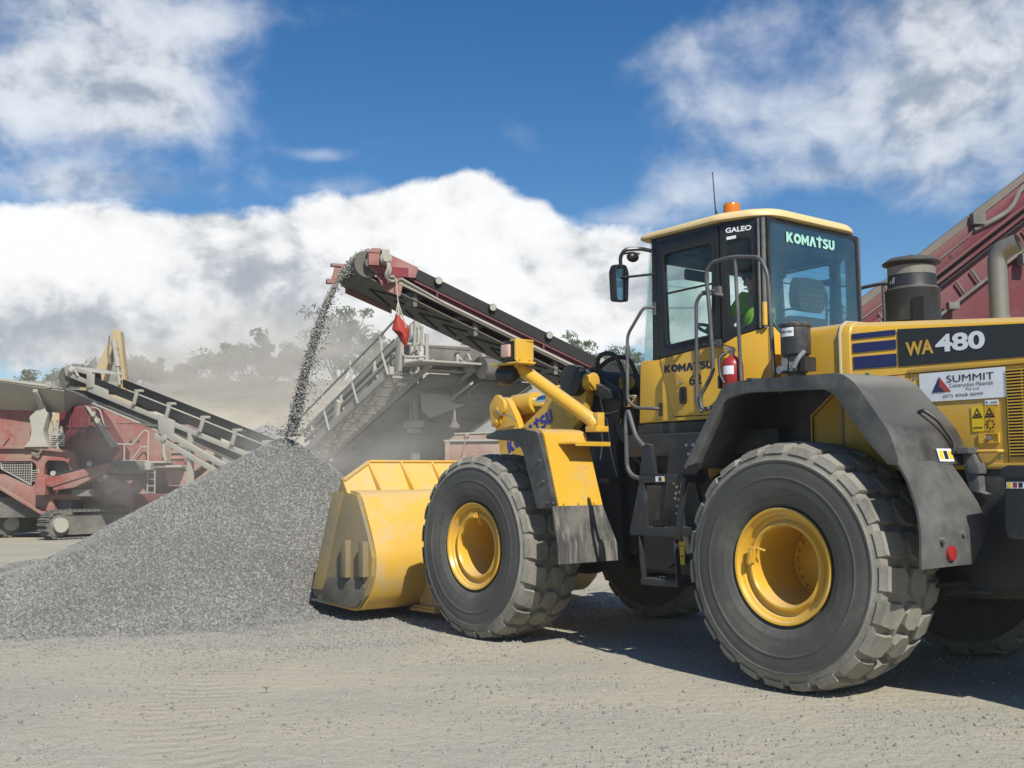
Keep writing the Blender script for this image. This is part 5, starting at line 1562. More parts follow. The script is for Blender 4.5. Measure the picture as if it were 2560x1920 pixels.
# troughed carrying belt
m = MB(); sec = [(.02, 4.49), (.06, 4.49), (.30, 4.36), (.70, 4.36), (.94, 4.49), (.98, 4.49)]
x0b, x1b = .12, TL
A = [V(x0b, y, cz(x0b, z) - (.10 if .25 < y < .75 else .16)) for y, z in sec]
secs = []
for x, k in ((.0, .0), (.35, .55), (.7, 1.0), (TL, 1.0)):
    secs.append([V(x, y, cz(x, 4.36 + (z - 4.36) * k + .02 * (1 - k))) for y, z in sec])
vs = [p for q in secs for p in q] + [p - V(0, 0, .02) for q in secs for p in q]
o2 = len(secs) * 6; fs = []
for i in range(len(secs) - 1):
    for k in range(5):
        a = i * 6 + k; fs.append((a, a + 1, a + 7, a + 6)); fs.append((o2 + a + 6, o2 + a + 7, o2 + a + 1, o2 + a))
    for k in (0, 5):
        a = i * 6 + k; fs.append((a, a + 6, o2 + a + 6, o2 + a))
m.add(vs, fs)
# black skirt along the near edge
m.prism([(.62, cz(.62, 4.485)), (TL, cz(TL, 4.485)), (TL, cz(TL, 4.325)), (.60, cz(.60, 4.335))], (0, .005, 0), (1, 0, 0), (0, 0, 1), (0, .012, 0))
m.prism([(.62, cz(.62, 4.485)), (TL, cz(TL, 4.485)), (TL, cz(TL, 4.325)), (.60, cz(.60, 4.335))], (0, .983, 0), (1, 0, 0), (0, 0, 1), (0, .012, 0))
m.build('carrying_belt', M['belt'], CV)
# return strand with chevron ribs
m = MB()
m.prism([(.0, cz(0, 4.055)), (TL, cz(TL, 4.02)), (TL, cz(TL, 4.035)), (.0, cz(0, 4.07))], (0, 0.02, 0), (1, 0, 0), (0, 0, 1), (0, 1.0, 0))
RB = m.build('return_belt', M['beltunder'], CV)
m = MB()
for i in range(22):
    x = .12 + i * .34
    zf = lambda xx: cz(xx, 4.05 - .0046 * xx)
    for a, b in ((.16, .50), (.86, .50)):
        m.bar((x + .36, a, zf(x + .36)), (x, b, zf(x)), .028, .03)
m.build('chevron_rib', M['belt'], RB)
for i, x in enumerate((.92, 1.67, 2.48, 3.25, 4.0, 4.75, 5.5)):
    m = MB(); m.cyl((x, -.05, cz(x, 4.45)), (x, .02, cz(x, 4.45)), .052, 18); m.bar((x, .0, cz(x, 4.45)), (x, .03, cz(x, 4.30)), .03, .05)
    RLL = m.build('roller_bracket', M['belt'], CV, bevel=.005)
    m = MB(); m.cyl((x, -.056, cz(x, 4.45)), (x, -.05, cz(x, 4.45)), .045, 18); m.build('roller_end', M['greydust'], RLL)
for x in (.62, 1.45, 2.6, 3.7):
    m = MB()
    m.cyl((x, .06, cz(x, 4.02) + .06), (x, .94, cz(x, 4.02) + .06), .055, 16); m.bar((x, .06, cz(x, 4.20)), (x, .06, cz(x, 3.98)), .05, .05)
    m.bar((x + .1, .10, cz(x + .1, 4.16)), (x - .05, .5, cz(x, 4.04)), .05, .05)
    m.build('return_roller', M['greydark'], CV)
m = MB(); m.cyl((-.02, .0, 4.235), (-.02, 1.04, 4.235), .175, 32); m.cyl((-.02, -.10, 4.235), (-.02, .02, 4.235), .06, 16); m.build('head_drum', M['beltunder'], CV)
# red head frame, near and far
m = MB()
m.prism(rnd2([(-.05, 4.20), (.01, 4.40), (.14, 4.415), (.64, 4.215), (.60, 4.075), (.46, 4.085), (.38, 4.02), (.05, 4.13)], .02, 2), (0, -.06, 0), (1, 0, 0), (0, 0, 1), (0, .05, 0))
m.box(-.04, .10, -.14, -.02, 4.20, 4.36)
m.prism([(.06, 4.13), (.45, 4.03), (.40, 3.83), (.20, 3.90)], (0, -.03, 0), (1, 0, 0), (0, 0, 1), (0, .02, 0))
m.prism([(-.05, 4.36), (.0, 4.42), (.12, 4.42), (.10, 4.36)], (0, -.15, 0), (1, 0, 0), (0, 0, 1), (0, .14, 0))
m.prism(rnd2([(-.30, 4.17), (-.24, 4.40), (-.05, 4.44), (.40, 4.24), (.38, 4.10), (.0, 4.16)], .02, 2), (0, 1.02, 0), (1, 0, 0), (0, 0, 1), (0, .05, 0))
m.box(-.36, -.18, 1.0, 1.10, 4.14, 4.20); m.box(-.30, -.16, 1.0, 1.10, 4.38, 4.42)
m.prism([(-.10, 4.10), (.55, 3.84), (.55, 3.76), (-.10, 4.02)], (0, 1.03, 0), (1, 0, 0), (0, 0, 1), (0, .03, 0))
HF = m.build('head_frame', M['redhead'], CV, bevel=.006)
m = MB(); m.cyl((.17, -.22, 4.285), (.17, -.05, 4.285), .075, 20); m.cyl((.17, -.25, 4.285), (.17, -.2, 4.285), .055, 12); m.box(.12, .22, -.2, -.1, 4.30, 4.40)
m.tube([(.18, -.2, 4.30), (.20, -.24, 4.15), (.16, -.2, 4.06), (.24, -.12, 4.0), (.35, -.05, cz(.35, 4.17))], .022, 8, .05); m.tube([(.20, -.2, 4.25), (.23, -.22, 4.12), (.20, -.18, 4.05), (.30, -.08, cz(.3, 4.2))], .02, 8, .05)
m.build('drive_motor', M['greydust'], HF)
m = MB(); m.box(.28, .50, -.075, -.06, 4.08, 4.20, Matrix.Rotation(0, 4, 'X')); m.build('slot_plate', flat('dark_red', (.20, .015, .03), .5), HF)
# tail support
m = MB()
for y in (.05, .95): m.bar((5.8, y, 0), (5.2, y, cz(5.2, 4.15)), .14, .10); m.bar((6.9, y, 0), (6.6, y, cz(6.6, 4.15)), .14, .10)
m.build('support_leg', M['redlight'], CV)

# red vinyl boot hung from the conveyor on a rope
HB = empty('hanging_boot', CV.matrix_basis @ V(.36, -.12, 3.24), CA)
tag(HB, 'limp red vinyl boot hanging on a rope from the long belt conveyor', 'vinyl boot')
m = MB(); m.tube([(-.04, 0, .82), (-.01, 0, .50)], .008, 6)
for a, b in ((-.045, .30), (-.01, .28), (.03, .26), (.09, .16), (.12, .10)): m.tube([(-.01, 0, .50), (a, random.uniform(-.04, .04), b)], .009, 5)
m.build('rope', M['rope'], HB)
m = MB()
vs, fs = [], []
pr = [(.32, [-.06, .00]), (.24, [-.075, .075]), (.16, [-.10, .14]), (.08, [-.11, .17]), (.02, [-.02, .16]), (-.06, [.03, .15]), (-.16, [.09, .13])]
nn = 14
for z, (xa, xb) in pr:
    for k in range(nn):
        a = 2 * math.pi * k / nn
        vs.append(V((xa + xb) / 2 + (xb - xa) / 2 * math.cos(a), .07 * math.sin(a) * (1 + .25 * math.sin(3 * a + z * 9)), z + .02 * math.sin(2 * a + z * 20)))
for i in range(len(pr) - 1):
    for k in range(nn): fs.append((i * nn + k, i * nn + (k + 1) % nn, (i + 1) * nn + (k + 1) % nn, (i + 1) * nn + k))
vs = [V(p.x * .82, p.y * .82, p.z * .82 + .06) for p in vs]
m.add(vs, fs); m.build('boot', M['flagred'], HB)

# stone falling off the head
rg = random.Random(3)
pts = []
Q = CV.matrix_basis
for i in range(6600):
    u = rg.random()
    yy = rg.gauss(.5, .15)
    if u < .26:      # riding over the drum
        t_ = rg.random(); x = .05 - .30 * t_; z = 4.44 - .34 * t_ ** 2 + rg.uniform(-.03, .04); x += rg.gauss(0, .03)
        yy = rg.gauss(.5, .16)
    else:
        t_ = rg.random() ** .75
        z = 4.15 - 2.12 * t_
        x = -.22 - .70 * t_ ** .62 + rg.gauss(0, .019 + .015 * t_)
        if rg.random() < .10: x += abs(rg.gauss(0, .14)) * (.3 + t_)
        yy = rg.gauss(.5, .085 + .02 * t_)
    pts.append(Q @ V(x, min(.95, max(.05, yy)), z))
for i in range(240):
    a = rg.random(); pts.append(V(-2.91 + rg.gauss(0, .17), 14.5 + rg.gauss(0, .15), 2.03 + abs(rg.gauss(0, .07))))
stones('falling_gravel', pts, M['airstone'], 'grey stone pouring from the long conveyor head down onto the heap')

# ================================================================== grey screening plant behind
GA = R(126)  # layout traced from image pixels at a nearer depth, then scaled about the camera
GS = empty('screening_plant', (-2.93, 27.0, 0), GA)     # X runs downhill and away, Y toward the left of the camera
tag(GS, 'dust caked grey screening plant with sloping walkway and handrails behind the heap', 'screening plant')
S2 = -.389


def gz(x, b): return b + S2 * x


def gbar(m, x0, x1, y0, y1, za, zb, x2=None):
    m.prism([(x0, gz(x0, za)), (x1, gz(x1, za)), (x1, gz(x1, zb)), (x0, gz(x0, zb))], (0, y0, 0), (1, 0, 0), (0, 0, 1), (0, y1 - y0, 0))


m = MB()
gbar(m, -.05, 6.2, -.06, .06, 3.98, 4.18)
gbar(m, -.6, 6.2, -.86, -.80, 3.98, 4.14)
WK = m.build('walkway', M['greydust'], GS, bevel=.01)
m = MB()
for i in range(13):
    x = .1 + i * .5; m.bar((x, -.06, gz(x, 4.0)), (x, -.8, gz(x, 4.0)), .05, .05)
for k in range(12):
    y = -.12 - k * .06; m.bar((0, y, gz(0, 4.06)), (6.2, y, gz(6.2, 4.06)), .012, .03)
for i in range(62):
    x = .05 + i * .1; m.bar((x, -.06, gz(x, 4.05)), (x, -.8, gz(x, 4.05)), .010, .012)
for i in range(6): m.bar((.1 + i, -.06, gz(.1 + i, 4.0)), (1.1 + i, -.8, gz(1.1 + i, 4.0)), .03, .03)
m.build('grating', M['greydust'], WK)
m = MB()
for x in (.02, 1.56, 3.14, 4.7): m.tube([(x, .07, gz(x, 4.0)), (x + .28, .07, gz(x, 4.5)), (x + .46, .05, gz(x, 5.13) + .0)], .030, 8)
m.tube([(-.6, .05, gz(-.6, 5.32) - .12), (.48, .05, gz(.48, 5.155)), (5.4, .05, gz(5.4, 5.12))], .028, 8); m.tube([(-.3, .06, gz(-.3, 4.72)), (5.4, .06, gz(5.4, 4.62))], .026, 8)
m.build('handrail', M['greydust'], GS)
# sloping screen box with ribs alongside the walkway
m = MB()
for (b0, b1, y0, y1) in ((4.10, 4.28, -1.05, -.88), (4.80, 4.95, -1.05, -.88), (5.36, 5.58, -1.05, -.86), (4.28, 5.36, -1.0, -.94), (4.28, 5.36, -3.0, -2.94), (5.36, 5.58, -3.05, -2.9), (4.10, 4.28, -3.05, -2.9)):
    gbar(m, .3, 6.4, y0, y1, b0, b1)
gbar(m, .1, 6.4, -.84, -.74, 4.45, 4.60); gbar(m, .2, 6.4, -.84, -.76, 5.06, 5.16)
for x in (.4, 2.3, 4.2, 6.0): gbar(m, x, x + .10, -.93, -.80, 4.15, 5.50)
for x in (.6, 4.0): m.prism([(0, 0), (.24, .02), (.24, 1.12), (.12, 1.2), (0, 1.12)], (x, -.62, gz(x, 4.02)), (1, 0, .0), (-.18, 0, 1), (0, .10, 0)); 
for i in range(9): m.prism([(0, 0), (.12, 0), (.0, .12)], (1.9 + i * .35, -.86, gz(1.9 + i * .35, 4.36)), (1, 0, S2), (0, 0, 1), (0, .03, 0))
SB = m.build('screen_box', M['greydust'], GS, bevel=.012)
m = MB(); gbar(m, .4, 6.3, -2.95, -1.0, 4.55, 4.60); m.build('screen_deck', M['greydark'], SB)
m = MB(); m.tube([(1.2, -.7, gz(1.2, 4.7)), (1.0, -.55, gz(1.0, 5.0)), (.7, -.55, gz(.7, 4.9)), (.55, -.6, gz(.5, 4.3))], .028, 8, .2); m.tube([(.9, -.7, gz(.9, 4.9)), (.6, -.6, gz(.6, 5.05)), (.3, -.6, gz(.3, 4.5)), (-.1, -.6, 4.6)], .024, 8, .2); m.build('hose', M['greydust'], SB)
# end platform
m = MB()
m.box(-.18, -.10, -3.6, -.28, 4.21, 4.39); m.box(-1.0, -.18, -3.6, -.28, 4.25, 4.30); m.box(-.35, -.10, -3.5, -.9, 4.10, 4.16)
for y in (-.9, -.98): pass
PF = m.build('end_platform', M['greydust'], GS, bevel=.01)
m = MB()
m.tube([(-.14, -.93, 4.15), (-.14, -.93, 5.05)], .055, 10); m.tube([(-.14, -2.6, 4.3), (-.14, -2.6, 5.15), (-.6, -2.8, 5.15)], .03, 8, .15)
m.tube([(-.14, -.30, 4.76), (-.14, -3.5, 4.82)], .032, 8); m.tube([(-.14, -.93, 4.48), (-.14, -.35, 4.44), (-.14, -.22, 4.50), (-.14, -.26, 4.60)], .03, 8, .06)
for y in (-.5, -.7): m.tube([(-.3, y, 5.2), (-.22, y - .03, 4.72)], .04, 8)
m.build('handrail', M['greydust'], PF)
m = MB(); m.box(.95, 1.02, -5.4, -1.55, 4.55, 4.92); m.box(.93, .96, -5.4, -1.5, 4.86, 4.93)
m.build('chute_panel', M['greydark'], GS, bevel=.01)
# collecting hopper under the screen, leg, dark chutes
m = MB()
gbar(m, -.2, 6.4, -3.2, -.95, 3.86, 3.98)
for i in range(7): gbar(m, .3 + i * .9, .42 + i * .9, -3.1, -.98, 3.74, 3.86)
m.prism([(1.2, gz(1.2, 3.86)), (5.6, gz(5.6, 3.86)), (4.6, gz(4.6, 3.0)), (2.6, gz(2.6, 2.6))], (0, -1.5, 0), (1, 0, 0), (0, 0, 1), (0, -1.5, 0))
m.build('collecting_hopper', M['greydark'], GS, bevel=.02)
m = MB(); m.prism([(-1.05, 4.14), (-3.0, 4.14), (-2.9, 3.55), (-1.35, 3.0), (-1.1, 3.2)], (.35, 0, 0), (0, 1, 0), (0, 0, 1), (.06, 0, 0)); m.box(.25, .35, -3.1, -1.2, 3.98, 4.08); m.build('chute_panel', M['greydust'], GS, bevel=.01)
m = MB(); m.box(.82, .94, -1.28, -1.18, 2.85, 4.25); m.box(.98, 1.08, -1.26, -1.16, 2.95, 3.75); m.box(.62, 1.28, -1.34, -1.10, 2.78, 2.95); m.cyl((.95, -1.4, 2.72), (.95, -1.05, 2.72), .07, 12)
m.build('hydraulic_leg', M['greydust'], GS, bevel=.008)
# discharge conveyor hung below, rising toward the right
gy = -2.0
m = MB()


def dz(x, b): return b - .352 * x


def dbar(m, x0, x1, y0, y1, za, zb):
    m.prism([(x0, dz(x0, za)), (x1, dz(x1, za)), (x1, dz(x1, zb)), (x0, dz(x0, zb))], (0, y0, 0), (1, 0, 0), (0, 0, 1), (0, y1 - y0, 0))


dbar(m, -.6, 5.2, gy, gy + .05, 3.60, 3.66); dbar(m, -.6, 5.2, gy, gy + .05, 3.86, 3.93)
for y in (gy - 1.5,): dbar(m, -.6, 5.2, y, y + .05, 3.50, 3.93)
m.tube([(5.2, gy + .07, dz(5.2, 3.60)), (-.6, gy + .07, dz(-.6, 3.60))], .03, 8); m.tube([(5.2, gy + .07, dz(5.2, 3.90)), (-.6, gy + .07, dz(-.6, 3.90))], .035, 8)
m.tube([(1.0, gy + .1, dz(1.0, 3.58)), (.8, gy + .1, dz(.8, 3.75)), (1.05, gy + .1, dz(1.05, 3.88))], .03, 8, .1); m.tube([(1.3, gy + .12, dz(1.3, 3.52)), (.95, gy + .12, dz(.95, 3.50)), (.7, gy + .12, dz(.7, 3.66))], .035, 8, .15)
m.tube([(1.95, gy + .1, dz(1.95, 3.66)), (1.8, gy + .1, dz(1.8, 3.45)), (1.55, gy + .1, dz(1.55, 3.32))], .025, 8, .1)
DC = m.build('discharge_conveyor', M['greydust'], GS)
m = MB(); dbar(m, -.9, 5.4, gy - 1.45, gy + .02, 3.95, 4.16); dbar(m, -.95, 7.0, gy - 1.55, gy + .0, 3.50, 3.54)
for i in range(9): dbar(m, -.4 + i * .8, -.3 + i * .8, gy - 1.5, gy, 3.42, 3.50); m.build('belt', M['greydark'], DC)
m = MB(); m.box(-.05, .22, gy - .2, gy + .12, 4.20, 4.40); m.box(-.75, -.25, gy - .12, gy + .10, 4.10, 4.32); m.bar((.2, gy, 4.62), (-.4, gy, 4.26), .06, .06); m.box(.0, .12, gy, gy + .1, 4.3, 4.66)
m.tube([(-.1, gy, 4.4), (-.35, gy, 4.62), (-.5, gy, 4.40)], .03, 8, .1); m.build('drive_motor', M['greydust'], DC, bevel=.01)
m = MB(); m.cyl((-1.0, gy + .02, 4.16), (-1.0, gy - 1.5, 4.16), .26, 28); m.build('head_drum', M['beltunder'], DC)
m = MB(); m.bar((-.9, gy - 1.62, dz(-.9, 3.48)), (6.0, gy - 1.62, dz(6.0, 3.46)), .07, .06); m.bar((1.0, gy - 1.66, dz(1.0, 3.50)), (2.2, gy - 1.66, dz(2.2, 3.50)), .08, .12); m.build('side_rail', M['greydust'], GS)
m = MB()
for x, y in ((1.2, -1.3), (5.2, -1.3), (1.2, -4.2), (5.2, -4.2)): m.box(x, x + .25, y, y - .25, 0, gz(x, 3.6) if y > -2 else 2.2)
m.box(.4, 6.2, -1.3, -4.4, .6, 1.0)
m.build('chassis', M['greydark'], GS, bevel=.02)
# rope weight
RW_ = empty('hanging_weight', GS.matrix_basis @ V(.12, -1.9, 2.75), GA)
tag(RW_, 'dusty weight bundle hanging on a thin rope from the grey discharge conveyor', 'weight')
m = MB(); m.tube([(0, 0, 1.35), (-.01, 0, .62)], .010, 6)
for a in (-.04, -.01, .02, .05): m.tube([(-.01, 0, .64), (a, random.uniform(-.03, .03), .12)], .012, 5)
m.build('rope', M['rope'], RW_)
m = MB(); m.lathe([(.03, .30), (.06, .16), (.15, .02), (.13, -.02), (0, -.03)], n=14); m.build('weight', M['greydark'], RW_)

# ================================================================== low red feeder box
FB_ = empty('feeder_hopper', (-1.0, 23.6, 0), R(-6))
tag(FB_, 'low dusty red feeder box behind the yellow bucket, with faded lettering', 'feeder hopper')
m = MB(); m.box(-.36, 2.4, 0, .06, 1.62, 2.27); m.prism([(-.36, 2.27), (2.4, 2.27), (2.4, 2.45), (-.20, 2.40)], (0, -.02, 0), (1, 0, 0), (0, 0, 1), (0, .05, 0)); m.box(-.42, -.32, -.06, .08, 1.2, 2.24); m.box(-.36, 2.4, .06, 1.6, 1.55, 1.65); m.box(-.36, 2.4, 1.6, 1.66, 1.6, 2.3)
m.bar((.05, -.05, 2.40), (-.06, -.05, 1.98), .05, .02); m.cyl((.05, -.08, 2.39), (.05, 0, 2.39), .05, 12)
for x in (-.3, 2.2): m.box(x, x + .12, .1, .22, 0, 1.6); m.box(x, x + .12, 1.4, 1.52, 0, 1.6)
m.build('hopper_wall', M['redfull'], FB_, bevel=.01)
m = MB(); m.box(-.44, 2.4, -.06, .07, 2.25, 2.29); m.prism([(-.22, 2.40), (2.4, 2.45), (2.4, 2.48), (-.22, 2.43)], (0, -.05, 0), (1, 0, 0), (0, 0, 1), (0, .08, 0)); m.box(.0, 1.2, -.05, .06, 1.60, 1.65); m.build('top_rail', M['greydust'], FB_)
text_mb('TEREX', (-.02, -.0045, 2.03), (1, 0, 0), (0, 0, 1), .42, .10, 0, bold=.02).build('lettering', flat('faded_lettering', (.36, .24, .19), .8), FB_, smooth=False)

# ================================================================== big red screener at the right
RA = R(9)
RS = empty('screening_plant', (5.0, 16.3, 0), RA)
tag(RS, 'tall red screening plant with raised sloping box behind the black loader cab', 'screening plant')
# slope measured along the picture: rises to the right
SR = .725


def rz_(x, b): return b - .06 + SR * x


def rbar(m, x0, x1, y0, y1, za, zb):
    m.prism([(x0, rz_(x0, za)), (x1, rz_(x1, za)), (x1, rz_(x1, zb)), (x0, rz_(x0, zb))], (0, y0, 0), (1, 0, 0), (0, 0, 1), (0, y1 - y0, 0))


m = MB(); rbar(m, -.1, 5.5, 0, .10, 3.50, 3.86); rbar(m, -.1, 5.5, -.05, .10, 3.48, 3.53); rbar(m, -.1, 5.5, 2.2, 2.3, 3.0, 3.3)
m.build('side_beam', M['redlight'], RS, bevel=.008)
m = MB(); rbar(m, -.2, 5.5, .02, .14, 3.863, 3.985); m.build('top_cover', paint('shaded_dusty_cover', (.15, .13, .11), .4, .6, .8, dustcol=(.19, .17, .145)), RS)  # cover colour darkened for the shade it stands in
m = MB(); rbar(m, .0, 5.5, .25, 1.6, 2.9, 3.45); m.build('screen_deck', M['belt'], RS)
m = MB(); rbar(m, .35, 5.5, -.08, -.03, 3.36, 3.41); m.build('guard_pipe', M['redlight'], RS)
m = MB(); rbar(m, -.1, 5.5, .18, .26, 1.2, 3.22); m.build('lower_body', M['redlight'], RS, bevel=.01)
m = MB(); rbar(m, .6, 5.5, .06, .10, 2.82, 2.87); rbar(m, 3.1, 5.5, .06, .11, 2.45, 2.50)
for x in (1.25, 1.75, 2.0, 2.9, 3.3): m.bar((x, .12, rz_(x, 3.15)), (x + .16, .12, rz_(x, 2.92)), .035, .03)
m.box(1.55, 1.72, .0, .10, 3.92, 4.02); m.box(2.75, 2.90, -.05, .1, 4.62, 4.78); m.box(3.05, 3.2, -.05, .1, 4.35, 4.45)
for k in range(5): m.box(3.0, 3.12, .1, .16, 4.75 + k * .07, 4.77 + k * .07)
m.build('service_pipe', M['greydark'], RS, bevel=.006)
m = MB()
for x in (.45, 1.6, 2.55): m.cyl((x, -.004, rz_(x, 3.60)), (x, -.002, rz_(x, 3.60)), .028, 14)
m.build('dark_hole_disc', M['ink'], RS)  # black discs painted for the shade inside bolt holes
m = MB(); m.tube([(.0, -.02, rz_(0, 3.70)), (.9, -.02, rz_(.9, 3.68)), (1.0, -.03, rz_(1.0, 3.74)), (1.06, -.02, rz_(1.06, 3.69)), (1.9, -.02, rz_(1.9, 3.70)), (2.2, -.02, rz_(2.2, 3.88)), (3.1, -.02, rz_(3.1, 3.90))], .010, 6, .02)
m.tube([(1.98, -.04, rz_(1.98, 3.74)), (2.3, -.06, rz_(2.3, 3.66)), (2.6, -.06, rz_(2.6, 3.62)), (2.75, -.06, rz_(2.75, 3.82)), (3.2, -.04, rz_(3.2, 3.80))], .034, 8, .2)
m.box(1.93, 2.13, -.12, -.02, rz_(2.0, 3.80), rz_(2.0, 3.96)); m.build('hose', M['greydark'], RS)
for x, z0, z1 in ((.42, 3.58, 3.02), (-.02, 3.58, 3.2)):
    m = MB()
    for k in range(9):
        z = rz_(x, z0) - k * .05
        c = V(x, -.05, z)
        ring_ = [c + (V(.016 * math.cos(a), 0, .028 * math.sin(a)) if k % 2 == 0 else V(0, .016 * math.cos(a), .028 * math.sin(a))) for a in [j * math.pi / 4 for j in range(8)]]
        m.tube(ring_, .007, 5, 0, True)
    m.build('chain', M['steel'], RS)
m = MB()
for x in (.8, 4.6):
    for y in (.3, 1.9): m.box(x, x + .25, y, y + .25, 0, rz_(x, 2.0))
m.box(.2, 5.6, .3, 2.1, .9, 1.5)
for y in (.3, 1.6): m.box(.4, 5.0, y, y + .5, .0, .75)
m.build('chassis', M['redlight'], RS, bevel=.02)

# ================================================================== red jaw crusher on tracks, far left
JC = empty('crusher', (-12.0, 30.0, 0), 0)
tag(JC, 'dusty red tracked rock crusher with hopper standing left of the heap', 'crusher')


def L2(pts): return [(x + 12.0, z) for x, z in pts]


m = MB()
# flared feed hopper
m.strip([V(-4.5, -.75, 4.70), V(-1.77, -.75, 4.22), V(.28, -.75, 3.90)], [V(-4.5, .14, 3.62), V(-.90, .14, 3.44), V(-.05, .14, 3.38)], .05)
m.strip([V(.28, -.75, 3.90), V(.28, 2.6, 3.90)], [V(-.05, .14, 3.38), V(-.05, 2.0, 3.38)], -.05)
m.prism(L2([(-16.5, 4.80), (-13.77, 4.28), (-11.70, 3.96), (-11.70, 3.90), (-13.77, 4.20), (-16.5, 4.66)]), (0, -.80, 0), (1, 0, 0), (0, 0, 1), (0, .12, 0))
m.prism(L2([(-16.5, 4.72), (-11.75, 3.92), (-12.2, 3.42), (-16.5, 3.75)]), (0, 2.6, 0), (1, 0, 0), (0, 0, 1), (0, .08, 0))
for x in (-13.55, -12.12): m.box(x + 12 - .07, x + 12 + .07, -.85, -.80, 4.0 + (-12.12 - x) * .16 - .06, 4.0 + (-12.12 - x) * .16 + .10)
m.build('hopper', M['greydust'], JC, bevel=.012)
m = MB(); m.prism(L2([(-16.5, 3.75), (-12.90, 3.46), (-12.78, 2.66), (-12.9, 2.42), (-16.5, 2.42)]), (0, .14, 0), (1, 0, 0), (0, 0, 1), (0, .1, 0))
m.bar((-1.55, .11, 2.70), (-1.75, .11, 2.45), .05, .06); m.build('hopper_side', M['reddust'], JC)
m = MB(); m.prism(L2([(-12.56, 3.92), (-12.44, 3.90), (-12.42, 3.42), (-12.34, 3.30), (-12.46, 2.86), (-12.40, 2.62), (-12.30, 2.42), (-12.95, 2.42), (-12.80, 2.60), (-12.76, 2.9), (-12.83, 3.22), (-12.62, 3.42)]), (0, -.30, 0), (1, 0, 0), (0, 0, 1), (0, .34, 0)); m.box(-.56, -.44, -.76, -.28, 3.84, 3.92); m.bar((-.50, -.74, 3.86), (-.50, -.28, 3.45), .12, .06)
m.build('hopper_post', M['greydust'], JC, bevel=.012)
m = MB(); m.tube([(-.52, -.2, 3.25), (-.50, -.22, 2.75), (-.48, -.22, 2.4), (-.58, -.24, 2.2), (-.78, -.2, 2.26)], .035, 8, .12); m.tube([(-.78, -.18, 3.0), (-.66, -.22, 2.92), (-.52, -.2, 3.1), (-.45, -.2, 3.3)], .025, 8, .08)
for k in range(5): m.tube([(-.50 + .012 * k, -.2, 3.22 - .07 * k), (-.42, -.2, 3.20 - .07 * k)], .016, 6)
m.build('hydraulic_hose', M['greydark'], JC)
# deep side frame with two openings
outer = L2([(-16.5, 2.46), (-12.9, 2.44), (-11.82, 2.32), (-11.68, 2.22), (-11.62, 2.0), (-11.50, 1.30), (-11.50, 1.02), (-12.22, 1.02), (-12.14, .68), (-12.48, .64), (-13.69, 1.42), (-16.5, 1.45)])
hole1 = rnd2(L2([(-16.3, 2.07), (-12.80, 2.05), (-12.70, 1.96), (-12.66, 1.5), (-12.80, 1.36), (-13.60, 1.72), (-16.3, 1.75)]), .08, 4)
hole2 = rnd2(L2([(-12.42, 2.07), (-11.92, 2.05), (-11.84, 1.95), (-11.72, 1.62), (-11.72, 1.16), (-12.36, 1.16), (-12.50, 1.3), (-12.48, 1.9)]), .08, 4)
m = MB(); m.prism(outer, (0, -.10, 0), (1, 0, 0), (0, 0, 1), (0, .22, 0), [hole1, hole2])
m.prism(L2([(-16.5, 2.40), (-12.9, 2.38), (-11.80, 2.26), (-11.80, 2.34), (-12.9, 2.46), (-16.5, 2.48)]), (0, -.24, 0), (1, 0, 0), (0, 0, 1), (0, .14, 0))
m.prism(L2([(-16.5, 1.50), (-13.7, 1.48), (-12.50, .72), (-12.16, .74), (-12.16, .66), (-12.5, .64), (-13.72, 1.38), (-16.5, 1.40)]), (0, -.22, 0), (1, 0, 0), (0, 0, 1), (0, .12, 0))
m.build('side_frame', M['reddust'], JC, bevel=.016)
m = MB(); m.box(-4.5, .5, .5, .6, 1.0, 2.4); m.box(-.5, 3.2, 1.7, 2.6, .5, 1.9); m.build('shaded_inner_wall', M['redlight'], JC)  # recess shade put into dark paint; second box added to fill a bright gap
m = MB(); m.box(-.40, .2, .30, .42, 1.5, 2.05); m.box(-.1, .02, .2, .35, 1.55, 1.95); m.build('inner_machinery', M['greydark'], JC, bevel=.02)
gr = L2([(-13.69, 2.04), (-12.83, 2.02), (-12.83, 1.40), (-13.64, 1.84)])
m = MB()
for i in range(14):
    x = -1.67 + i * .063; zt = 2.03; zb = 1.84 - (x + 1.64) * .54
    m.bar((x, -.02, zb), (x, -.02, zt), .014, .014)
for i in range(10):
    z = 2.02 - i * .065; xl = -1.68 if z > 1.86 else -1.64 + (1.84 - z) / .54
    if xl < -.86: m.bar((xl, -.03, z), (-.84, -.03, z), .014, .014, (0, 1, 0))
m.prism([(x + 0, z) for x, z in gr], (0, -.05, 0), (1, 0, 0), (0, 0, 1), (0, .04, 0), [[(cx_ * .94 - .072, (z - 1.86) * .90 + 1.86) for cx_, z in gr]])
m.build('guard_grille', M['greydust'], JC)
m = MB()
for k in range(6): m.bar((-.80, -.14, 1.52 + k * .055), (-.62, -.14, 1.54 + k * .055), .02, .02)
m.bar((-.60, -.14, 1.5), (-.60, -.14, 1.85), .03, .03); m.build('step_rack', M['greydust'], JC)
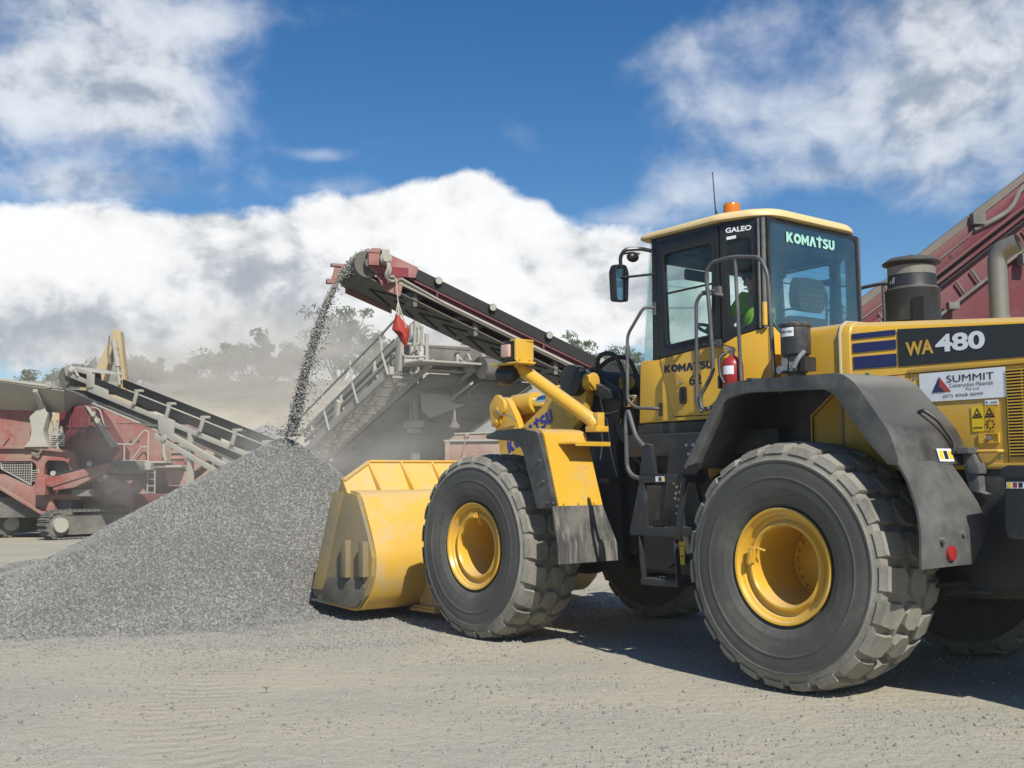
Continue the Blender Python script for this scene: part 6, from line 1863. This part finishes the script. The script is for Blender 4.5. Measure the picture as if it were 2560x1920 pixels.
# jaw housing and teeth
m = MB(); m.prism(L2([(-12.30, 3.45), (-11.80, 3.55), (-11.45, 3.58), (-11.15, 3.2), (-10.60, 2.30), (-10.62, 1.95), (-11.55, 1.95), (-11.7, 2.35), (-12.30, 2.4)]), (0, .35, 0), (1, 0, 0), (0, 0, 1), (0, 1.6, 0))
for x in (.0, .2, .42): m.box(x, x + .05, .30, .36, 2.4, 3.4)
m.box(-.25, 1.1, .30, .36, 2.95, 3.0)
m.build('jaw_housing', M['redlight'], JC, bevel=.02)
m = MB(); m.prism([(.42, 3.55), (.54, 3.50), (1.30, 2.45), (1.16, 2.40)], (0, .28, 0), (1, 0, 0), (0, 0, 1), (0, .08, 0))
for k in range(5): m.box(.62 + k * .13, .72 + k * .13, .20, .30, 3.25 - k * .19, 3.38 - k * .19)
m.tube([(.62, .22, 3.5), (.85, .2, 3.45), (.93, .2, 3.2), (1.0, .2, 2.9), (1.2, .2, 2.65)], .02, 6, .15); m.tube([(.75, .25, 3.52), (.85, .25, 3.65), (.80, .25, 3.8), (.70, .25, 3.62)], .03, 6, .05)
m.build('cable_bracket', M['greydust'], JC, bevel=.006)
m = MB()
for k, h in ((-.36, .34), (-.22, .34), (-.10, .18)): m.prism([(k - .07, 2.78), (k + .07, 2.78), (k + .01, 2.80 + h), (k - .01, 2.80 + h)], (0, .0, 0), (1, 0, 0), (0, 0, 1), (0, .06, 0))
m.box(-.42, .0, .0, .08, 2.44, 2.78); m.build('toothed_plate', M['greydust'], JC)
m = MB()
for r_ in range(5):
    for c_ in (-.34, -.16): m.box(c_, c_ + .11, -.008, .0, 2.48 + r_ * .055, 2.50 + r_ * .055)
m.build('slot', M['ink'], JC)  # black strips painted for the shade inside slots
# engine house with louvres
m = MB(); m.prism(L2([(-11.5, 3.45), (-10.95, 3.50), (-9.50, 3.22), (-9.02, 2.90), (-8.86, 2.62), (-8.84, 1.80), (-11.1, 1.80)]), (0, 1.05, 0), (1, 0, 0), (0, 0, 1), (0, 1.6, 0)); m.sphere((1.35, 1.9, 3.36), .30, 10, (1.2, 1, .35))
m.box(2.50, 2.53, 1.02, 1.06, 1.85, 3.0); m.box(1.02, 2.45, 1.03, 1.06, 3.09, 3.11)
m.build('engine_house', M['reddust'], JC, bevel=.03)
m = MB()
for k in range(6): m.prism([(0, 0), (.0, .09), (-.06, -.0)], (2.55, .99, 2.10 + k * .155), (0, -1, 0), (0, 0, 1), (.42, 0, 0))
m.box(2.52, 2.56, .97, 1.05, 2.02, 3.0); m.box(2.95, 2.99, .97, 1.05, 2.02, 2.88)
m.build('louvre', M['redfull'], JC)
m = MB(); m.tube([(2.42, 1.0, 2.75), (2.36, .98, 2.65), (2.36, .98, 2.2), (2.42, 1.0, 2.05)], .05, 10, .08); m.build('exhaust_guard', M['greydust'], JC)
m = MB(); m.box(3.05, 3.14, 1.03, 1.06, 2.18, 2.42); m.box(1.40, 1.46, 1.0, 1.05, 2.60, 2.66); m.box(1.62, 1.68, 1.0, 1.05, 2.60, 2.66); m.build('hatch', M['greydark'], JC)
m = MB(); m.prism(L2([(-9.62, 1.78), (-8.84, 1.76), (-8.84, 1.36), (-9.25, 1.34), (-9.50, 1.36)]), (0, .98, 0), (1, 0, 0), (0, 0, 1), (0, .5, 0)); m.prism(L2([(-10.95, 1.50), (-10.22, 1.52), (-10.0, 1.14), (-10.85, 1.14)]), (0, .7, 0), (1, 0, 0), (0, 0, 1), (0, .5, 0))
m.box(1.1, 3.2, .95, 2.6, 1.78, 1.88); m.cyl((1.0, .6, 1.32), (1.0, 1.1, 1.32), .20, 18)
m.build('skirt_panel', M['redfull'], JC, bevel=.015)
m = MB(); m.tube([(.75, .55, 1.1), (.85, .5, 1.42), (1.05, .5, 1.40), (1.12, .5, 1.12)], .02, 6, .1); m.tube([(.85, .55, 1.1), (.95, .5, 1.35), (1.12, .5, 1.30)], .02, 6, .1); m.build('hose', M['greydark'], JC)
m = MB()
for a, b in (((-11.25, 2.54), (-11.24, 1.90)), ((-11.25, 2.54), (-10.33, 2.48)), ((-10.33, 2.48), (-10.03, 2.86)), ((-9.90, 2.80), (-9.90, 2.03)), ((-11.25, 2.06), (-9.9, 2.03)), ((-10.55, 2.5), (-10.54, 2.0)), ((-10.36, 2.05), (-10.09, 2.42)), ((-10.09, 2.42), (-9.9, 2.41)), ((-10.03, 2.86), (-9.93, 2.86)), ((-9.93, 2.86), (-9.9, 2.80))):
    m.tube([(a[0] + 12, .45, a[1]), (b[0] + 12, .45, b[1])], .022, 8)
m.tube([(2.05, .6, 1.8), (2.05, .6, .85)], .02, 6); m.tube([(2.25, .6, 1.8), (2.25, .6, .85)], .02, 6)
for k in range(5): m.tube([(2.05, .6, 1.0 + k * .18), (2.25, .6, 1.0 + k * .18)], .015, 6)
m.build('handrail', M['greydust'], JC)
m = MB(); m.box(.7, 2.6, .40, 1.1, 1.98, 2.03); m.box(2.15, 3.0, .5, 1.05, 1.86, 1.92); m.build('deck', M['greydust'], JC)
# rounded pale cowl at the right end
m = MB(); m.prism(rnd2(L2([(-8.84, 2.22), (-8.47, 2.34), (-8.30, 2.18), (-8.66, 1.84), (-8.80, 1.74)]), .05, 4), (0, 1.0, 0), (1, 0, 0), (0, 0, 1), (0, 1.2, 0)); m.tube([(3.52, 1.0, 2.30), (3.78, 1.0, 2.20), (3.80, 1.0, 2.0), (3.60, 1.0, 1.72), (3.20, 1.0, 1.42)], .06, 10, .15); m.build('tail_cowl', M['redfull'], JC, bevel=.03)
m = MB(); m.prism(L2([(-8.8, 2.1), (-8.3, 2.1), (-8.4, 1.8), (-8.8, 1.4)]), (0, 1.3, 0), (1, 0, 0), (0, 0, 1), (0, .8, 0)); m.build('tail_inner', M['redlight'], JC)
# side discharge conveyor
m = MB(); m.prism(L2([(-12.55, 1.70), (-12.42, 1.74), (-12.1, 1.62), (-10.62, 1.98), (-10.50, 1.88), (-10.62, 1.82), (-12.10, 1.36), (-12.42, 1.42)]), (0, -.50, 0), (1, 0, 0), (0, 0, 1), (0, .06, 0))
m.prism(L2([(-12.1, 1.34), (-10.62, 1.82), (-10.7, 1.74), (-11.55, 1.34), (-12.08, 1.27)]), (0, -.46, 0), (1, 0, 0), (0, 0, 1), (0, .5, 0)); m.box(-.52, -.25, -.55, .1, 1.15, 1.6)
SC_ = m.build('side_conveyor', M['reddust'], JC, bevel=.012)
m = MB(); m.prism(L2([(-12.15, 1.62), (-10.55, 2.0), (-10.55, 2.06), (-12.15, 1.70)]), (0, -.42, 0), (1, 0, 0), (0, 0, 1), (0, .7, 0)); m.build('belt', M['belt'], SC_)
m = MB(); m.cyl((1.55, -.55, 1.87), (2.0, .35, 1.87), .17, 24); m.cyl((1.50, -.65, 1.87), (1.55, -.55, 1.87), .07, 12); m.build('head_drum', M['beltunder'], SC_)
m = MB()
for x in (-.10, .85): m.cyl((x, -.46, 1.72 + x * .25 + .02), (x, -.40, 1.72 + x * .25 + .02), .07, 14)
m.box(2.0, 2.25, .2, .5, 1.80, 1.98); m.cyl((1.30, -.52, 1.62), (1.30, -.46, 1.62), .06, 12); m.build('roller', M['greydust'], SC_)
m = MB(); m.box(1.0, 1.5, -.3, .3, 1.48, 1.66); m.box(.3, .9, -.2, .4, 1.1, 1.3); m.build('under_gear', M['greydark'], SC_, bevel=.03)
# tracks
for yy in (-.45, 1.8):
    TK = empty('track', (.05, -.55, 0) if yy < 0 else (-1.9, 1.0, 0), R(228), JC)
    path = []
    for i in range(17): a = math.pi / 2 - math.pi * i / 16; path.append((.22 + .34 * math.cos(a) - .10, .38 + .34 * math.sin(a)))
    for i in range(17): a = -math.pi / 2 - math.pi * i / 16; path.append((-4.0 + .34 * math.cos(a), .38 + .34 * math.sin(a)))
    m = MB(); P_ = [V(x, 0, z) for x, z in path]
    tot = 0; seg = []
    for i in range(len(P_)):
        d = (P_[(i + 1) % len(P_)] - P_[i]); seg.append((tot, d.length, P_[i], d)); tot += d.length
    nS = int(tot / .13)
    for k in range(nS):
        s_ = k * tot / nS
        for st, ln, p0, d in seg:
            if st <= s_ < st + ln:
                p = p0 + d * ((s_ - st) / ln); dd = d.normalized(); nn_ = V(-dd.z, 0, dd.x)
                m.bar(p - dd * .052 + V(0, .22, 0), p + dd * .052 + V(0, .22, 0), .52, .03, nn_)
                m.bar(p - dd * .012 + V(0, .22, 0) + nn_ * .03, p + dd * .012 + V(0, .22, 0) + nn_ * .03, .52, .04, nn_)
                break
    m.build('track_shoes', M['greydark'], TK)
    m = MB(); m.box(-4.0, .1, .06, .38, .12, .62); m.cyl((.12, .02, .38), (.12, .42, .38), .30, 24); m.cyl((-4, .02, .38), (-4, .42, .38), .30, 24); m.build('track_frame', M['greydark'], TK)
    m = MB(); m.cyl((.12, -.03, .38), (.12, .02, .38), .16, 20); m.cyl((.12, .42, .38), (.12, .56, .38), .19, 24); m.build('sprocket_hub', M['greydust'], TK)
m = MB(); m.box(.30, 2.6, .6, 1.2, .60, .86); m.box(.6, 3.0, .9, 1.6, .0, .55); m.box(-3.9, .2, .1, 2.2, .55, 1.1); m.build('undercarriage', M['greydark'], JC, bevel=.03)
m = MB(); m.prism(L2([(-12.2, 1.05), (-11.3, 1.05), (-11.0, .75), (-10.0, .84), (-9.3, .9), (-9.3, 1.15), (-10.9, 1.15)]), (0, .55, 0), (1, 0, 0), (0, 0, 1), (0, .7, 0)); m.build('belly_plate', M['redlight'], JC, bevel=.02)

# ================================================================== grey feed conveyor to the crusher
q0 = V(-11.10, 28.0, 0); q1 = V(-5.25, 24.6, 0)
FCn = empty('belt_conveyor', q0, math.atan2(q1.y - q0.y, q1.x - q0.x))
tag(FCn, 'shorter grey belt conveyor rising left from behind the heap to the crusher hopper', 'conveyor')
LX = (q1 - q0).length
S3 = (1.95 - 4.10) / LX * 1.02


def hz(x, b): return b + S3 * x


def hbar(m, x0, x1, y0, y1, za, zb):
    m.prism([(x0, hz(x0, za)), (x1, hz(x1, za)), (x1, hz(x1, zb)), (x0, hz(x0, zb))], (0, y0, 0), (1, 0, 0), (0, 0, 1), (0, y1 - y0, 0))


m = MB()
for y in (0, .95): hbar(m, .6, LX + .8, y, y + .05, 3.93, 4.05)
hbar(m, .8, 3.4, .02, .93, 3.66, 3.70)
m.bar((3.3, .0, hz(3.3, 3.75)), (LX + .6, .0, hz(LX + .6, 3.32)), .10, .12); m.bar((3.1, .0, hz(3.1, 3.56)), (LX + .4, .0, hz(LX + .4, 3.10)), .10, .12)
m.prism([(3.2, hz(3.2, 4.1)), (3.75, hz(3.75, 4.1)), (3.70, hz(3.7, 3.62)), (3.25, hz(3.25, 3.66))], (0, -.06, 0), (1, 0, 0), (0, 0, 1), (0, .05, 0)); m.cyl((3.45, -.10, hz(3.45, 3.60)), (3.45, 0, hz(3.45, 3.60)), .08, 12)
for x in (1.0, 2.3, 3.5, 4.6, 5.6): m.bar((x, 0, hz(x, 4.0)), (x, .95, hz(x, 4.0)), .06, .05)
m.build('frame', M['greydust'], FCn, bevel=.008)
m = MB(); m.prism(rnd2([(-.15, 4.34), (-.05, 4.40), (.78, hz(.78, 4.45)), (.86, hz(.86, 4.42)), (.82, hz(.82, 4.12)), (-.10, 4.15)], .02, 2), (0, -.06, 0), (1, 0, 0), (0, 0, 1), (0, .05, 0), [[(.0, 4.24), (.0, 4.31), (.72, hz(.72, 4.36)), (.74, hz(.74, 4.22))]])
m.prism([(-.05, 4.40), (.80, hz(.8, 4.46)), (.80, hz(.8, 4.44)), (-.05, 4.38)], (0, -.06, 0), (1, 0, 0), (0, 0, 1), (0, 1.1, 0)); m.box(.72, .95, -.08, -.02, hz(.8, 4.06), hz(.8, 4.4)); m.sphere((.14, -.06, 4.27), .10, 10); m.bar((.25, -.07, 4.30), (.4, -.07, 4.10), .06, .04)
hbar(m, .75, 1.45, -.05, .0, 3.95, 4.18)
m.build('head_frame', M['greydust'], FCn, bevel=.008)
m = MB(); m.cyl((-.22, .02, 4.14), (-.22, .95, 4.14), .24, 28); m.build('head_drum', M['beltunder'], FCn)
m = MB(); hbar(m, .82, LX + .8, -.015, -.0, 4.14, 4.35); hbar(m, .82, LX + .8, .95, .965, 4.14, 4.35); hbar(m, .5, LX + .8, .1, .85, 4.10, 4.13); m.build('carrying_belt', M['belt'], FCn)
m = MB(); hbar(m, -.1, 3.3, .05, .9, 3.74, 3.78); m.prism([(3.0, hz(3.0, 3.78)), (LX + .7, hz(LX + .7, 3.62)), (LX + .7, hz(LX + .7, 3.66)), (3.0, hz(3.0, 3.82))], (0, .05, 0), (1, 0, 0), (0, 0, 1), (0, .85, 0)); m.bar((2.6, -.05, hz(2.6, 3.70)), (3.6, .2, hz(3.6, 3.85)), .10, .04); m.build('return_belt', M['beltunder'], FCn)
for x in (2.42, 3.52, 4.62, 5.62, 6.5):
    m = MB(); m.bar((x - .05, -.04, hz(x, 4.10)), (x + .07, -.04, hz(x, 4.42)), .10, .04, (0, 1, 0)); m.box(x - .02, x + .14, -.06, .10, hz(x, 4.40), hz(x, 4.46)); m.bar((x - .12, -.04, hz(x, 4.06)), (x - .1, -.04, hz(x, 4.16)), .04, .03, (0, 1, 0))
    m.build('idler_bracket', M['greydust'], FCn, bevel=.006)
    m = MB(); m.box(x - .32, x - .10, .1, .8, hz(x, 3.98), hz(x, 4.14)); m.build('idler_roller', M['belt'], FCn, bevel=.04)
m = MB()
for x in (4.2, 6.2):
    for y in (.05, .9): m.bar((x, y, 0), (x, y, hz(x, 3.95)), .12, .10)
m.build('support_leg', M['greydust'], FCn)
pts = []
for i in range(1500):
    t_ = rg.random()
    pts.append(FCn.matrix_basis @ V(-.12 - .72 * t_ + rg.gauss(0, .03), min(.9, max(.1, rg.gauss(.5, .18))), 4.44 - .02 * t_ - .52 * t_ ** 2 + rg.gauss(0, .03)))
for i in range(500):
    pts.append(FCn.matrix_basis @ V(-.7 + rg.gauss(0, .25), rg.gauss(.5, .2), 3.98 + rg.gauss(0, .05)))
stones('falling_gravel', pts, M['airstone'], 'stone sliding off the shorter grey conveyor into the crusher hopper')

# ================================================================== ochre excavator beyond
EXC = empty('excavator', (-17.5, 43.0, 0), 0)
tag(EXC, 'ochre excavator arm raised above the far left crusher', 'excavator')
m = MB(); m.prism(rnd2([(2.08, 6.9), (2.12, 7.28), (2.22, 7.38), (2.42, 7.28), (2.50, 6.6), (2.66, 5.4), (2.66, 4.6), (2.42, 4.6), (2.36, 5.6), (2.26, 6.5)], .06, 4), (0, -.2, 0), (1, 0, 0), (0, 0, 1), (0, .4, 0)); m.build('dipper_arm', M['exc'], EXC, bevel=.03)
m = MB(); m.prism(rnd2([(-1.6, 2.2), (-.2, 3.9), (1.42, 5.55), (1.98, 6.82), (2.10, 6.95), (2.18, 6.72), (1.84, 5.35), (.5, 3.5), (-.9, 1.9)], .1, 4), (0, -.28, 0), (1, 0, 0), (0, 0, 1), (0, .56, 0)); m.build('boom', M['exc'], EXC, bevel=.04)
m = MB(); m.cyl((2.22, -.30, 6.9), (2.40, -.30, 5.9), .10, 12); m.cyl((2.40, -.30, 5.9), (2.48, -.30, 5.2), .06, 12); m.build('arm_cylinder', M['greydust'], EXC)
m = MB()
for k in range(6): m.box(2.30 + k * .035, 2.38 + k * .035, -.34, -.2, 6.55 - k * .25, 6.62 - k * .25)
m.tube([(2.06, -.3, 7.1), (2.02, -.32, 6.5), (2.1, -.32, 6.0)], .04, 6, .1); m.build('hose_clamp', M['greydark'], EXC)
m = MB(); m.box(-3.6, -.4, -1.3, 1.3, 1.3, 2.7); m.box(-1.5, -.1, -1.3, -.2, 1.3, 3.1); m.build('body', M['exc'], EXC, bevel=.1)
for y in (-1.5, .9):
    m = MB(); m.prism(rnd2([(-4.0, .0), (.6, .0), (.9, .45), (.6, .9), (-4.0, .9), (-4.3, .45)], .2, 4), (0, y, 0), (1, 0, 0), (0, 0, 1), (0, .6, 0)); m.build('track', M['greydark'], EXC, bevel=.03)
m = MB(); m.box(-2.6, -.8, -.9, .9, .8, 1.35); m.build('turntable', M['greydark'], EXC)
m = MB(); m.prism(rnd2([(2.2, 5.0), (2.8, 5.0), (3.1, 4.4), (2.9, 3.9), (2.2, 3.8), (2.0, 4.4)], .1, 4), (0, -.5, 0), (1, 0, 0), (0, 0, 1), (0, 1.0, 0)); m.build('bucket', M['exc'], EXC, bevel=.03)


# ================================================================== gum trees on the hill
def gum(x, y, zb, h, w, seed, label, dense=1.0, lean=0.0):
    rr = random.Random(seed)
    T = empty('gum_tree', (x, y, zb), rr.uniform(0, 6))
    T.rotation_euler = (0, 0, 0)
    tag(T, label, 'tree', 'gum trees on the dusty hill')
    m = MB(); tips = []
    fork = h * rr.uniform(.30, .45)
    top = V(lean * h * .4, 0, fork)
    m.tube([V(0, 0, -.4), V(lean * h * .15 + rr.uniform(-.1, .1), 0, fork * .5), top], [.020 * h, .016 * h, .013 * h], 8)
    nb = rr.randint(6, 8)
    for i in range(nb):
        a = 2 * math.pi * i / nb + rr.uniform(-.4, .4)
        out = w * rr.uniform(.25, .55)
        hh = h * rr.uniform(.55, 1.0)
        e = V(lean * h * .7 + math.cos(a) * out, math.sin(a) * out * .8, hh)
        mid = top.lerp(e, .5) + V(rr.uniform(-.1, .1) * w, rr.uniform(-.1, .1) * w, h * .02)
        m.tube([top, mid, e], [.011 * h, .007 * h, .003 * h], 6)
        tips.append(e); tips.append(mid.lerp(e, .55) + V(rr.uniform(-.18, .18) * w, rr.uniform(-.15, .15) * w, .03 * h))
        for k in range(3):
            e2 = mid.lerp(e, rr.uniform(.2, .8)) + V(rr.uniform(-.3, .3) * w, rr.uniform(-.25, .25) * w, rr.uniform(-.02, .12) * h)
            m.tube([mid, e2], [.005 * h, .002 * h], 5); tips.append(e2)
    m.build('trunk', M['bark'], T)
    vs, fs = [], []
    for c in tips:
        R_ = w * rr.uniform(.08, .19)
        for k in range(int(72 * dense)):
            u = V(rr.gauss(0, 1), rr.gauss(0, 1), rr.gauss(0, 1)).normalized() * (R_ * rr.random() ** .45)
            p = c + V(u.x, u.y, u.z * .62)
            s = rr.uniform(.07, .17) * (h / 5) ** .3
            d = V(rr.gauss(0, 1), rr.gauss(0, 1), rr.gauss(-.5, .8)).normalized(); q = d.orthogonal().normalized() * s * .36
            o = len(vs); vs += [p - d * s, p + q, p + d * s, p - q]; fs.append((o, o + 1, o + 2, o + 3))
    k = MB(); k.add(vs, fs); k.build('crown', M['leaf'], T, smooth=False)
    return T


def treept(px, py, d):
    """a point d metres out along the direction where the photograph shows the tree top"""
    return V((px - 1280) / 2800 * d, d, 1.44 + (1206 - py) / 2800 * d)


trees = [(95, 925, 64, 3.0, 3.2, 'small gum tree peeping over the hopper rim at far left', 1.0),
         (300, 890, 66, 3.2, 3.4, 'dark bushy gum tree just right of the excavator arm', 1.3),
         (352, 905, 68, 2.8, 2.6, 'slim gum tree between two bushy gums right of the excavator', 1.0),
         (395, 898, 65, 3.2, 2.6, 'narrow upright gum tree above the grey conveyor', 1.3),
         (440, 915, 67, 2.6, 2.0, 'low thin gum tree right of the narrow upright one', .9),
         (545, 872, 60, 4.2, 4.2, 'broad dark gum tree left of the tallest mid-hill gum', 1.5),
         (612, 843, 61, 4.4, 3.0, 'tall dark gum tree with clumped crown on the mid hill', 1.6),
         (672, 868, 63, 3.6, 3.6, 'spreading gum tree just left of the falling stone', 1.1),
         (742, 862, 62, 3.8, 2.2, 'pale dust-veiled gum tree behind the falling stone', .9),
         (845, 792, 62, 6.6, 4.4, 'tallest gum tree veiled in dust left of the grey plant', 1.0),
         (915, 815, 63, 5.6, 3.8, 'dust-veiled gum tree above the sloping grey walkway', 1.0),
         (960, 860, 66, 4.4, 3.2, 'hazy low gum tree behind the red hanging boot', .9),
         (1462, 842, 66, 5.2, 3.0, 'pale gum tree above the conveyor left of the loader cab', .9),
         (1545, 880, 66, 4.2, 2.8, 'second pale gum tree tucked beside the cab front window', .9),
         (1600, 900, 69, 3.8, 3.4, 'hazy gum tree partly behind the loader cab', .8)]
for i, (px_, py_, d, h, w, lab, den) in enumerate(trees):
    p = treept(px_, py_, d)
    gum(p.x, p.y, p.z - h, h * 1.03, w, 40 + i, lab, den)
m = MB(); p = treept(712, 866, 60); m.tube([p + V(.35, 0, -3.5), p + V(.2, 0, -1.2), p + V(.05, 0, -.5), p], [.05, .035, .02, .01], 6); tag(m.build('dead_tree', M['bark']), 'bare dead sapling standing left of the falling stone', 'tree')
m = MB(); p = V(-1.72, 7.9, 0)
for a in (20, 150, 85): m.prism([(0, 0), (.016, .008), (.034, .0), (.016, -.007)], p + V(0, 0, .015), (math.cos(R(a)), .2, .45), (0, 1, .1), (0, 0, .0015))
m.tube([p, p + V(0, 0, .03)], .003, 5); tag(m.build('seedling', M['weed']), 'tiny dark seedling alone on the pale quarry floor', 'plant')

# ================================================================== dust in the air
def dustmat(name, dens, col, seed):
    m = bpy.data.materials.new(name); m.use_nodes = True
    t = NT(m.node_tree)
    m.node_tree.nodes.remove(m.node_tree.nodes['Principled BSDF'])
    v = t.n('ShaderNodeVolumePrincipled'); v.inputs['Color'].default_value = rgba(col); v.inputs['Anisotropy'].default_value = 0.0
    tco = t.n('ShaderNodeTexCoord')
    ln = t.n('ShaderNodeVectorMath', operation='LENGTH'); t.set(ln.inputs[0], tco.outputs['Object'])
    fall = t.ramp(ln.outputs['Value'], 1.0, 0.15)
    mp = t.n('ShaderNodeMapping'); t.set(mp.inputs['Vector'], tco.outputs['Object']); mp.inputs['Location'].default_value = (seed, seed, 0)
    nz = t.ramp(t.noise(mp.outputs[0], 2.2, 3, 0.55), 0.30, 0.70)
    t.set(v.inputs['Density'], t.math('MULTIPLY', t.math('MULTIPLY', fall, nz), dens))
    m.node_tree.links.new(v.outputs[0], m.node_tree.nodes['Material Output'].inputs['Volume'])
    return m


def puff(c, r, dens, label, seed=0.0):
    m = MB(); m.sphere((0, 0, 0), 1.0, 10)
    o = m.build('dust_cloud', dustmat('dust', dens, (.92, .87, .78), seed))
    o.location = c; o.scale = r
    tag(o, label, 'dust', None, 'stuff')

scene.cycles.volume_step_rate = 2.0
scene.cycles.volume_max_steps = 256
puff((-9.5, 49, 5.8), (15, 5.0, 4.5), 0.58, 'pale stone dust hanging in front of the gum trees on the hill', 1.0)
puff((-4.4, 22.5, 1.9), (1.9, 1.6, 1.4), 0.36, 'fine dust blowing around the foot of the grey walkway', 3.0)
puff((-3.0, 23.0, 1.7), (2.4, 1.6, 1.2), 0.22, 'thin dust drifting under the grey screening plant', 5.0)
puff((-9.8, 28.6, 1.1), (1.3, .9, 1.1), 0.35, 'dust rising beneath the crusher side conveyor', 7.0)
puff((-2.2, 19.6, 2.3), (3.2, 2.2, 1.8), 0.20, 'pale dust drifting past the falling stone and the grey plant', 9.0)
puff((-7.2, 23.0, 1.9), (3.2, 1.6, 1.7), 0.16, 'thin pale dust over the low grey conveyor', 11.0)
# the quarry air itself
hz_ = MB(); hz_.box(-200, 200, -30, 240, -1.5, 13.2)
hb = hz_.build('haze', None, smooth=False)
hm = bpy.data.materials.new('dusty_air'); hm.use_nodes = True
hm.node_tree.nodes.remove(hm.node_tree.nodes['Principled BSDF'])
hv = hm.node_tree.nodes.new('ShaderNodeVolumePrincipled'); hv.inputs['Color'].default_value = (.93, .93, .92, 1); hv.inputs['Density'].default_value = 0.0008; hv.inputs['Anisotropy'].default_value = 0.0
hm.node_tree.links.new(hv.outputs[0], hm.node_tree.nodes['Material Output'].inputs['Volume'])
hb.data.materials.clear(); hb.data.materials.append(hm)
tag(hb, None, None, None, 'stuff')

# small loose bits (hole discs, bolts, printed marks) are objects of their own
for o in list(scene.objects):
    if o.type != 'MESH' or o.name.split('.')[0] not in ('label_print', 'daylight_discs', 'bolt', 'dark_hole_disc', 'slot', 'shaded_inner_wall', 'roller', 'clamp', 'hydraulic_hose', 'pipe', 'hydraulic_pipe', 'hinge'):
        continue
    bm = bmesh.new(); bm.from_mesh(o.data); bm.verts.ensure_lookup_table()
    seen, isl = set(), []
    for v in bm.verts:
        if v.index in seen: continue
        st, comp = [v], []
        seen.add(v.index)
        while st:
            q = st.pop(); comp.append(q.index)
            for e in q.link_edges:
                w = e.other_vert(q)
                if w.index not in seen: seen.add(w.index); st.append(w)
        isl.append(set(comp))
    bm.free()
    if len(isl) < 2: continue
    nm = {'daylight_discs': 'daylight_disc'}.get(o.name.split('.')[0], o.name.split('.')[0])
    for k in isl:
        b2 = bmesh.new(); b2.from_mesh(o.data); b2.verts.ensure_lookup_table()
        bmesh.ops.delete(b2, geom=[v for v in b2.verts if v.index not in k], context='VERTS')
        me = bpy.data.meshes.new(nm); b2.to_mesh(me); b2.free()
        for mm in o.data.materials: me.materials.append(mm)
        c = bpy.data.objects.new(nm, me); COL.objects.link(c); c.parent = o.parent
    bpy.data.objects.remove(o)
